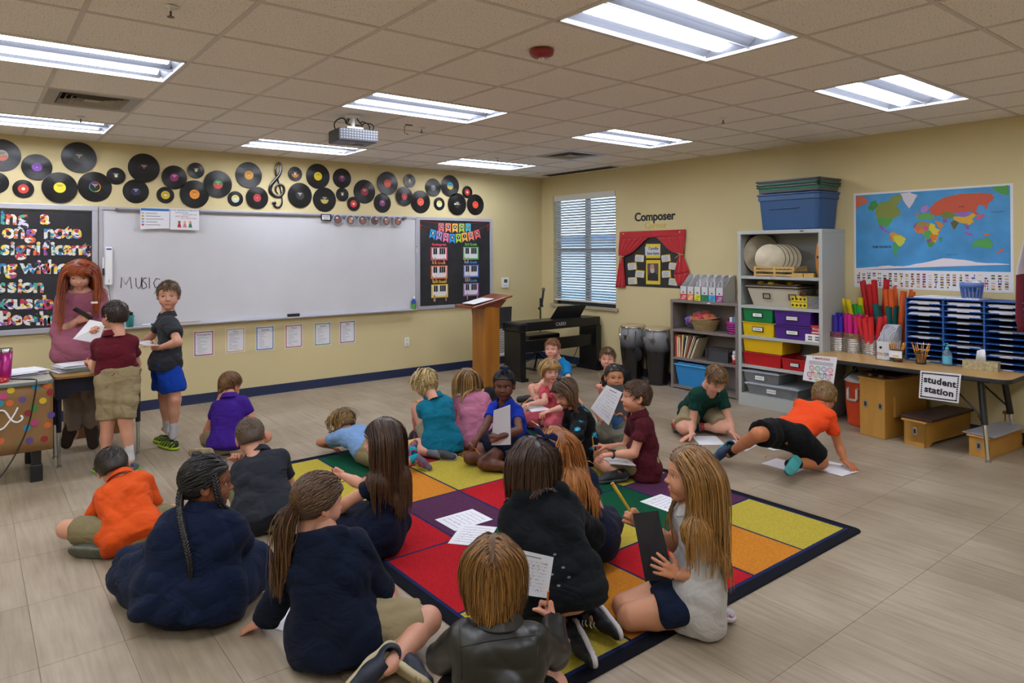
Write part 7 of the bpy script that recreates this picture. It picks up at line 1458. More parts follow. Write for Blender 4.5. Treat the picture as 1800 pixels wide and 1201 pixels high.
# ------------------------------------------------------------------ pose solver and figure builder
FWD = np.array([math.sin(TH), math.cos(TH), 0]); RGT = np.array([math.cos(TH), -math.sin(TH), 0]); UPV = np.array([0, 0, 1.])
def face_dir(yaw, pitch=0):
 "yaw 0 looks to the camera, 90 to image right, 180 away, 270 to image left; pitch>0 looks up"
 a, p = math.radians(yaw), math.radians(pitch); return unit((RGT*math.sin(a) - FWD*math.cos(a))*math.cos(p) + UPV*math.sin(p))
def solve_pt(parent, spec, L, name=''):
 x, y, s = spec[:3]
 if isinstance(s, (int, float)): p = onz(x, y, s)
 elif s == 'd': p = atd(x, y, spec[3])
 elif s == 'r': p = atd(x, y, (CM @ (parent - CAM))[2] + spec[3])
 else:
  r = unit(ray(x, y)); oc = CAM - parent; b = oc @ r; c = oc @ oc - L*L; disc = b*b - c
  t = -b + (math.sqrt(disc) if s == '+' else -math.sqrt(disc)) if disc > 0 else -b; p = CAM + r*t
 q = np.linalg.norm(p - parent)/L
 if s in ('r', 'd') and name[:4] in ('uarm', 'farm', 'thig', 'shin') and not .8 < q < 1.2:
  r = unit(ray(x, y)); b = (CAM - parent) @ r; c = (CAM - parent) @ (CAM - parent) - L*L; D_ = max(b*b - c, 0)**.5; t0 = (p - CAM) @ r; t = min((-b - D_, -b + D_), key=lambda v: abs(v - t0)); p2 = CAM + r*t
  if p2[2] > .03: p = p2
  q = np.linalg.norm(p - parent)/L
 if (q > 1.22 or q < .72) and name[:4] not in ('hand', 'foot'): print('   stretch %s %.2f' % (name, q))
 return p
def person(label, S, pel, neck, head, yaw, look, arms, legs, wear, hair, skin='#c99878', hands=('relaxed', 'relaxed'), hyaw=None, fat=1., fold=.0085, fz=0., group=None, lean=None, brow=None, smile=False, lids=.005, adult=False, handup=(None, None), feet=(None, None), gaze=(0, 0), shtilt=0, hs=1., toes=(None, None)):
 s = S/1.28; rng = np.random.default_rng(int(abs(pel[0])*7 + abs(pel[1])*3)); print('person', label[:40])
 P = {}; P['pel'] = solve_pt(CAM, pel, 1e9) if False else (onz(pel[0], pel[1], pel[2]) if not isinstance(pel[2], str) else atd(pel[0], pel[1], pel[3]))
 P['nek'] = solve_pt(P['pel'], neck, .355*s, 'spine'); P['head'] = solve_pt(P['nek'], head, .150*s, 'neck')
 spine = unit(P['nek'] - P['pel']); f = face_dir(yaw); side = unit(np.cross(UPV, f)); side = unit(side - spine*(side @ spine)); side = unit(side + spine*math.tan(math.radians(shtilt)))
 fr = unit(np.cross(side, spine)); hf = face_dir(hyaw if hyaw is not None else yaw); hside = unit(np.cross(UPV, hf)); hside = unit(hside - spine*(hside @ spine)*.5); hfr = unit(np.cross(hside, UPV))
 ws = 1 + (fat-1)*.6
 depth = (CM @ (P['pel'] - CAM))[2]; near = depth < 4.6; h = .0095 if depth < 3.6 else .0108 if depth < 5 else .0125
 for sg, n_ in ((1, 'L'), (-1, 'R')):
  P['sh'+n_] = P['nek'] - spine*.058*s + side*sg*.104*s*ws*(.97 if adult else 1); P['hip'+n_] = P['pel'] + hside*sg*.070*s*ws
  el, wr, *tip = arms[0 if sg > 0 else 1]; P['el'+n_] = solve_pt(P['sh'+n_], el, .225*s, 'uarm'+n_); P['wr'+n_] = solve_pt(P['el'+n_], wr, .190*s, 'farm'+n_)
  P['ti'+n_] = solve_pt(P['wr'+n_], tip[0], .12*s, 'hand'+n_) if tip else P['wr'+n_] + unit(P['wr'+n_] - P['el'+n_])*.12*s
  kn, an, *to = legs[0 if sg > 0 else 1]; P['kn'+n_] = solve_pt(P['hip'+n_], kn, .305*s, 'thigh'+n_)
  if isinstance(kn[2], float):
   for _i in range(60):
    if np.linalg.norm(P['kn'+n_] - P['hip'+n_]) > .27*s: break
    P['kn'+n_] = P['kn'+n_] + hfr*.01
  P['an'+n_] = solve_pt(P['kn'+n_], an, .285*s, 'shin'+n_); P['to'+n_] = solve_pt(P['an'+n_], to[0], .15*s, 'foot'+n_) if to else P['an'+n_] + hfr*.14*s
 zr = 0. if not fz else fz; lo = np.min([v for v in P.values()], 0); base = np.array([P['pel'][0], P['pel'][1], max(0, zr)])
 root = thing('person', label, 'person', base, 0, group)
 sk = L3(skin); lo = np.min(list(P.values()), 0) - .17*s; hi = np.max([P[k] for k in P if k != 'head'], 0) + .17*s; lo[2] = max(lo[2], zr - .02)
 up_h = unit(P['head'] - P['nek'])
 # spine curve levels
 bend = .030*s*(1 if lean is None else lean); mid = (P['pel'] + P['nek'])/2 - fr*bend
 Bz = lambda t: (1-t)**2*P['pel'] + 2*t*(1-t)*(mid*2 - (P['pel']+P['nek'])/2) + t*t*P['nek']
 LV = [(-.06, .050, .080), (.12, .048, .078), (.35, .042, .068), (.58, .050, .072), (.76, .050, .058)]
 def sd(t): a = np.clip(t, 0, 1); return unit(hside*(1-a) + side*a)
 def torso(S_, off, t0=-.1, grow=0., k=.035, planes=()):
  for t, w, r in LV:
   if t < t0: continue
   r_ = r*s*fat + off + grow*(1-max(t, 0)); c = Bz(t); d = sd(t)*w*s*ws; S_.cone(c - d, c + d, r_, r_, k*s, n=np.cross(sd(t), spine), fl=.80, planes=planes)
  S_.cone(P['shL'] - spine*.010, P['shR'] - spine*.010, .036*s*ws + off*1.15, .036*s*ws + off*1.15, .03*s, planes=planes)
  for q in 'LR': S_.cone(P['nek'] - spine*.012*s, P['sh'+q]*.8 + P['nek']*.2 - spine*.01*s, .040*s + off*.5, .034*s + off*.6, .025*s, planes=planes)
 B = SDF(lo, hi, h); torso(B, 0)
 B.cone(P['nek'] - spine*.02*s, P['nek'] + up_h*.06*s, .046*s, .041*s, .02*s)
 for n_ in 'LR':
  a, e, w = P['sh'+n_], P['el'+n_], P['wr'+n_]; B.cone(a, e, .036*s*ws, .030*s*ws, .02*s); B.cone(e, e*.62 + w*.38, .031*s*ws, .031*s*ws, .012*s); B.cone(e*.62 + w*.38, w, .0305*s*ws, .0200*s*ws, .012*s)
  a, k_, n2 = P['hip'+n_], P['kn'+n_], P['an'+n_]; B.cone(a, k_, .069*s*ws, .049*s*ws, .02*s); B.cone(k_, k_*.62 + n2*.38, .047*s*ws, .044*s*ws, .015*s); B.cone(k_*.62 + n2*.38, n2, .044*s*ws, .0265*s, .012*s); B.cone(n2, n2*.75 + P['to'+n_]*.25, .026*s, .022*s, .01*s)
 B.floor(zr + .004); V, Q = B.mesh(); V = relax(V, Q, 1, .4); Cc = np.tile(sk, (len(V), 1))
 for n_ in 'LR':
  w = np.exp(-np.sum((V - P['el'+n_])**2, 1)/(.04*s)**2)*.18 + np.exp(-np.sum((V - P['kn'+n_])**2, 1)/(.06*s)**2)*.22; Cc = Cc*(1 - w[:, None]*(1 - np.array([1.0, .78, .72])))
 parts = [(V, Q, Cc)]
 # head
 fw = look if len(look) > 2 else (*look, 0); hd = face_dir(fw[0], fw[1]); roll = math.radians(fw[2]); u0 = unit(UPV - hd*(hd @ UPV)); lft = np.cross(u0, hd); uu = unit(u0*math.cos(roll) + lft*math.sin(roll)); lf = np.cross(hd, uu)*-1
 Rh = np.stack([unit(np.cross(hd, uu)), hd, uu], 1)  # x = person's left? -> right-handed basis
 hsc = s*hs*(.92 if adult else 1.06); hc = P['head']
 Vh, Qh = head_tpl(.0037 if near else .0048, lids); lipc = sk*np.array([.95, .55, .55]) if sk.sum() > .8 else sk*np.array([1.05, .75, .75]); bc = L3(brow or hair['c'])*.6 + sk*.15
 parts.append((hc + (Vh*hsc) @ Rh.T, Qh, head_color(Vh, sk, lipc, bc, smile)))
 # hands
 for i, n_ in enumerate('LR'):
  hp = hands[i]
  if hp is None: continue
  Vt, Qt = hand_tpl(hp); x = unit(P['ti'+n_] - P['wr'+n_]); z = handup[i]; z = UPV if z is None else (RGT*z[0] + UPV*z[1] - FWD*z[2]); z = z if abs(unit(z) @ x) < .95 else z + fr*.5
  b = basis(x, z); M_ = b.copy(); Vv = Vt.copy(); thumb_in = 1 if n_ == 'R' else -1  # palm down: right hand thumb points to the person's left (+y)
  if thumb_in < 0: Vv[:, 1] *= -1; Qt = Qt[:, ::-1]
  hz_ = .93*s*(1.03 if adult else 1); Wv = P['wr'+n_] - x*.006*s + (Vv*hz_) @ b.T; tint_ = np.tile(sk*np.array([1.0, .9, .87]), (len(Vt), 1)); Wv[:, 2] = np.maximum(Wv[:, 2], zr + .002); parts.append((Wv, Qt, tint_))
 o = 0; VV, QQ, CC = [], [], []
 for v, q, c in parts: VV.append(v); QQ.append(q + o); CC.append(c); o += len(v)
 np_mesh('body', np.concatenate(VV), np.concatenate(QQ), M_skin_, root, np.concatenate(CC), origin=base)
 # eyes
 if fw[0] % 360 < 125 or fw[0] % 360 > 235:
  ir = L3(hair.get('iris', '#4a3424'))
  for x in (-1, 1):
   n = 14; vs = []; 
   for i in range(n+1):
    for j in range(16): a, b_ = PI*i/n, 2*PI*j/16; vs.append((math.sin(a)*math.cos(b_), math.cos(a), math.sin(a)*math.sin(b_)))
   vs = np.array(vs); g = unit([gaze[0], 1, gaze[1]]); Q_ = np.array([(i*16+j, i*16+(j+1) % 16, (i+1)*16+(j+1) % 16, (i+1)*16+j) for i in range(n) for j in range(16)])
   yb = basis(g, (0, 0, 1)); W3 = vs[:, [1]]*g + vs[:, [0]]*yb[:, 1] + vs[:, [2]]*yb[:, 2]; an_ = np.degrees(np.arccos(np.clip(vs[:, 1], -1, 1)))
   col = np.where((an_ < 16)[:, None], np.array([.004]*3), np.where((an_ < 36)[:, None], ir, np.array([.46, .44, .42]))); np_mesh('eye', hc + (np.array([x*.030, .0575, -.001])*hsc) + 0 if False else hc + ((np.array([x*.030, .0560, -.001]) + W3*.0132)*hsc) @ Rh.T, Q_, M_eye, root, col, origin=base)
 # hair
 caps = [(P['shL'], P['shR'], .058*s, .058*s), (Bz(.75), Bz(.75) + 1e-4, .105*s*ws, .105*s*ws), (Bz(.5) + side*.05*s, Bz(.5) - side*.05*s, .090*s*fat, .090*s*fat), (Bz(.2) + side*.05*s, Bz(.2) - side*.05*s, .098*s*fat, .098*s*fat), (P['shL'], P['elL'], .060*s, .050*s), (P['shR'], P['elR'], .060*s, .050*s), (P['nek'], hc, .045*s, .045*s)]
 if hair['s'] == 'braids': hair = dict(hair, paths=[[hc + (np.array(q)*hsc) @ Rh.T if len(q) == 3 and not isinstance(q[2], str) else None for q in pts] for pts in hair['lp']])
 make_hair(root, hair, Rh, hc, hsc, caps, rng, near)
 # clothes
 def cloth_obj(name, F_, m, amp=fold, it=2):
  F_.floor(zr + .003); V, Q = F_.mesh()
  if not len(V): return None
  V = relax(V, Q, it, .5); N = vnorm(V, Q); r = rng
  if amp:
   disp = np.zeros(len(V)); Wp = (V - base)/s
   for q in range(7):
    kv = unit(spine*r.uniform(-.2, 1.) + side*r.uniform(-.7, .7) + fr*r.uniform(-.4, .4)); fq = r.uniform(18, 55); wv = unit(r.normal(size=3)); msk = .5 + .5*np.sin(Wp @ unit(r.normal(size=3))*r.uniform(8, 16) + r.uniform(0, 6)); disp += (np.abs(np.sin(Wp @ kv*fq*.5 + 1.8*np.sin(Wp @ wv*r.uniform(6, 16) + r.uniform(0, 6)) + r.uniform(0, 6))) - .62)*amp*(20/fq)**.5*1.9*msk
   V = V + N*np.maximum(disp, -.6*amp)[:, None]
  V[:, 2] = np.maximum(V[:, 2], zr + .002); return np_mesh(name, V, Q, m, root, origin=base)
 for g_ in wear:
  kind, m = g_[0], g_[1]; o = g_[2] if len(g_) > 2 else {}
  F_ = SDF(lo - .03, hi + .03, h*.88)
  if kind in ('shirt', 'hoodie', 'jacket', 'dress'):
   off = o.get('off', {'shirt': .010, 'hoodie': .020, 'jacket': .017, 'dress': .010}[kind])*s; neckp = [(P['nek'] + spine*o.get('nk', -.008 if kind != 'hoodie' else .01)*s + fr*.01*s, spine + fr*.25)]
   hem = o.get('hem', .13); hp = [(P['pel'] - spine*hem*s, -spine)]; torso(F_, off, -.2, o.get('flare', .012)*s, planes=neckp + hp)
   if hem > .05: c = P['pel'] - spine*min(hem, .12)*.6*s; rr = .084*s*fat + off + o.get('flare', .012)*s; F_.cone(c - hside*.06*s*ws, c + hside*.06*s*ws, rr, rr, .04*s, planes=hp); F_.cone(P['hipL'] + spine*.02*s, P['hipR'] + spine*.02*s, .080*s*ws + off, .080*s*ws + off, .04*s, planes=hp)
   sl = o.get('sleeve', .52)
   for n_ in 'LR':
    a, e, w = P['sh'+n_], P['el'+n_], P['wr'+n_]
    if sl <= 1: d = unit(e - a); c = a + (e - a)*sl; rr = (.041*ws + .006)*s; F_.cone(a - spine*.005, a + (e-a)*(sl+.25), rr + off*.2, rr + off*.35, .02*s, planes=[(c, d)])
    else:
     d = unit(w - e); c = e + (w - e)*(sl-1); F_.cone(a, e, .042*s*ws + off*.9, .036*s*ws + off*.9, .02*s); F_.cone(e, w + d*.05, .036*s*ws + off*.9, .026*s*ws + off*o.get('cuff', .8), .015*s, planes=[(c, d)])
   if kind == 'hoodie' and o.get('hood', 1):
    hb = P['nek'] - fr*.055*s - spine*.01*s; F_.cone(hb + side*.075*s + spine*.01, hb - side*.075*s + spine*.01, .030*s, .030*s, .02*s); F_.cone(hb + side*.06*s - spine*.03*s, hb - spine*.085*s - fr*.018*s, .035*s, .022*s, .03*s); F_.cone(hb - side*.06*s - spine*.03*s, hb - spine*.085*s - fr*.018*s, .035*s, .022*s, .03*s)
    for q in (1, -1): F_.cone(hb + side*q*.075*s, P['nek'] + side*q*.052*s + fr*.04*s - spine*.01*s, .028*s, .018*s, .02*s)
  if kind in ('dress', 'skirt'):
   sl = o.get('skirt', .9); mk = (P['knL'] + P['knR'])/2; r0 = (.098*fat + .012)*s
   for n_ in 'LR': a = P['hip'+n_]; k_ = a + (P['kn'+n_] - a)*sl; d = unit(P['kn'+n_] - a); F_.cone(a, k_ + d*.06, r0, o.get('kr', .085)*s, .05*s, planes=[(k_, d)])
   c = P['pel'] + (mk - P['pel'])*sl*.6; F_.cone(P['pel'], c, r0, .085*s, .06*s, n=UPV, fl=.75)
   if kind == 'skirt': pt = [(P['pel'] + spine*.09*s, spine)]; F_.cone(P['hipL'], P['hipR'], .088*s*fat + .01, .088*s*fat + .01, .03, planes=pt); F_.cone(P['pel'], P['pel'] + spine*.12*s, .088*s*fat, .082*s*fat, .03, planes=pt)
  if kind in ('shorts', 'pants'):
   sl = o.get('len', .78 if kind == 'shorts' else 1.93); off = o.get('off', .012)*s; pt = [(P['pel'] + spine*o.get('top', .085)*s, spine)]
   tk = .015*s if o.get('tuck') else .002*s
   for t, w_, r in LV[:3 if o.get('tuck') else 2]: c = Bz(t); d = sd(t)*w_*s*ws; F_.cone(c - d, c + d, r*s*fat + tk, r*s*fat + tk, .03*s, n=np.cross(sd(t), spine), fl=.86, planes=pt)
   F_.cone(P['hipL'], P['hipR'], .074*s*ws + off, .074*s*ws + off, .02*s, planes=pt)
   for n_ in 'LR':
    a, k_, n2 = P['hip'+n_], P['kn'+n_], P['an'+n_]; d = unit(k_ - a)
    if sl <= 1: c = a + (k_ - a)*sl; F_.cone(a, k_ + d*.05, .070*s*ws + off, .058*s*ws + off*1.3, .018*s, planes=[(c, d)])
    else:
     c = k_ + (n2 - k_)*(sl-1); d = unit(n2 - k_); F_.cone(a, k_, .070*s*ws + off, .054*s*ws + off, .014*s); F_.cone(k_, n2 + d*.05, .055*s*ws + off, .034*s + off*.8, .02*s, planes=[(c, d)])
  if kind == 'belt':
   c = P['pel'] + spine*o.get('z', .075)*s; F_.cone(c - hside*.048*s, c + hside*.048*s, .104*s, .104*s, .01, n=hfr, fl=.84, planes=[(c + spine*.011, spine), (c - spine*.011, -spine)]); cloth_obj('belt', F_, m, 0, 1); continue
  if kind == 'sock':
   for n_ in 'LR': k_, n2 = P['kn'+n_], P['an'+n_]; hgt = o.get('h', .10); d = unit(k_ - n2); F2 = SDF(np.minimum(n2, P['to'+n_]) - .12*s, np.maximum(n2, P['to'+n_]) + .12*s + abs(d)*hgt*s, .006); F2.cone(n2 - d*.03*s, n2 + d*hgt*1.3*s, .031*s, (.034 + .08*max(0, hgt-.1))*s, .01, planes=[(n2 + d*hgt*s, d)]); cloth_obj('sock', F2, m, .001, 1)
   continue
  if kind == 'shoe': continue
  cloth_obj({'shirt': 'shirt', 'hoodie': 'hooded_sweatshirt', 'jacket': 'jacket', 'dress': 'dress', 'skirt': 'skirt', 'shorts': 'shorts', 'pants': 'trousers'}[kind] if 'name' not in o else o['name'], F_, m, o.get('fold', fold))
  if o.get('collar'):
   cb = basis(spine, fr); pts = []; c = P['nek'] + spine*.012*s; n = 22; vs = []; 
   for i in range(n+1):
    a = math.radians(28) + (2*PI - math.radians(56))*i/n; d = fr*math.cos(a) + side*math.sin(a)*1.05; dz = -.028*s*max(0, math.cos(a))**2
    for rr, zz in ((.056, .016), (.060, .020), (.082, -.022), (.078, -.027), (.058, -.004)): vs.append(c + d*rr*s*(.95 if fat <= 1 else 1.08) + spine*(zz*s + dz + .006*s))
   fs = [(i*5+k, i*5+(k+1) % 5, (i+1)*5+(k+1) % 5, (i+1)*5+k) for i in range(n) for k in range(5)] + [(0, 4, 3, 2), (n*5+2, n*5+3, n*5+4, n*5)]; mb = MB(); mb.add(vs, [tuple(f_) for f_ in fs]); mb.build('collar', o['collar'] if not isinstance(o['collar'], bool) else m, root, smooth=False, world=True, bevel=.003)
 # shoes
 for g_ in wear:
  if g_[0] != 'shoe': continue
  kind, uc, sc_ = g_[1], L3(g_[2]), L3(g_[3]); lace = g_[4] if len(g_) > 4 else None; (vu, qu), (vs_, qs) = shoe_tpl(kind)
  for i, n_ in enumerate('LR'):
   x = unit(P['to'+n_] - P['an'+n_]); z = P['kn'+n_] - P['an'+n_]
   flat = abs(x[2]) < .6 and unit(z)[2] > .8
   if flat: x = unit(x*np.array([1, 1, 0])); z = UPV
   if toes[i] is not None: z = RGT*toes[i][0] + UPV*toes[i][1] - FWD*toes[i][2]
   elif abs(unit(z) @ x) > .88: z = z*.0 + (fr*-1 + UPV*.3)
   b = basis(x, z); ss = s*(1.02 if not adult else 1.08); org = P['an'+n_] - b[:, 2]*.055*s + b[:, 0]*.028*s
   Wv = org + (vu*ss) @ b.T; Ws = org + (vs_*ss) @ b.T; mn = min(Ws[:, 2].min(), Wv[:, 2].min()); dz = zr + .001 - mn if flat else max(0, zr + .001 - mn); Wv[:, 2] += dz; Ws[:, 2] += dz
   cu = np.tile(uc, (len(vu), 1)); 
   if kind != 'boot': st = ((vu[:, 0]*60 + vu[:, 2]*50) % 2 < .7) & (np.abs(vu[:, 1]) > .018) & (vu[:, 2] > .02); cu[st] = L3(lace) if lace else uc*1.25
   sh_ = np_mesh('shoe', Wv, qu, M_shoe, root, cu, origin=base)
   csl = np.tile(sc_, (len(vs_), 1)); under = vs_[:, 2] < .004; csl[under & (((vs_[:, 0]*90) % 1.6) < .35)] *= .45
   so_ = np_mesh('sole', Ws, qs, M_shoe, sh_, csl, origin=base)
   if kind != 'slip':
    mb = MB()
    for q in range(5 if kind == 'sneaker' else 7):
     f = .02 + q*.011 if kind == 'sneaker' else .02 - 0*q; cx = (.03 + q*.014, .058 - q*.0045) if kind == 'sneaker' else (.035 - q*.006 if q > 2 else .05 - q*.008, .055 + q*.011); y = .014; mb.tube([org + b @ (np.array([cx[0], -y, cx[1]])*ss) + np.array([0, 0, dz]), org + b @ (np.array([cx[0], 0, cx[1]+.005])*ss) + np.array([0, 0, dz]), org + b @ (np.array([cx[0], y, cx[1]])*ss) + np.array([0, 0, dz])], .0022*s, 5)
    lo_ = mb; o2 = lo_.build('laces', cmat('#c8c8c8' if kind != 'sneaker' else '#2a2a2e'), None); o2.parent = sh_; o2.location = (0, 0, 0) ; o2.data.transform(Matrix.Translation((-base).tolist()))
 root['_'] = 0; del root['_']
 return P, root, Rh, hc, hsc
# ================================================================== the people (joints given where the photo shows them, limb lengths solved in depth)
NEED = None
def CL(n, c, **k): return cloth_mat('cloth_' + n, c, **k)
KH = CL('khaki', '#8d7f60'); KH2 = CL('khaki_dark', '#7c7152'); NV = CL('navy', '#091228'); WH = '#c4c4c8'
SK1, SK2, SK3, SK4 = '#c8937a', '#c08468', '#7a4a30', '#5c3524'
FIG = {}
def fig(key, *a, **k):
 if NEED is not None and key not in NEED: return
 FIG[key] = person(*a, **k)
fig('teacher', 'woman with long red hair in a dusty pink sweater holding a phone', 1.62, (143, 600, 'd', 5.75), (143, 509, 'r', .02), (141, 482, 'r', -.05), 12, (22, -26),
 [[(190, 588, 'r', -.02), (178, 582, 'r', -.14), (165, 577, 'r', -.05)], [(104, 586, 'r', -.03), (137, 563, 'r', -.14), (153, 556, 'r', -.02)]], [[(163, 690, 'r', -.02), (163, 764, 'r', .05), (166, 780, .03)], [(130, 690, 'r', -.02), (130, 764, 'r', .05), (126, 781, .03)]],
 [('shirt', CL('dusty_pink', '#9c5c70'), {'off': .016, 'sleeve': 1.35, 'hem': .14, 'flare': .014, 'cuff': 1.1, 'nk': -.03}), ('pants', CL('corduroy', '#84756a'), {'len': 1.88}), ('shoe', 'boot', '#4c3018', '#2c1c10')],
 {'s': 'long', 'c': '#7c2c0c', 'tip': '#a8501c', 'L': .42, 'bangs': .052, 'n': 640, 'front': (1, .012), 'iris': '#4a5a5c', 'part': .02}, skin='#d09c84', hands=('grip', 'pinch'), adult=True, lids=-.001, handup=((0, 1, -1), (0, .3, 1)), brow='#8c4420')
fig('maroon_stand', 'boy in a maroon polo and khaki shorts standing at the student desk', 1.27, (207, 667, 'd', 5.08), (200, 588, 'r', .03), (201, 555, 'r', .0), 195, (245, -8),
 [[(167, 650, '+'), (158, 638, '+')], [(241, 640, '+'), (228, 646, '+')]], [[(189, 742, '+'), (185, 806, 'r', .02), (165, 818, .04)], [(220, 740, '+'), (228, 800, 'r', .02), (241, 815, .04)]],
 [('shirt', CL('maroon', '#561220'), {'sleeve': .58, 'collar': True, 'hem': -.03, 'off': .006}), ('shorts', KH, {'len': .95, 'off': .012, 'tuck': 1, 'top': .08}), ('belt', CL('belt_black', '#141012'), {'z': .088}), ('sock', CL('white_knit', WH), {'h': .09}), ('shoe', 'sneaker', '#4a525c', '#7ab838')],
 {'s': 'short', 'c': '#20140e', 'tip': '#3c2618', 'lift': .12}, skin=SK1, hands=('pinch', 'relaxed'))
fig('grey_stand', 'boy in a charcoal polo and bright blue shorts standing beside the whiteboard', 1.36, (291, 634, 'd', 5.75), (293, 554, 'r', .0), (296, 519, 'r', -.02), 305, (22, -4),
 [[(314, 602, 'r', -.03), (279, 612, 'r', -.04), (260, 609, 'r', 0)], [(266, 592, 'r', .08), (248, 603, 'r', .02), (236, 601, 'r', 0)]], [[(307, 702, 'r', -.02), (305, 760, 'r', .04), (282, 776, .04)], [(290, 698, 'r', 0), (294, 750, 'r', .05), (268, 766, .04)]],
 [('shirt', CL('charcoal', '#2e3036'), {'sleeve': .6, 'collar': True, 'hem': .06, 'off': .018}), ('shorts', CL('royal_shorts', '#0d3a9c'), {'len': .80, 'off': .024}), ('sock', CL('white_knit', WH), {'h': .11}), ('shoe', 'sneaker', '#1d2616', '#9cb820', '#90b020')],
 {'s': 'short', 'c': '#3c2816', 'tip': '#8a683c', 'lift': .5, 'n': 380}, skin=SK1, hands=('pinch', 'relaxed'), handup=((0, -.6, 1), (0, 1, 0)), gaze=(.25, 0))
fig('purple', 'girl in a purple polo seated on the floor with her back turned', 1.27, (402, 776, .11), (404, 699, '+'), (405, 679, '+'), 172, (160, -32),
 [[(364, 757, 'r', .02), (378, 786, '+')], [(452, 748, '+'), (440, 772, '+')]], [[(350, 775, .09), (418, 790, .05), (435, 790, .05)], [(448, 780, .09), (372, 792, .05), (345, 793, .04)]],
 [('shirt', CL('purple', '#38187c'), {'sleeve': .5, 'collar': True, 'hem': .06}), ('shorts', KH), ('shoe', 'slip', '#948468', '#a89878')],
 {'s': 'pony', 'c': '#4c2e18', 'tip': '#84603a', 'tie': (0, -.085, .055), 'L': .17, 'tie_c': '#4c2e18', 'dir': (-.4, -1, -.1)}, skin=SK2)
fig('orange_left', 'boy in an orange polo seated on the floor at the left, bent over papers', 1.30, (232, 936, .11), (214, 842, '+'), (199, 822, 'r', .06), 190, (200, -42, 22),
 [[(158, 932, 'r', -.03), (184, 912, '+')], [(280, 905, '+'), (262, 925, '+')]], [[(117, 930, .11), (222, 955, .06), (240, 950, .05)], [(285, 950, .10), (183, 962, .055), (128, 960, .05)]],
 [('shirt', CL('orange', '#cc4c12'), {'sleeve': .72, 'collar': True, 'hem': .08}), ('shorts', KH2, {'len': .8}), ('shoe', 'sneaker', '#3c4038', '#5c5e50')],
 {'s': 'crop', 'c': '#1c120c', 'tip': '#34241a', 'n': 420, 'th': .009}, skin=SK1, toes=(None, (.0, .5, -1)))
fig('braids', 'girl with two long black braids in a navy polo dress, seated with her back turned', 1.42, (336, 1034, .14), (360, 897, 'r', .10), (366, 848, 'r', .02), 178, (112, -4),
 [[(253, 1010, 'r', .02), (292, 1002, '+')], [(434, 985, 'r', .02), (415, 1000, '+')]], [[(236, 1000, .11), (330, 1010, .07)], [(436, 1010, .11), (350, 1010, .07)]],
 [('shirt', CL('navy_polo', '#08152f'), {'sleeve': .55, 'collar': True, 'hem': .1, 'flare': .025, 'off': .016}), ('skirt', CL('navy_skirt', '#081630'), {'skirt': 1.0, 'kr': .105})],
 {'s': 'braids', 'c': '#0a0808', 'tip': '#1c1614', 'tie': (.0, -.10, -.02), 'th': .004, 'lp': [[(.02, -.095, -.02), (.05, -.098, -.06), (.11, -.088, -.10), (.172, -.066, -.15), (.205, -.048, -.21), (.205, -.036, -.27), (.20, -.032, -.32)], [(.070, .018, .045), (.084, .03, .01), (.090, .038, -.03), (.082, .055, -.07), (.08, .085, -.088), (.07, .11, -.10)]], 'knot': (-.01, -.05, .105)}, skin=SK3, fat=1.34, fold=.008)
fig('grey_seat', 'boy in a slate grey polo seated with his back turned, chin on his hand', 1.38, (468, 900, .11), (455, 800, '+'), (441, 769, 'r', .05), 176, (196, -34, 12),
 [[(400, 862, '+'), (420, 815, 'r', .02), (418, 796, 'r', .0)], [(515, 862, '+'), (485, 885, '+')]], [[(405, 884, .14), (445, 905, .06)], [(520, 900, .12), (470, 915, .06)]],
 [('shirt', CL('slate', '#24272f'), {'sleeve': .62, 'collar': True, 'hem': .09, 'off': .02}), ('pants', CL('olive', '#6c6a46'), {'len': 1.9})],
 {'s': 'crop', 'c': '#4a3828', 'tip': '#7a6450', 'n': 420, 'th': .004}, skin=SK1, hands=('grip', 'relaxed'))
fig('hoodie', 'girl with orange hair tie in navy hoodie and khaki shorts, leaning on one hand', 1.42, (590, 1108, .13), (572, 938, 'r', .08), (562, 882, 'r', .03), 172, (128, -10),
 [[(492, 1040, 'r', -.02), (464, 1096, .05), (434, 1104, .018)], [(668, 1040, '+'), (648, 1030, '+')]], [[(672, 1046, .19), (702, 1158, .06), (735, 1178, .045)], [(748, 1102, .12), (688, 1168, .085), (652, 1203, .05)]],
 [('hoodie', CL('navy_fleece', '#081226', rough=.95), {'sleeve': 1.95, 'hem': .10}), ('shorts', KH, {'len': .88}), ('shoe', 'slip', '#1a2130', '#b0a482')],
 {'s': 'pony', 'c': '#2e1c10', 'tip': '#6a4a2a', 'tie': (0, -.100, -.03), 'L': .34, 'n': 420, 'tie_c': '#e0521c', 'dir': (-.2, -1, -.3), 'mess': .07}, skin=SK1, hs=.93, hands=('flat', 'relaxed'), toes=(None, (.8, .5, .1)), fold=.011)
fig('dress', 'girl with long dark hair in a navy dress kneeling in profile on the rug', 1.32, (672, 925, .14), (680, 818, 'r', 0), (671, 773, 'r', 0), 262, (264, -8),
 [[(612, 882, 'r', -.06), (588, 905, 'r', .03)], [(636, 852, 'r', .10), (602, 836, 'r', .0), (583, 828, 'r', 0)]], [[(612, 935, .09), (680, 952, .05), (650, 968, .04)], [(600, 912, .09), (690, 935, .05)]],
 [('dress', CL('navy_dress', '#070f26'), {'sleeve': .5, 'collar': True, 'skirt': .98, 'kr': .09, 'hem': .1}), ('shoe', 'slip', '#23262c', '#33363c')],
 {'s': 'long', 'c': '#22120b', 'tip': '#543620', 'L': .44, 'n': 380}, skin='#c89076', hands=('relaxed', 'pinch'), handup=(None, (0, .3, 1)), fz=.009, toes=((0, .3, -1), None))
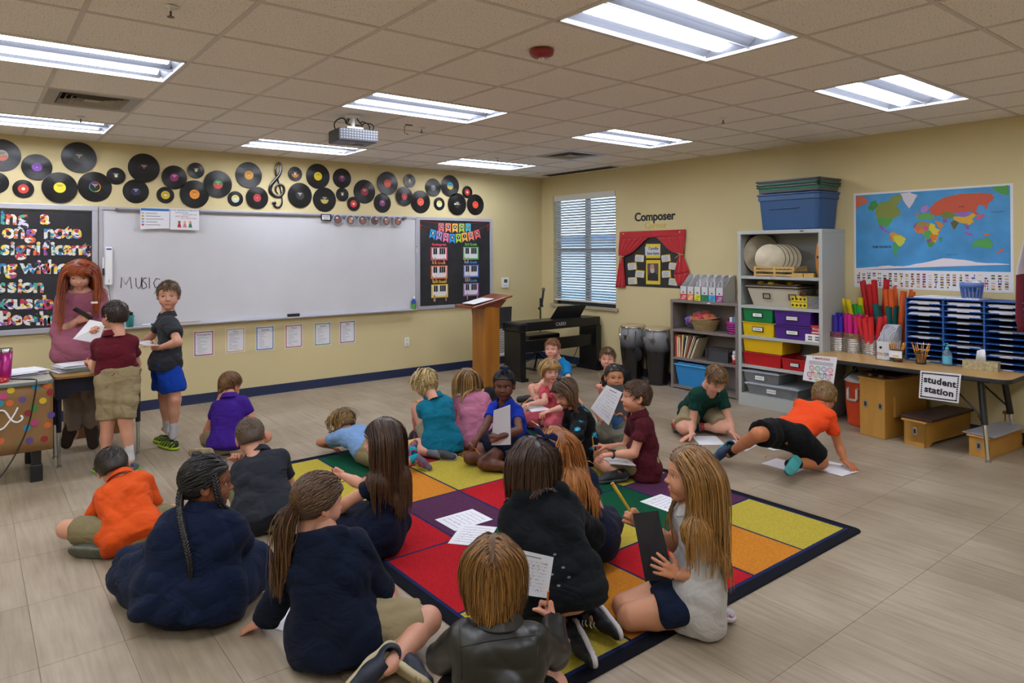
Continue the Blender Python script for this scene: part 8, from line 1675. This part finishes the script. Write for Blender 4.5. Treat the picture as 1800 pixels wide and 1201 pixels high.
fig('leather', 'child with a brown bob in a black leather jacket, seated nearest the viewer', 1.28, (878, 1287, 'd', 2.15), (878, 1092, 'r', .04), (868, 996, 'r', .03), 178, (176, -10),
 [[(776, 1155, 'r', .0), (800, 1168, 'r', .13)], [(975, 1150, 'r', .02), (970, 1088, 'r', .10), (962, 1052, 'r', .03)]], [[(790, 1235, .12), (860, 1240, .06)], [(975, 1230, .12), (910, 1240, .06)]],
 [('jacket', mat('leather_black', '#1c1c18', .38, bump=(90, .25, .002), spec=.5), {'sleeve': 1.93, 'hem': .1, 'off': .02, 'collar': mat('leather_collar', '#1c1c18', .4)}), ('shorts', CL('black_shorts', '#161618'))],
 {'s': 'bob', 'c': '#4a2c12', 'tip': '#94682e', 'L': .215, 'n': 460, 'm': 12, 'back': .25}, skin=SK1, hs=.9, hands=('relaxed', 'grip'), handup=(None, (1, 0, .6)), fold=.009)
fig('dark_hoodie', 'girl with a navy bow in a black hooded sweatshirt kneeling on high-top sneakers', 1.40, (980, 1032, 'd', 2.75), (945, 873, 'd', 2.90), (933, 814, 'r', .03), 188, (202, -12),
 [[(912, 962, 'r', .05), (940, 985, '+')], [(1038, 940, 'r', .0), (1015, 925, '+')]], [[(955, 1062, .07), (998, 1116, .075), (1028, 1178, .045)], [(1024, 1045, .07), (1034, 1076, .08), (1076, 1130, .045)]],
 [('hoodie', CL('black_fleece', '#0d1115', rough=.95), {'sleeve': 1.95, 'hem': .07}), ('pants', CL('navy_pants', '#0b1222'), {'len': 1.55}), ('shoe', 'hightop', '#0e0e10', '#c4c0c4', '#202024')],
 {'s': 'long', 'c': '#1e120c', 'tip': '#4c3222', 'L': .25, 'n': 420, 'm': 12}, skin=SK1, hs=.9, toes=((-1, -.15, 0), (-1, -.15, 0)), fold=.011, fz=.009)
fig('red_hair', 'girl with very long ginger hair seated behind the girl with the navy bow', 1.30, (1022, 940, 'd', 3.55), (992, 826, 'r', .02), (972, 787, 'r', .04), 186, (205, 0),
 [[(935, 850, 'r', .05), (948, 790, 'r', .08), (944, 765, 'r', .0)], [(1050, 895, 'r', .0), (1030, 915, '+')]], [[(965, 915, .1), (1010, 920, .06)], [(1070, 915, .1), (1030, 925, .06)]],
 [('dress', NV, {'sleeve': .6, 'skirt': .9})],
 {'s': 'long', 'c': '#7c3a12', 'tip': '#c08040', 'L': .50, 'n': 460, 'mess': .002}, skin=SK1, hands=('pinch', 'relaxed'), fz=.009)
fig('white_polo', 'girl with long light brown hair in a white polo kneeling at the rug edge', 1.40, (1222, 1038, 'd', 3.02), (1216, 890, 'r', .0), (1213, 834, 'r', .0), 262, (266, 0),
 [[(1262, 1012, 'r', -.04), (1192, 1010, 'r', -.06), (1153, 992, 'r', 0)], [(1184, 958, 'r', .06), (1125, 918, 'r', .0), (1103, 896, 'r', 0)]], [[(1124, 1086, .075), (1222, 1092, .05), (1262, 1085, .04)], [(1098, 1066, .075), (1218, 1072, .05), (1252, 1078, .04)]],
 [('shirt', CL('white_pique', '#b4b2ae'), {'sleeve': .5, 'collar': True, 'hem': .14, 'off': .015}), ('shorts', CL('navy_shorts', '#0e1830'), {'len': .58, 'off': .01}), ('shoe', 'sneaker', '#a8a8b2', '#c0b8b8', '#c01c70')],
 {'s': 'long', 'c': '#5c3814', 'tip': '#a87a3c', 'L': .47, 'n': 460, 'mess': .0016}, skin='#c48a68', hands=('spread', 'grip'), handup=((0, .25, 1), (0, .6, 1)), fz=.009, toes=((0, -.2, 1), None))
fig('prone', 'child in a light blue shirt lying face down at the back edge of the rug', 1.25, (650, 790, .10), (606, 762, .17), (601, 744, 'r', .03), 232, (225, -40),
 [[(562, 778, 'r', .0), (584, 786, 'r', .05)], [(630, 752, '+'), (612, 748, 'r', .05)]], [[(694, 822, .07), (728, 806, .10), (748, 822, .04)], [(690, 800, .07), (722, 792, .14), (738, 778, .16)]],
 [('shirt', CL('light_blue', '#6f90ba'), {'sleeve': .5, 'collar': True, 'hem': .04, 'off': .018}), ('shorts', KH2, {'len': .85}), ('sock', CL('teal_sock', '#128494'), {'h': .07}), ('shoe', 'sneaker', '#4c4858', '#a8b41c', '#c01c6c')],
 {'s': 'bob', 'c': '#3c2814', 'tip': '#a88448', 'L': .17, 'mess': .004}, skin=SK2, toes=((1, .2, 1), (1, .2, 1)), fz=.0)
fig('turquoise', 'blond child in a turquoise polo seated with one knee up and head bowed', 1.30, (776, 776, .11), (762, 697, '+'), (747, 674, 'r', .03), 206, (222, -34),
 [[(748, 754, 'r', -.02), (741, 716, '+')], [(795, 748, '+'), (776, 736, '+')]], [[(733, 720, '+'), (734, 766, .09), (722, 777, .03)], [(714, 786, .08), (765, 798, .05), (785, 803, .04)]],
 [('shirt', CL('turquoise', '#0a6a84'), {'sleeve': .55, 'collar': True, 'hem': .1}), ('shorts', CL('stone', '#8c8672'), {'len': .6}), ('sock', CL('grey_sock', '#686a70'), {'h': .08}), ('shoe', 'sneaker', '#303236', '#9a9c9c')],
 {'s': 'bob', 'c': '#8c6c34', 'tip': '#dcc890', 'L': .135, 'mess': .003, 'n': 340}, skin=SK1)
fig('pink', 'girl in a pink dress with a violet headband seated with her back turned', 1.27, (838, 764, .11), (829, 690, '+'), (820, 671, 'r', .03), 188, (192, -18),
 [[(800, 745, 'r', .03), (815, 760, '+')], [(862, 742, 'r', .03), (850, 755, '+')]], [[(805, 765, .1), (845, 765, .06)], [(872, 765, .1), (835, 770, .06)]],
 [('dress', CL('pink', '#b06c86'), {'sleeve': .4, 'hem': .1, 'skirt': .85, 'flare': .03})],
 {'s': 'long', 'c': '#4c3018', 'tip': '#b08a50', 'L': .27, 'm': 11}, skin=SK1)
fig('dark_tee', 'person in a black shirt hunched behind the girl in the pink dress', 1.25, (866, 733, .11), (846, 690, 'd', 6.30), (832, 682, 'r', .05), 220, (225, -35),
 [[(835, 720, 'r', .05), (825, 735, 'r', .05)], [(862, 715, 'r', .1), (850, 735, 'r', .1)]], [[(835, 740, .1), (860, 742, .06)], [(890, 735, .1), (865, 742, .06)]],
 [('shirt', CL('black_tee', '#15171b'), {'sleeve': .55, 'hem': .08}), ('shorts', NV)], {'s': 'short', 'c': '#20160e'}, skin=SK2)
fig('blue_polo', 'girl with a dark bun in a bright blue polo kneeling and facing the viewer', 1.27, (896, 772, 'd', 5.28), (887, 708, 'r', -.03), (886, 677, 'r', -.04), 328, (350, -3),
 [[(912, 757, 'r', -.06), (875, 769, 'r', -.13), (858, 772, 'r', 0)], [(853, 751, 'r', -.05), (836, 776, 'r', -.12), (827, 786, 'r', -.02)]], [[(850, 815, .07), (905, 822, .06), (925, 815, .05)], [(826, 805, .07), (880, 808, .06), (895, 805, .05)]],
 [('shirt', CL('royal', '#0a2a98'), {'sleeve': .5, 'collar': True, 'hem': .06}), ('skirt', CL('navy_skirt2', '#0b132c'), {'skirt': .55, 'kr': .082}), ('shoe', 'slip', '#202024', '#303034')],
 {'s': 'bun', 'c': '#0a0809', 'tip': '#151012', 'tie': (0, -.03, .108), 'r': .02, 'th': .005, 'iris': '#1c100c'}, skin=SK4, hands=('grip', 'pinch'), handup=((0, .3, 1), (0, .5, 1)), fz=.009, gaze=(.12, .02), lids=.0042)
fig('coral', 'child with a blond bob in a coral outfit seated looking at the viewer', 1.22, (973, 733, .11), (972, 678, 'r', .0), (967, 651, 'r', -.03), 318, (18, -8),
 [[(992, 716, 'r', -.05), (963, 724, 'r', -.12)], [(958, 706, 'r', -.05), (930, 711, 'r', -.08)]], [[(998, 740, .1), (965, 742, .06)], [(925, 734, .09), (970, 745, .06)]],
 [('shirt', CL('coral', '#c04c58'), {'sleeve': .5, 'collar': True, 'hem': .06}), ('pants', CL('coral_pants', '#b85460'), {'len': 1.6})],
 {'s': 'bob', 'c': '#7c5424', 'tip': '#c8a464', 'L': .13, 'bangs': .05, 'm': 9, 'back': .2}, skin='#d09c84', hands=('relaxed', 'relaxed'), lids=.004)
fig('blue_back', 'boy in a bright blue polo seated farthest back by the piano', 1.27, (985, 682, 'd', 7.5), (982, 634, 'r', .0), (971, 613, 'r', -.04), 318, (338, 0),
 [[(1000, 672, 'r', -.05), (985, 688, 'r', -.12)], [(960, 668, 'r', -.08), (947, 678, 'r', -.1)]], [[(962, 702, .09), (935, 702, .05), (915, 703, .04)], [(936, 683, .17), (942, 705, .05), (925, 708, .04)]],
 [('shirt', CL('bright_blue', '#0f74ac'), {'sleeve': .6, 'collar': True, 'hem': .06}), ('shorts', NV, {'len': .5}), ('shoe', 'sneaker', '#121214', '#202022')],
 {'s': 'short', 'c': '#6c3c1c', 'tip': '#a06c3c'}, skin='#d49c88')
fig('black_back', 'smiling boy in a black shirt seated behind the boy holding sheet music', 1.27, (1092, 697, 'd', 7.1), (1082, 651, 'r', .0), (1068, 630, 'r', -.04), 345, (345, 0),
 [[(1108, 690, 'r', -.05), (1090, 695, 'r', -.12)], [(1058, 692, 'r', -.1), (1054, 680, 'r', -.1)]], [[(1110, 705, .1), (1080, 708, .06)], [(1062, 705, .1), (1095, 712, .06)]],
 [('shirt', CL('black_shirt', '#101218'), {'sleeve': .6, 'hem': .08}), ('shorts', NV)],
 {'s': 'short', 'c': '#4c3018', 'tip': '#7c5834', 'lift': .35, 'n': 340}, skin='#cf9680', smile=True, hands=('relaxed', 'pinch'))
fig('grey_pants', 'smiling boy in a pale blue shirt and grey trousers holding up sheet music', 1.27, (1086, 747, 'd', 5.95), (1084, 694, 'r', .0), (1080, 663, 'r', -.04), 350, (4, 3),
 [[(1112, 728, 'r', -.08), (1098, 735, 'r', -.14), (1092, 728, 'r', 0)], [(1052, 728, 'r', -.08), (1060, 740, 'r', -.14), (1062, 735, 'r', 0)]], [[(1110, 755, .12), (1068, 770, .06), (1050, 772, .04)], [(1050, 750, .12), (1092, 768, .06), (1108, 770, .05)]],
 [('shirt', CL('pale_blue', '#4c7cb4'), {'sleeve': .6, 'hem': .06}), ('pants', CL('grey_twill', '#7c7a6c'), {'len': 1.75}), ('shoe', 'sneaker', '#22303c', '#6c7078')],
 {'s': 'crop', 'c': '#1e140e', 'tip': '#3c2a1c', 'n': 340, 'th': .006, 'iris': '#2a1810'}, skin='#b87c58', smile=True)
M_flo = cloth_mat('floral_cloth', '#0c0d10'); _n = NT(M_flo); _tc = _n.new('ShaderNodeTexCoord'); _v = _n.new('ShaderNodeTexVoronoi', i_Scale=11.); _n.ln(_tc.outputs['Object'], _v.inputs['Vector']); _nz = _n.new('ShaderNodeTexNoise', i_Scale=45.); _n.ln(_tc.outputs['Object'], _nz.inputs['Vector'])
_ad = _n.new('ShaderNodeMath', operation='MULTIPLY_ADD'); _n.ln(_nz.outputs['Fac'], _ad.inputs[0]); _ad.inputs[1].default_value = .7; _n.ln(_v.outputs['Distance'], _ad.inputs[2])
_n.ln(_n.ramp(_ad.outputs[0], [(0, lin('#8cd0dc')), (.50, lin('#1c88a8')), (.58, lin('#124c6c')), (.63, lin('#0c0d10'))]), _n.b.inputs['Base Color'])
fig('floral', 'girl with a small bun in a black jacket with turquoise flowers', 1.27, (1028, 786, .12), (1010, 714, 'r', -.02), (993, 690, 'r', -.04), 285, (292, -34),
 [[(1012, 768, 'r', -.08), (992, 790, 'r', -.1)], [(995, 765, 'r', .05), (985, 780, 'r', .0)]], [[(975, 790, .1), (1020, 798, .06)], [(985, 775, .1), (1040, 785, .06)]],
 [('jacket', M_flo, {'sleeve': 1.8, 'hem': .1}), ('pants', CL('black_leggings', '#0f1012'))],
 {'s': 'long', 'c': '#2e1e14', 'tip': '#6a4c30', 'L': .27, 'm': 11, 'knot': (0, -.02, .115)}, skin='#d09880', lids=.0)
fig('maroon_seat', 'boy in a maroon polo with a black wristwatch seated in profile on the rug', 1.34, (1128, 810, .12), (1121, 727, 'r', .0), (1117, 697, 'r', -.0), 276, (272, 2),
 [[(1114, 798, 'r', -.05), (1074, 799, 'r', -.05), (1050, 802, 'r', 0)], [(1100, 786, 'r', .08), (1066, 786, 'r', .0), (1046, 781, 'r', 0)]], [[(1056, 814, .09), (1092, 838, .05), (1060, 842, .04)], [(1062, 802, .1), (1100, 832, .05), (1075, 836, .04)]],
 [('shirt', CL('dark_maroon', '#480f1b'), {'sleeve': .55, 'collar': True, 'hem': .12}), ('shorts', KH, {'len': .72, 'off': .016}), ('shoe', 'sneaker', '#26282c', '#3a3c40')],
 {'s': 'short', 'c': '#2c190e', 'tip': '#6c4826', 'lift': .12, 'n': 380}, skin='#c88e74', hands=('relaxed', 'point'), fz=.009, toes=((0, 1, .2), (0, 1, .2)))
fig('green_polo', 'boy in a dark green polo kneeling with both hands flat on the floor', 1.36, (1229, 720, 'd', 6.3), (1249, 690, 'd', 6.02), (1259, 667, 'd', 5.88), 12, (14, -48),
 [[(1281, 738, 'r', -.02), (1288, 762, .05), (1303, 771, .015)], [(1217, 740, 'r', -.02), (1215, 765, .05), (1199, 773, .015)]], [[(1272, 752, .08), (1235, 750, .06), (1222, 745, .05)], [(1202, 754, .08), (1188, 745, .08), (1182, 728, .08)]],
 [('shirt', CL('forest', '#0a382e'), {'sleeve': .55, 'collar': True, 'hem': .1, 'off': .016}), ('shorts', KH, {'len': .85, 'off': .018}), ('shoe', 'sneaker', '#a01c18', '#484a4c')],
 {'s': 'short', 'c': '#4c3218', 'tip': '#a07c48', 'lift': .2, 'n': 380}, skin='#d49c84', hands=('flat', 'flat'), lids=-.002)
fig('orange_crawl', 'boy in an orange shirt and black shorts crawling with one leg stretched out', 1.34, (1382, 765, 'd', 5.06), (1440, 716, 'd', 5.30), (1449, 697, 'r', .08), 158, (150, -28),
 [[(1425, 765, 'r', .0), (1440, 803, .06)], [(1474, 782, 'r', .0), (1485, 811, .06), (1500, 822, .03)]], [[(1332, 764, 'r', .02), (1284, 796, .085), (1268, 810, .03)], [(1428, 832, .07), (1392, 816, .11), (1370, 850, .04)]],
 [('shirt', CL('bright_orange', '#e04818'), {'sleeve': .6, 'hem': .0, 'off': .012}), ('shorts', CL('black_mesh', '#0c0c0e'), {'len': .78, 'off': .026}), ('sock', CL('black_sock', '#101012'), {'h': .08}), ('shoe', 'sneaker', '#1c2c4c', '#349090')],
 {'s': 'short', 'c': '#6c4c26', 'tip': '#b89860', 'lift': .15, 'n': 380}, skin='#b8744c', hands=('relaxed', 'spread'), toes=(None, (.7, .2, -1)), lean=-.8)
# ================================================================== things people hold or wear
def corners(px): return [atd(*p) for p in px]
def slab(name, label, cat, px, m, th=.003, group=None, parts=None):
 "four corners given as (x, y, depth); thickness away from the viewer"
 P = corners(px); c = sum(P)/4; n = unit(np.cross(P[1]-P[0], P[3]-P[0])); n = n if n @ (c - CAM) > 0 else -n
 t = thing(name, label, cat, c, 0, group); MB().hexa([p - c for p in P], [p - c + n*th for p in P]).build('sheet' if cat in ('paper',) else 'board', m, t)
 return t, [p - c for p in P], n
def notes(t, P, n, rows=8, title=None, u0=.1, u1=.9, v0=.2, seed=0, s=.018, tx=.5):
 q = lambda u, v: (P[0]*(1-u)+P[1]*u)*(1-v) + (P[3]*(1-u)+P[2]*u)*v - n*.0008; m_ = MB(); g = np.random.default_rng(seed)
 for k in range(rows):
  v = v0 + (.92-v0)*k/rows
  for a, b, w in [(u0, u1, .0035)]: m_.add([q(a, v), q(b, v), q(b, v+w), q(a, v+w)], [(0, 1, 2, 3)])
  for _ in range(9): u = g.uniform(u0, u1-.03); vv = v + g.uniform(-.02, .03); m_.add([q(u, vv), q(u+.022, vv), q(u+.022, vv+.014), q(u, vv+.014)], [(0, 1, 2, 3)])
 m_.add([q(tx-.22, .085), q(tx+.22, .085), q(tx+.22, .11), q(tx-.22, .11)], [(0, 1, 2, 3)]); m_.build('printed_notes', cmat('#6c6c74'), t)
def held_pencil(a, b, label, col='#d89a20', group='pencils held by children'):
 A, B_ = atd(*a), atd(*b); L = np.linalg.norm(B_-A); return pencil(A, B_-A, label, group, col, L=min(L, .19))
dp = lambda k, j: float((CM @ (FIG[k][0][j] - CAM))[2])
M_slate = cmat('#232427', .5); M_pb = mat('white_lapboard', '#c2c2c6', .35)
if NEED is None:
 d = dp('teacher', 'wrR'); t, P, n = slab('mobile_phone', 'black phone held by the woman in the pink sweater', 'phone', [(127, 545, d-.02), (132, 541.5, d-.06), (163, 558, d-.06), (160, 565, d-.02)], M_black, .012)
 d = dp('teacher', 'wrL'); slab('paper_sheet', 'white sheet of paper held behind the boy by the woman in pink', 'paper', [(158, 562, d-.02), (186, 568, d-.02), (172, 604, d-.08), (128, 596, d-.12)], M_paper, .001)
 c = FIG['teacher'][0]; b = atd(166, 532, dp('teacher', 'nek')-.135); t = thing('name_badge', 'small white name badge on the pink sweater', 'badge', b); MB().cbox((0, 0, 0), (.05, .004, .016)).build('badge', M_white, t); t.rotation_euler[2] = -TH + .2
 d = dp('grey_stand', 'wrL'); t, P, n = slab('clipboard', 'white paper on a board held flat by the boy in the charcoal polo', 'clipboard', [(236, 602, d+.08), (262, 598, d+.14), (281, 607, d-.02), (258, 608, d-.10)], M_pb, .004)
 held_pencil((246, 611, d-.06), (268, 608, d-.03), 'yellow pencil under the board of the boy in charcoal polo')
 f = unit(face_dir(305)); P_ = FIG['grey_stand'][0]; b = atd(283.5, 566, dp('grey_stand', 'nek')-.09); t = thing('shirt_emblem', 'small white interlocked arcs emblem on the charcoal polo chest', 'emblem', b); m_ = MB()
 for s_, z0 in ((1, -.004), (-1, .004)): pts = [(.015*(k/5-1), 0, z0 + s_*.008*(((k-5)/5)**2)) for k in range(11)]; m_.tube(pts, .0018, 5)
 m_.build('emblem', M_white, t); t.rotation_euler[2] = -TH - .3
 d = dp('maroon_stand', 'wrL'); held_pencil((160, 640, d-.02), (152, 630, d), 'orange pencil held by the boy in maroon at the desk', '#d8781c')
 d = dp('orange_left', 'wrL'); t, P, n = slab('sheet_music', 'crumpled white paper in the lap of the boy at far left', 'paper', [(145, 912, d+.12), (190, 897, d+.14), (196, 925, d), (160, 925, d)], M_paper, .002)
 d = dp('braids', 'pel'); slab('clipboard', 'grey board corner showing beside the girl with braids', 'clipboard', [(201, 1027, d+.02), (218, 1008, d+.15), (300, 1010, d+.2), (300, 1025, d+.05)], M_slate, .004)
 d = dp('grey_seat', 'pel'); t, P, n = slab('sheet_music', 'white paper in the lap of the boy in slate grey', 'paper', [(408, 868, d+.32), (430, 853, d+.36), (446, 872, d+.2), (436, 884, d+.12)], M_paper, .002)
 d = dp('hoodie', 'elR'); slab('sheet_music', 'white paper edge beside the sleeve of the navy hoodie', 'paper', [(655, 1008, d+.12), (666, 1020, d+.14), (680, 1045, d+.05), (665, 1040, d+.1)], M_paper, .002)
 d = dp('dress', 'wrR'); held_pencil((586, 838, d-.015), (583, 822, d-.02), 'short brown pencil held up by the girl in the navy dress', '#8c5c24')
 d = dp('leather', 'wrR'); t, P, n = slab('clipboard', 'white sheet music board held up by the child in leather jacket', 'clipboard', [(902, 964, d+.08), (973, 980, d+.03), (962, 1052, d-.02), (892, 1042, d+.03)], M_pb, .004); notes(t, P, n, 9, u0=.2, seed=4)
 held_pencil((962, 1062, d-.035), (964, 1036, d-.045), 'orange pencil in front of the music board of the leather jacket child', '#d8701c')
 d = dp('white_polo', 'wrL'); dr = dp('white_polo', 'wrR'); slab('lapboard', 'dark grey lapboard held upright by the girl in the white polo', 'lapboard', [(1112, 903, dr-.02), (1155, 898, dr-.16), (1184, 1020, d-.02), (1134, 1021, d+.10)], M_slate, .005)
 a, b = atd(1108, 899, dr-.03), atd(1077, 851, dr-.02); t = thing('ribbed_stick', 'thick yellow rhythm stick held by the girl in the white polo', 'stick', a); v = b-a; MB().tube([(0, 0, 0), v], [.006, .0085], 8).build('stick', cmat('#c8a428'), t); MB().tube([v, v*1.04], .0088, 8).build('tip', cmat('#a87c2c'), t)
 # hair bows and headband
 def bow(label, c, sz, col, ax):
  t = thing('hair_bow', label, 'hair bow', c); m = cloth_mat('bow_'+col.strip('#'), col); ax = unit(ax); up = UPV; n = unit(np.cross(ax, up))
  for s_ in (-1, 1):
   for k_, (w, dz) in enumerate(((1, .25), (.8, -.45))):
    P = [np.zeros(3), ax*s_*sz*.5*w + up*sz*(dz+.28), ax*s_*sz*w + up*sz*(dz+.2), ax*s_*sz*w*.9 + up*sz*(dz-.28), ax*s_*sz*.45*w + up*sz*(dz-.3)]
    MB().add([p - n*.012 for p in P] + [p + n*.012 for p in P], [(0, 1, 2, 3, 4), (9, 8, 7, 6, 5)] + [(i, 5+i, 5+(i+1) % 5, (i+1) % 5) for i in range(5)]).build('loop', m, t, bevel=.006)
  blob(MB(), (0, 0, 0), sz*.25, 8, .1, (1, 1, 1)).build('knot', m, t, smooth=True)
 Pk = FIG['dark_hoodie']; bow('large navy hair bow on the kneeling girl in black sweatshirt', atd(960, 768, dp('dark_hoodie', 'head')-.02), .055, '#101c40', RGT + UPV*-.4)
 bow('small navy hair bow on top of the dark bun', atd(887, 649, dp('blue_polo', 'head')-.05), .038, '#141c3c', RGT)
 P_, _, Rh, hc, hsc = FIG['pink']; t = thing('headband', 'violet headband on the girl in the pink dress', 'headband', hc); MB().tube([Rh @ (np.array([.083*math.cos(a), -.002-.012*math.sin(a), .022+.088*math.sin(a)])*hsc) for a in np.linspace(-.3, PI+.3, 22)], .004, 6).build('band', cmat('#6a50a0'), t, smooth=True)
 d = dp('blue_polo', 'wrL'); t, P, n = slab('lapboard', 'white lapboard hugged by the kneeling girl in bright blue', 'lapboard', [(868, 722, d+.03), (897, 712, d+.05), (898, 782, d+.03), (864, 783, d+.02)], M_pb, .005)
 d = dp('blue_polo', 'wrR'); held_pencil((829, 782, d-.02), (845, 800, d-.02), 'orange pencil in the hand of the girl in bright blue', '#d8741c')
 d = dp('maroon_seat', 'wrL'); t, P, n = slab('lapboard', 'white lapboard in the lap of the boy in dark maroon', 'lapboard', [(1060, 806, d+.08), (1098, 803, d+.15), (1118, 818, d+.02), (1072, 814, d-.06)], M_pb, .006)
 w = FIG['maroon_seat'][0]; c = w['wrL']*.93 + w['elL']*.07; ax = unit(w['wrL']-w['elL']); b = basis(ax, UPV); t = thing('wristwatch', 'black digital wristwatch on the boy in dark maroon', 'watch', c); MB().tube([b[:, 1]*.027*math.cos(a)+b[:, 2]*.025*math.sin(a) for a in np.linspace(0, 2*PI, 18)], .006, 6, cap=False).build('strap', M_black, t, smooth=True)
 m_ = MB(); m_.cbox((0, 0, 0), (.036, .032, .012)); m_.xf(0, lambda v: b @ (v + np.array([0, 0, .029]))); m_.build('watch_case', M_black, t, bevel=.003)
 d = dp('maroon_seat', 'wrR'); held_pencil((1045, 802, d-.03), (1041, 765, d-.03), 'yellow pencil held by the boy in dark maroon')
 d = dp('grey_pants', 'wrL'); slab('clipboard', 'black clipboard held behind the sheet music by the smiling boy', 'clipboard', [(1062, 677, d+.05), (1108, 676, d+.05), (1112, 728, d-.03), (1085, 735, d-.03)], M_slate, .005)
 t, P, n = slab('sheet_music', 'sheet music held up by the smiling boy in grey trousers', 'paper', [(1066, 677, d-.02), (1094, 690, d-.02), (1070, 748, d-.07), (1038, 718, d-.06)], M_paper, .001); notes(t, P, n, 8, seed=2)
 d = dp('black_back', 'wrR'); held_pencil((1057, 672, d-.02), (1052, 655, d-.02), 'yellow pencil held by the smiling boy in black')
 d = dp('turquoise', 'wrL'); held_pencil((742, 710, d), (718, 704, d-.02), 'yellow pencil held beside the face of the turquoise polo child')
 d = dp('red_hair', 'wrL'); held_pencil((943, 746, d-.02), (934, 740, d-.03), 'yellow pencil held up beside the navy bow')
 d = dp('coral', 'wrR'); slab('sheet_music', 'white paper on the lap of the child in coral', 'paper', [(922, 716, d+.02), (950, 712, d+.12), (968, 720, d+.02), (935, 724, d-.08)], M_paper, .002); held_pencil((928, 703, d-.03), (918, 711, d-.03), 'yellow pencil on the leg beside the child in coral')
 d = dp('blue_back', 'wrR'); held_pencil((948, 678, d-.02), (933, 672, d-.03), 'yellow pencil held by the boy in bright blue at the back')
 c = onz(936, 742, 0); t = thing('sequin_pouch', 'green sequined pouch on the floor beside the child in coral', 'pouch', (c[0], c[1], .06)); blob(MB(), (0, 0, 0), .085, 10, .08, (1, 1.1, .7), 4).build('pouch', mat('green_sequin', '#0a4a2a', .3, .3, noise=(160, .8)), t, smooth=True)
 def seam(key, child, lines, r, m, name='seam'):
  rt = FIG[key][1]; ob = next(c for c in rt.children if c.name.startswith(child)); o_ = Vector((CAM - np.array(rt.location)).tolist()); mb = MB(); n0 = 0
  for ln_ in lines:
   pts = []
   for (xa, ya), (xb, yb) in zip(ln_[:-1], ln_[1:]):
    for f in np.linspace(0, 1, 9):
     r_ = unit(ray(xa*(1-f)+xb*f, ya*(1-f)+yb*f)); ok, hp_, nn, _i = ob.ray_cast(o_, Vector(r_.tolist()))
     if ok: pts.append(np.array(hp_) + np.array(nn)*.0006)
   if len(pts) > 3: mb.tube(pts[::1], r, 5); n0 += 1
  if n0: mb.build(name, m, rt)
 seam('leather', 'jacket', [[(808, 1138), (860, 1128), (945, 1116)], [(806, 1088), (810, 1150), (812, 1195)], [(948, 1080), (946, 1140), (940, 1195)], [(862, 1078), (899, 1076), (900, 1092), (864, 1094), (862, 1078)]], .0016, mat('seam_black', '#0c0c0a', .5))
 _p = FIG['dark_hoodie'][0]; sp_ = unit(_p['nek']-_p['pel'])
 for x, y in ((940, 985), (958, 992), (975, 975), (948, 1012), (970, 1010), (990, 998), (1000, 1015), (982, 1030)):  # soft white marks sewn on the lower back
  r_ = ray(x, y); r_ = r_/np.linalg.norm(r_); ob = next((c for c in FIG['dark_hoodie'][1].children if c.name.startswith('hooded')), None)
  if ob is None: break
  o_ = Vector((CAM - np.array(FIG['dark_hoodie'][1].location)).tolist()); ok, hp_, nn, _i = ob.ray_cast(o_, Vector(r_.tolist()))
  if ok: nn = np.array(nn); b_ = basis(nn, UPV); MB().add([np.array(hp_) + nn*.0012 + b_[:, 1]*.0075*math.cos(a) + b_[:, 2]*.0045*math.sin(a) for a in np.linspace(0, 2*PI, 11)[:-1]], [tuple(range(10))]).build('printed_mark', cmat('#6c7078'), FIG['dark_hoodie'][1])
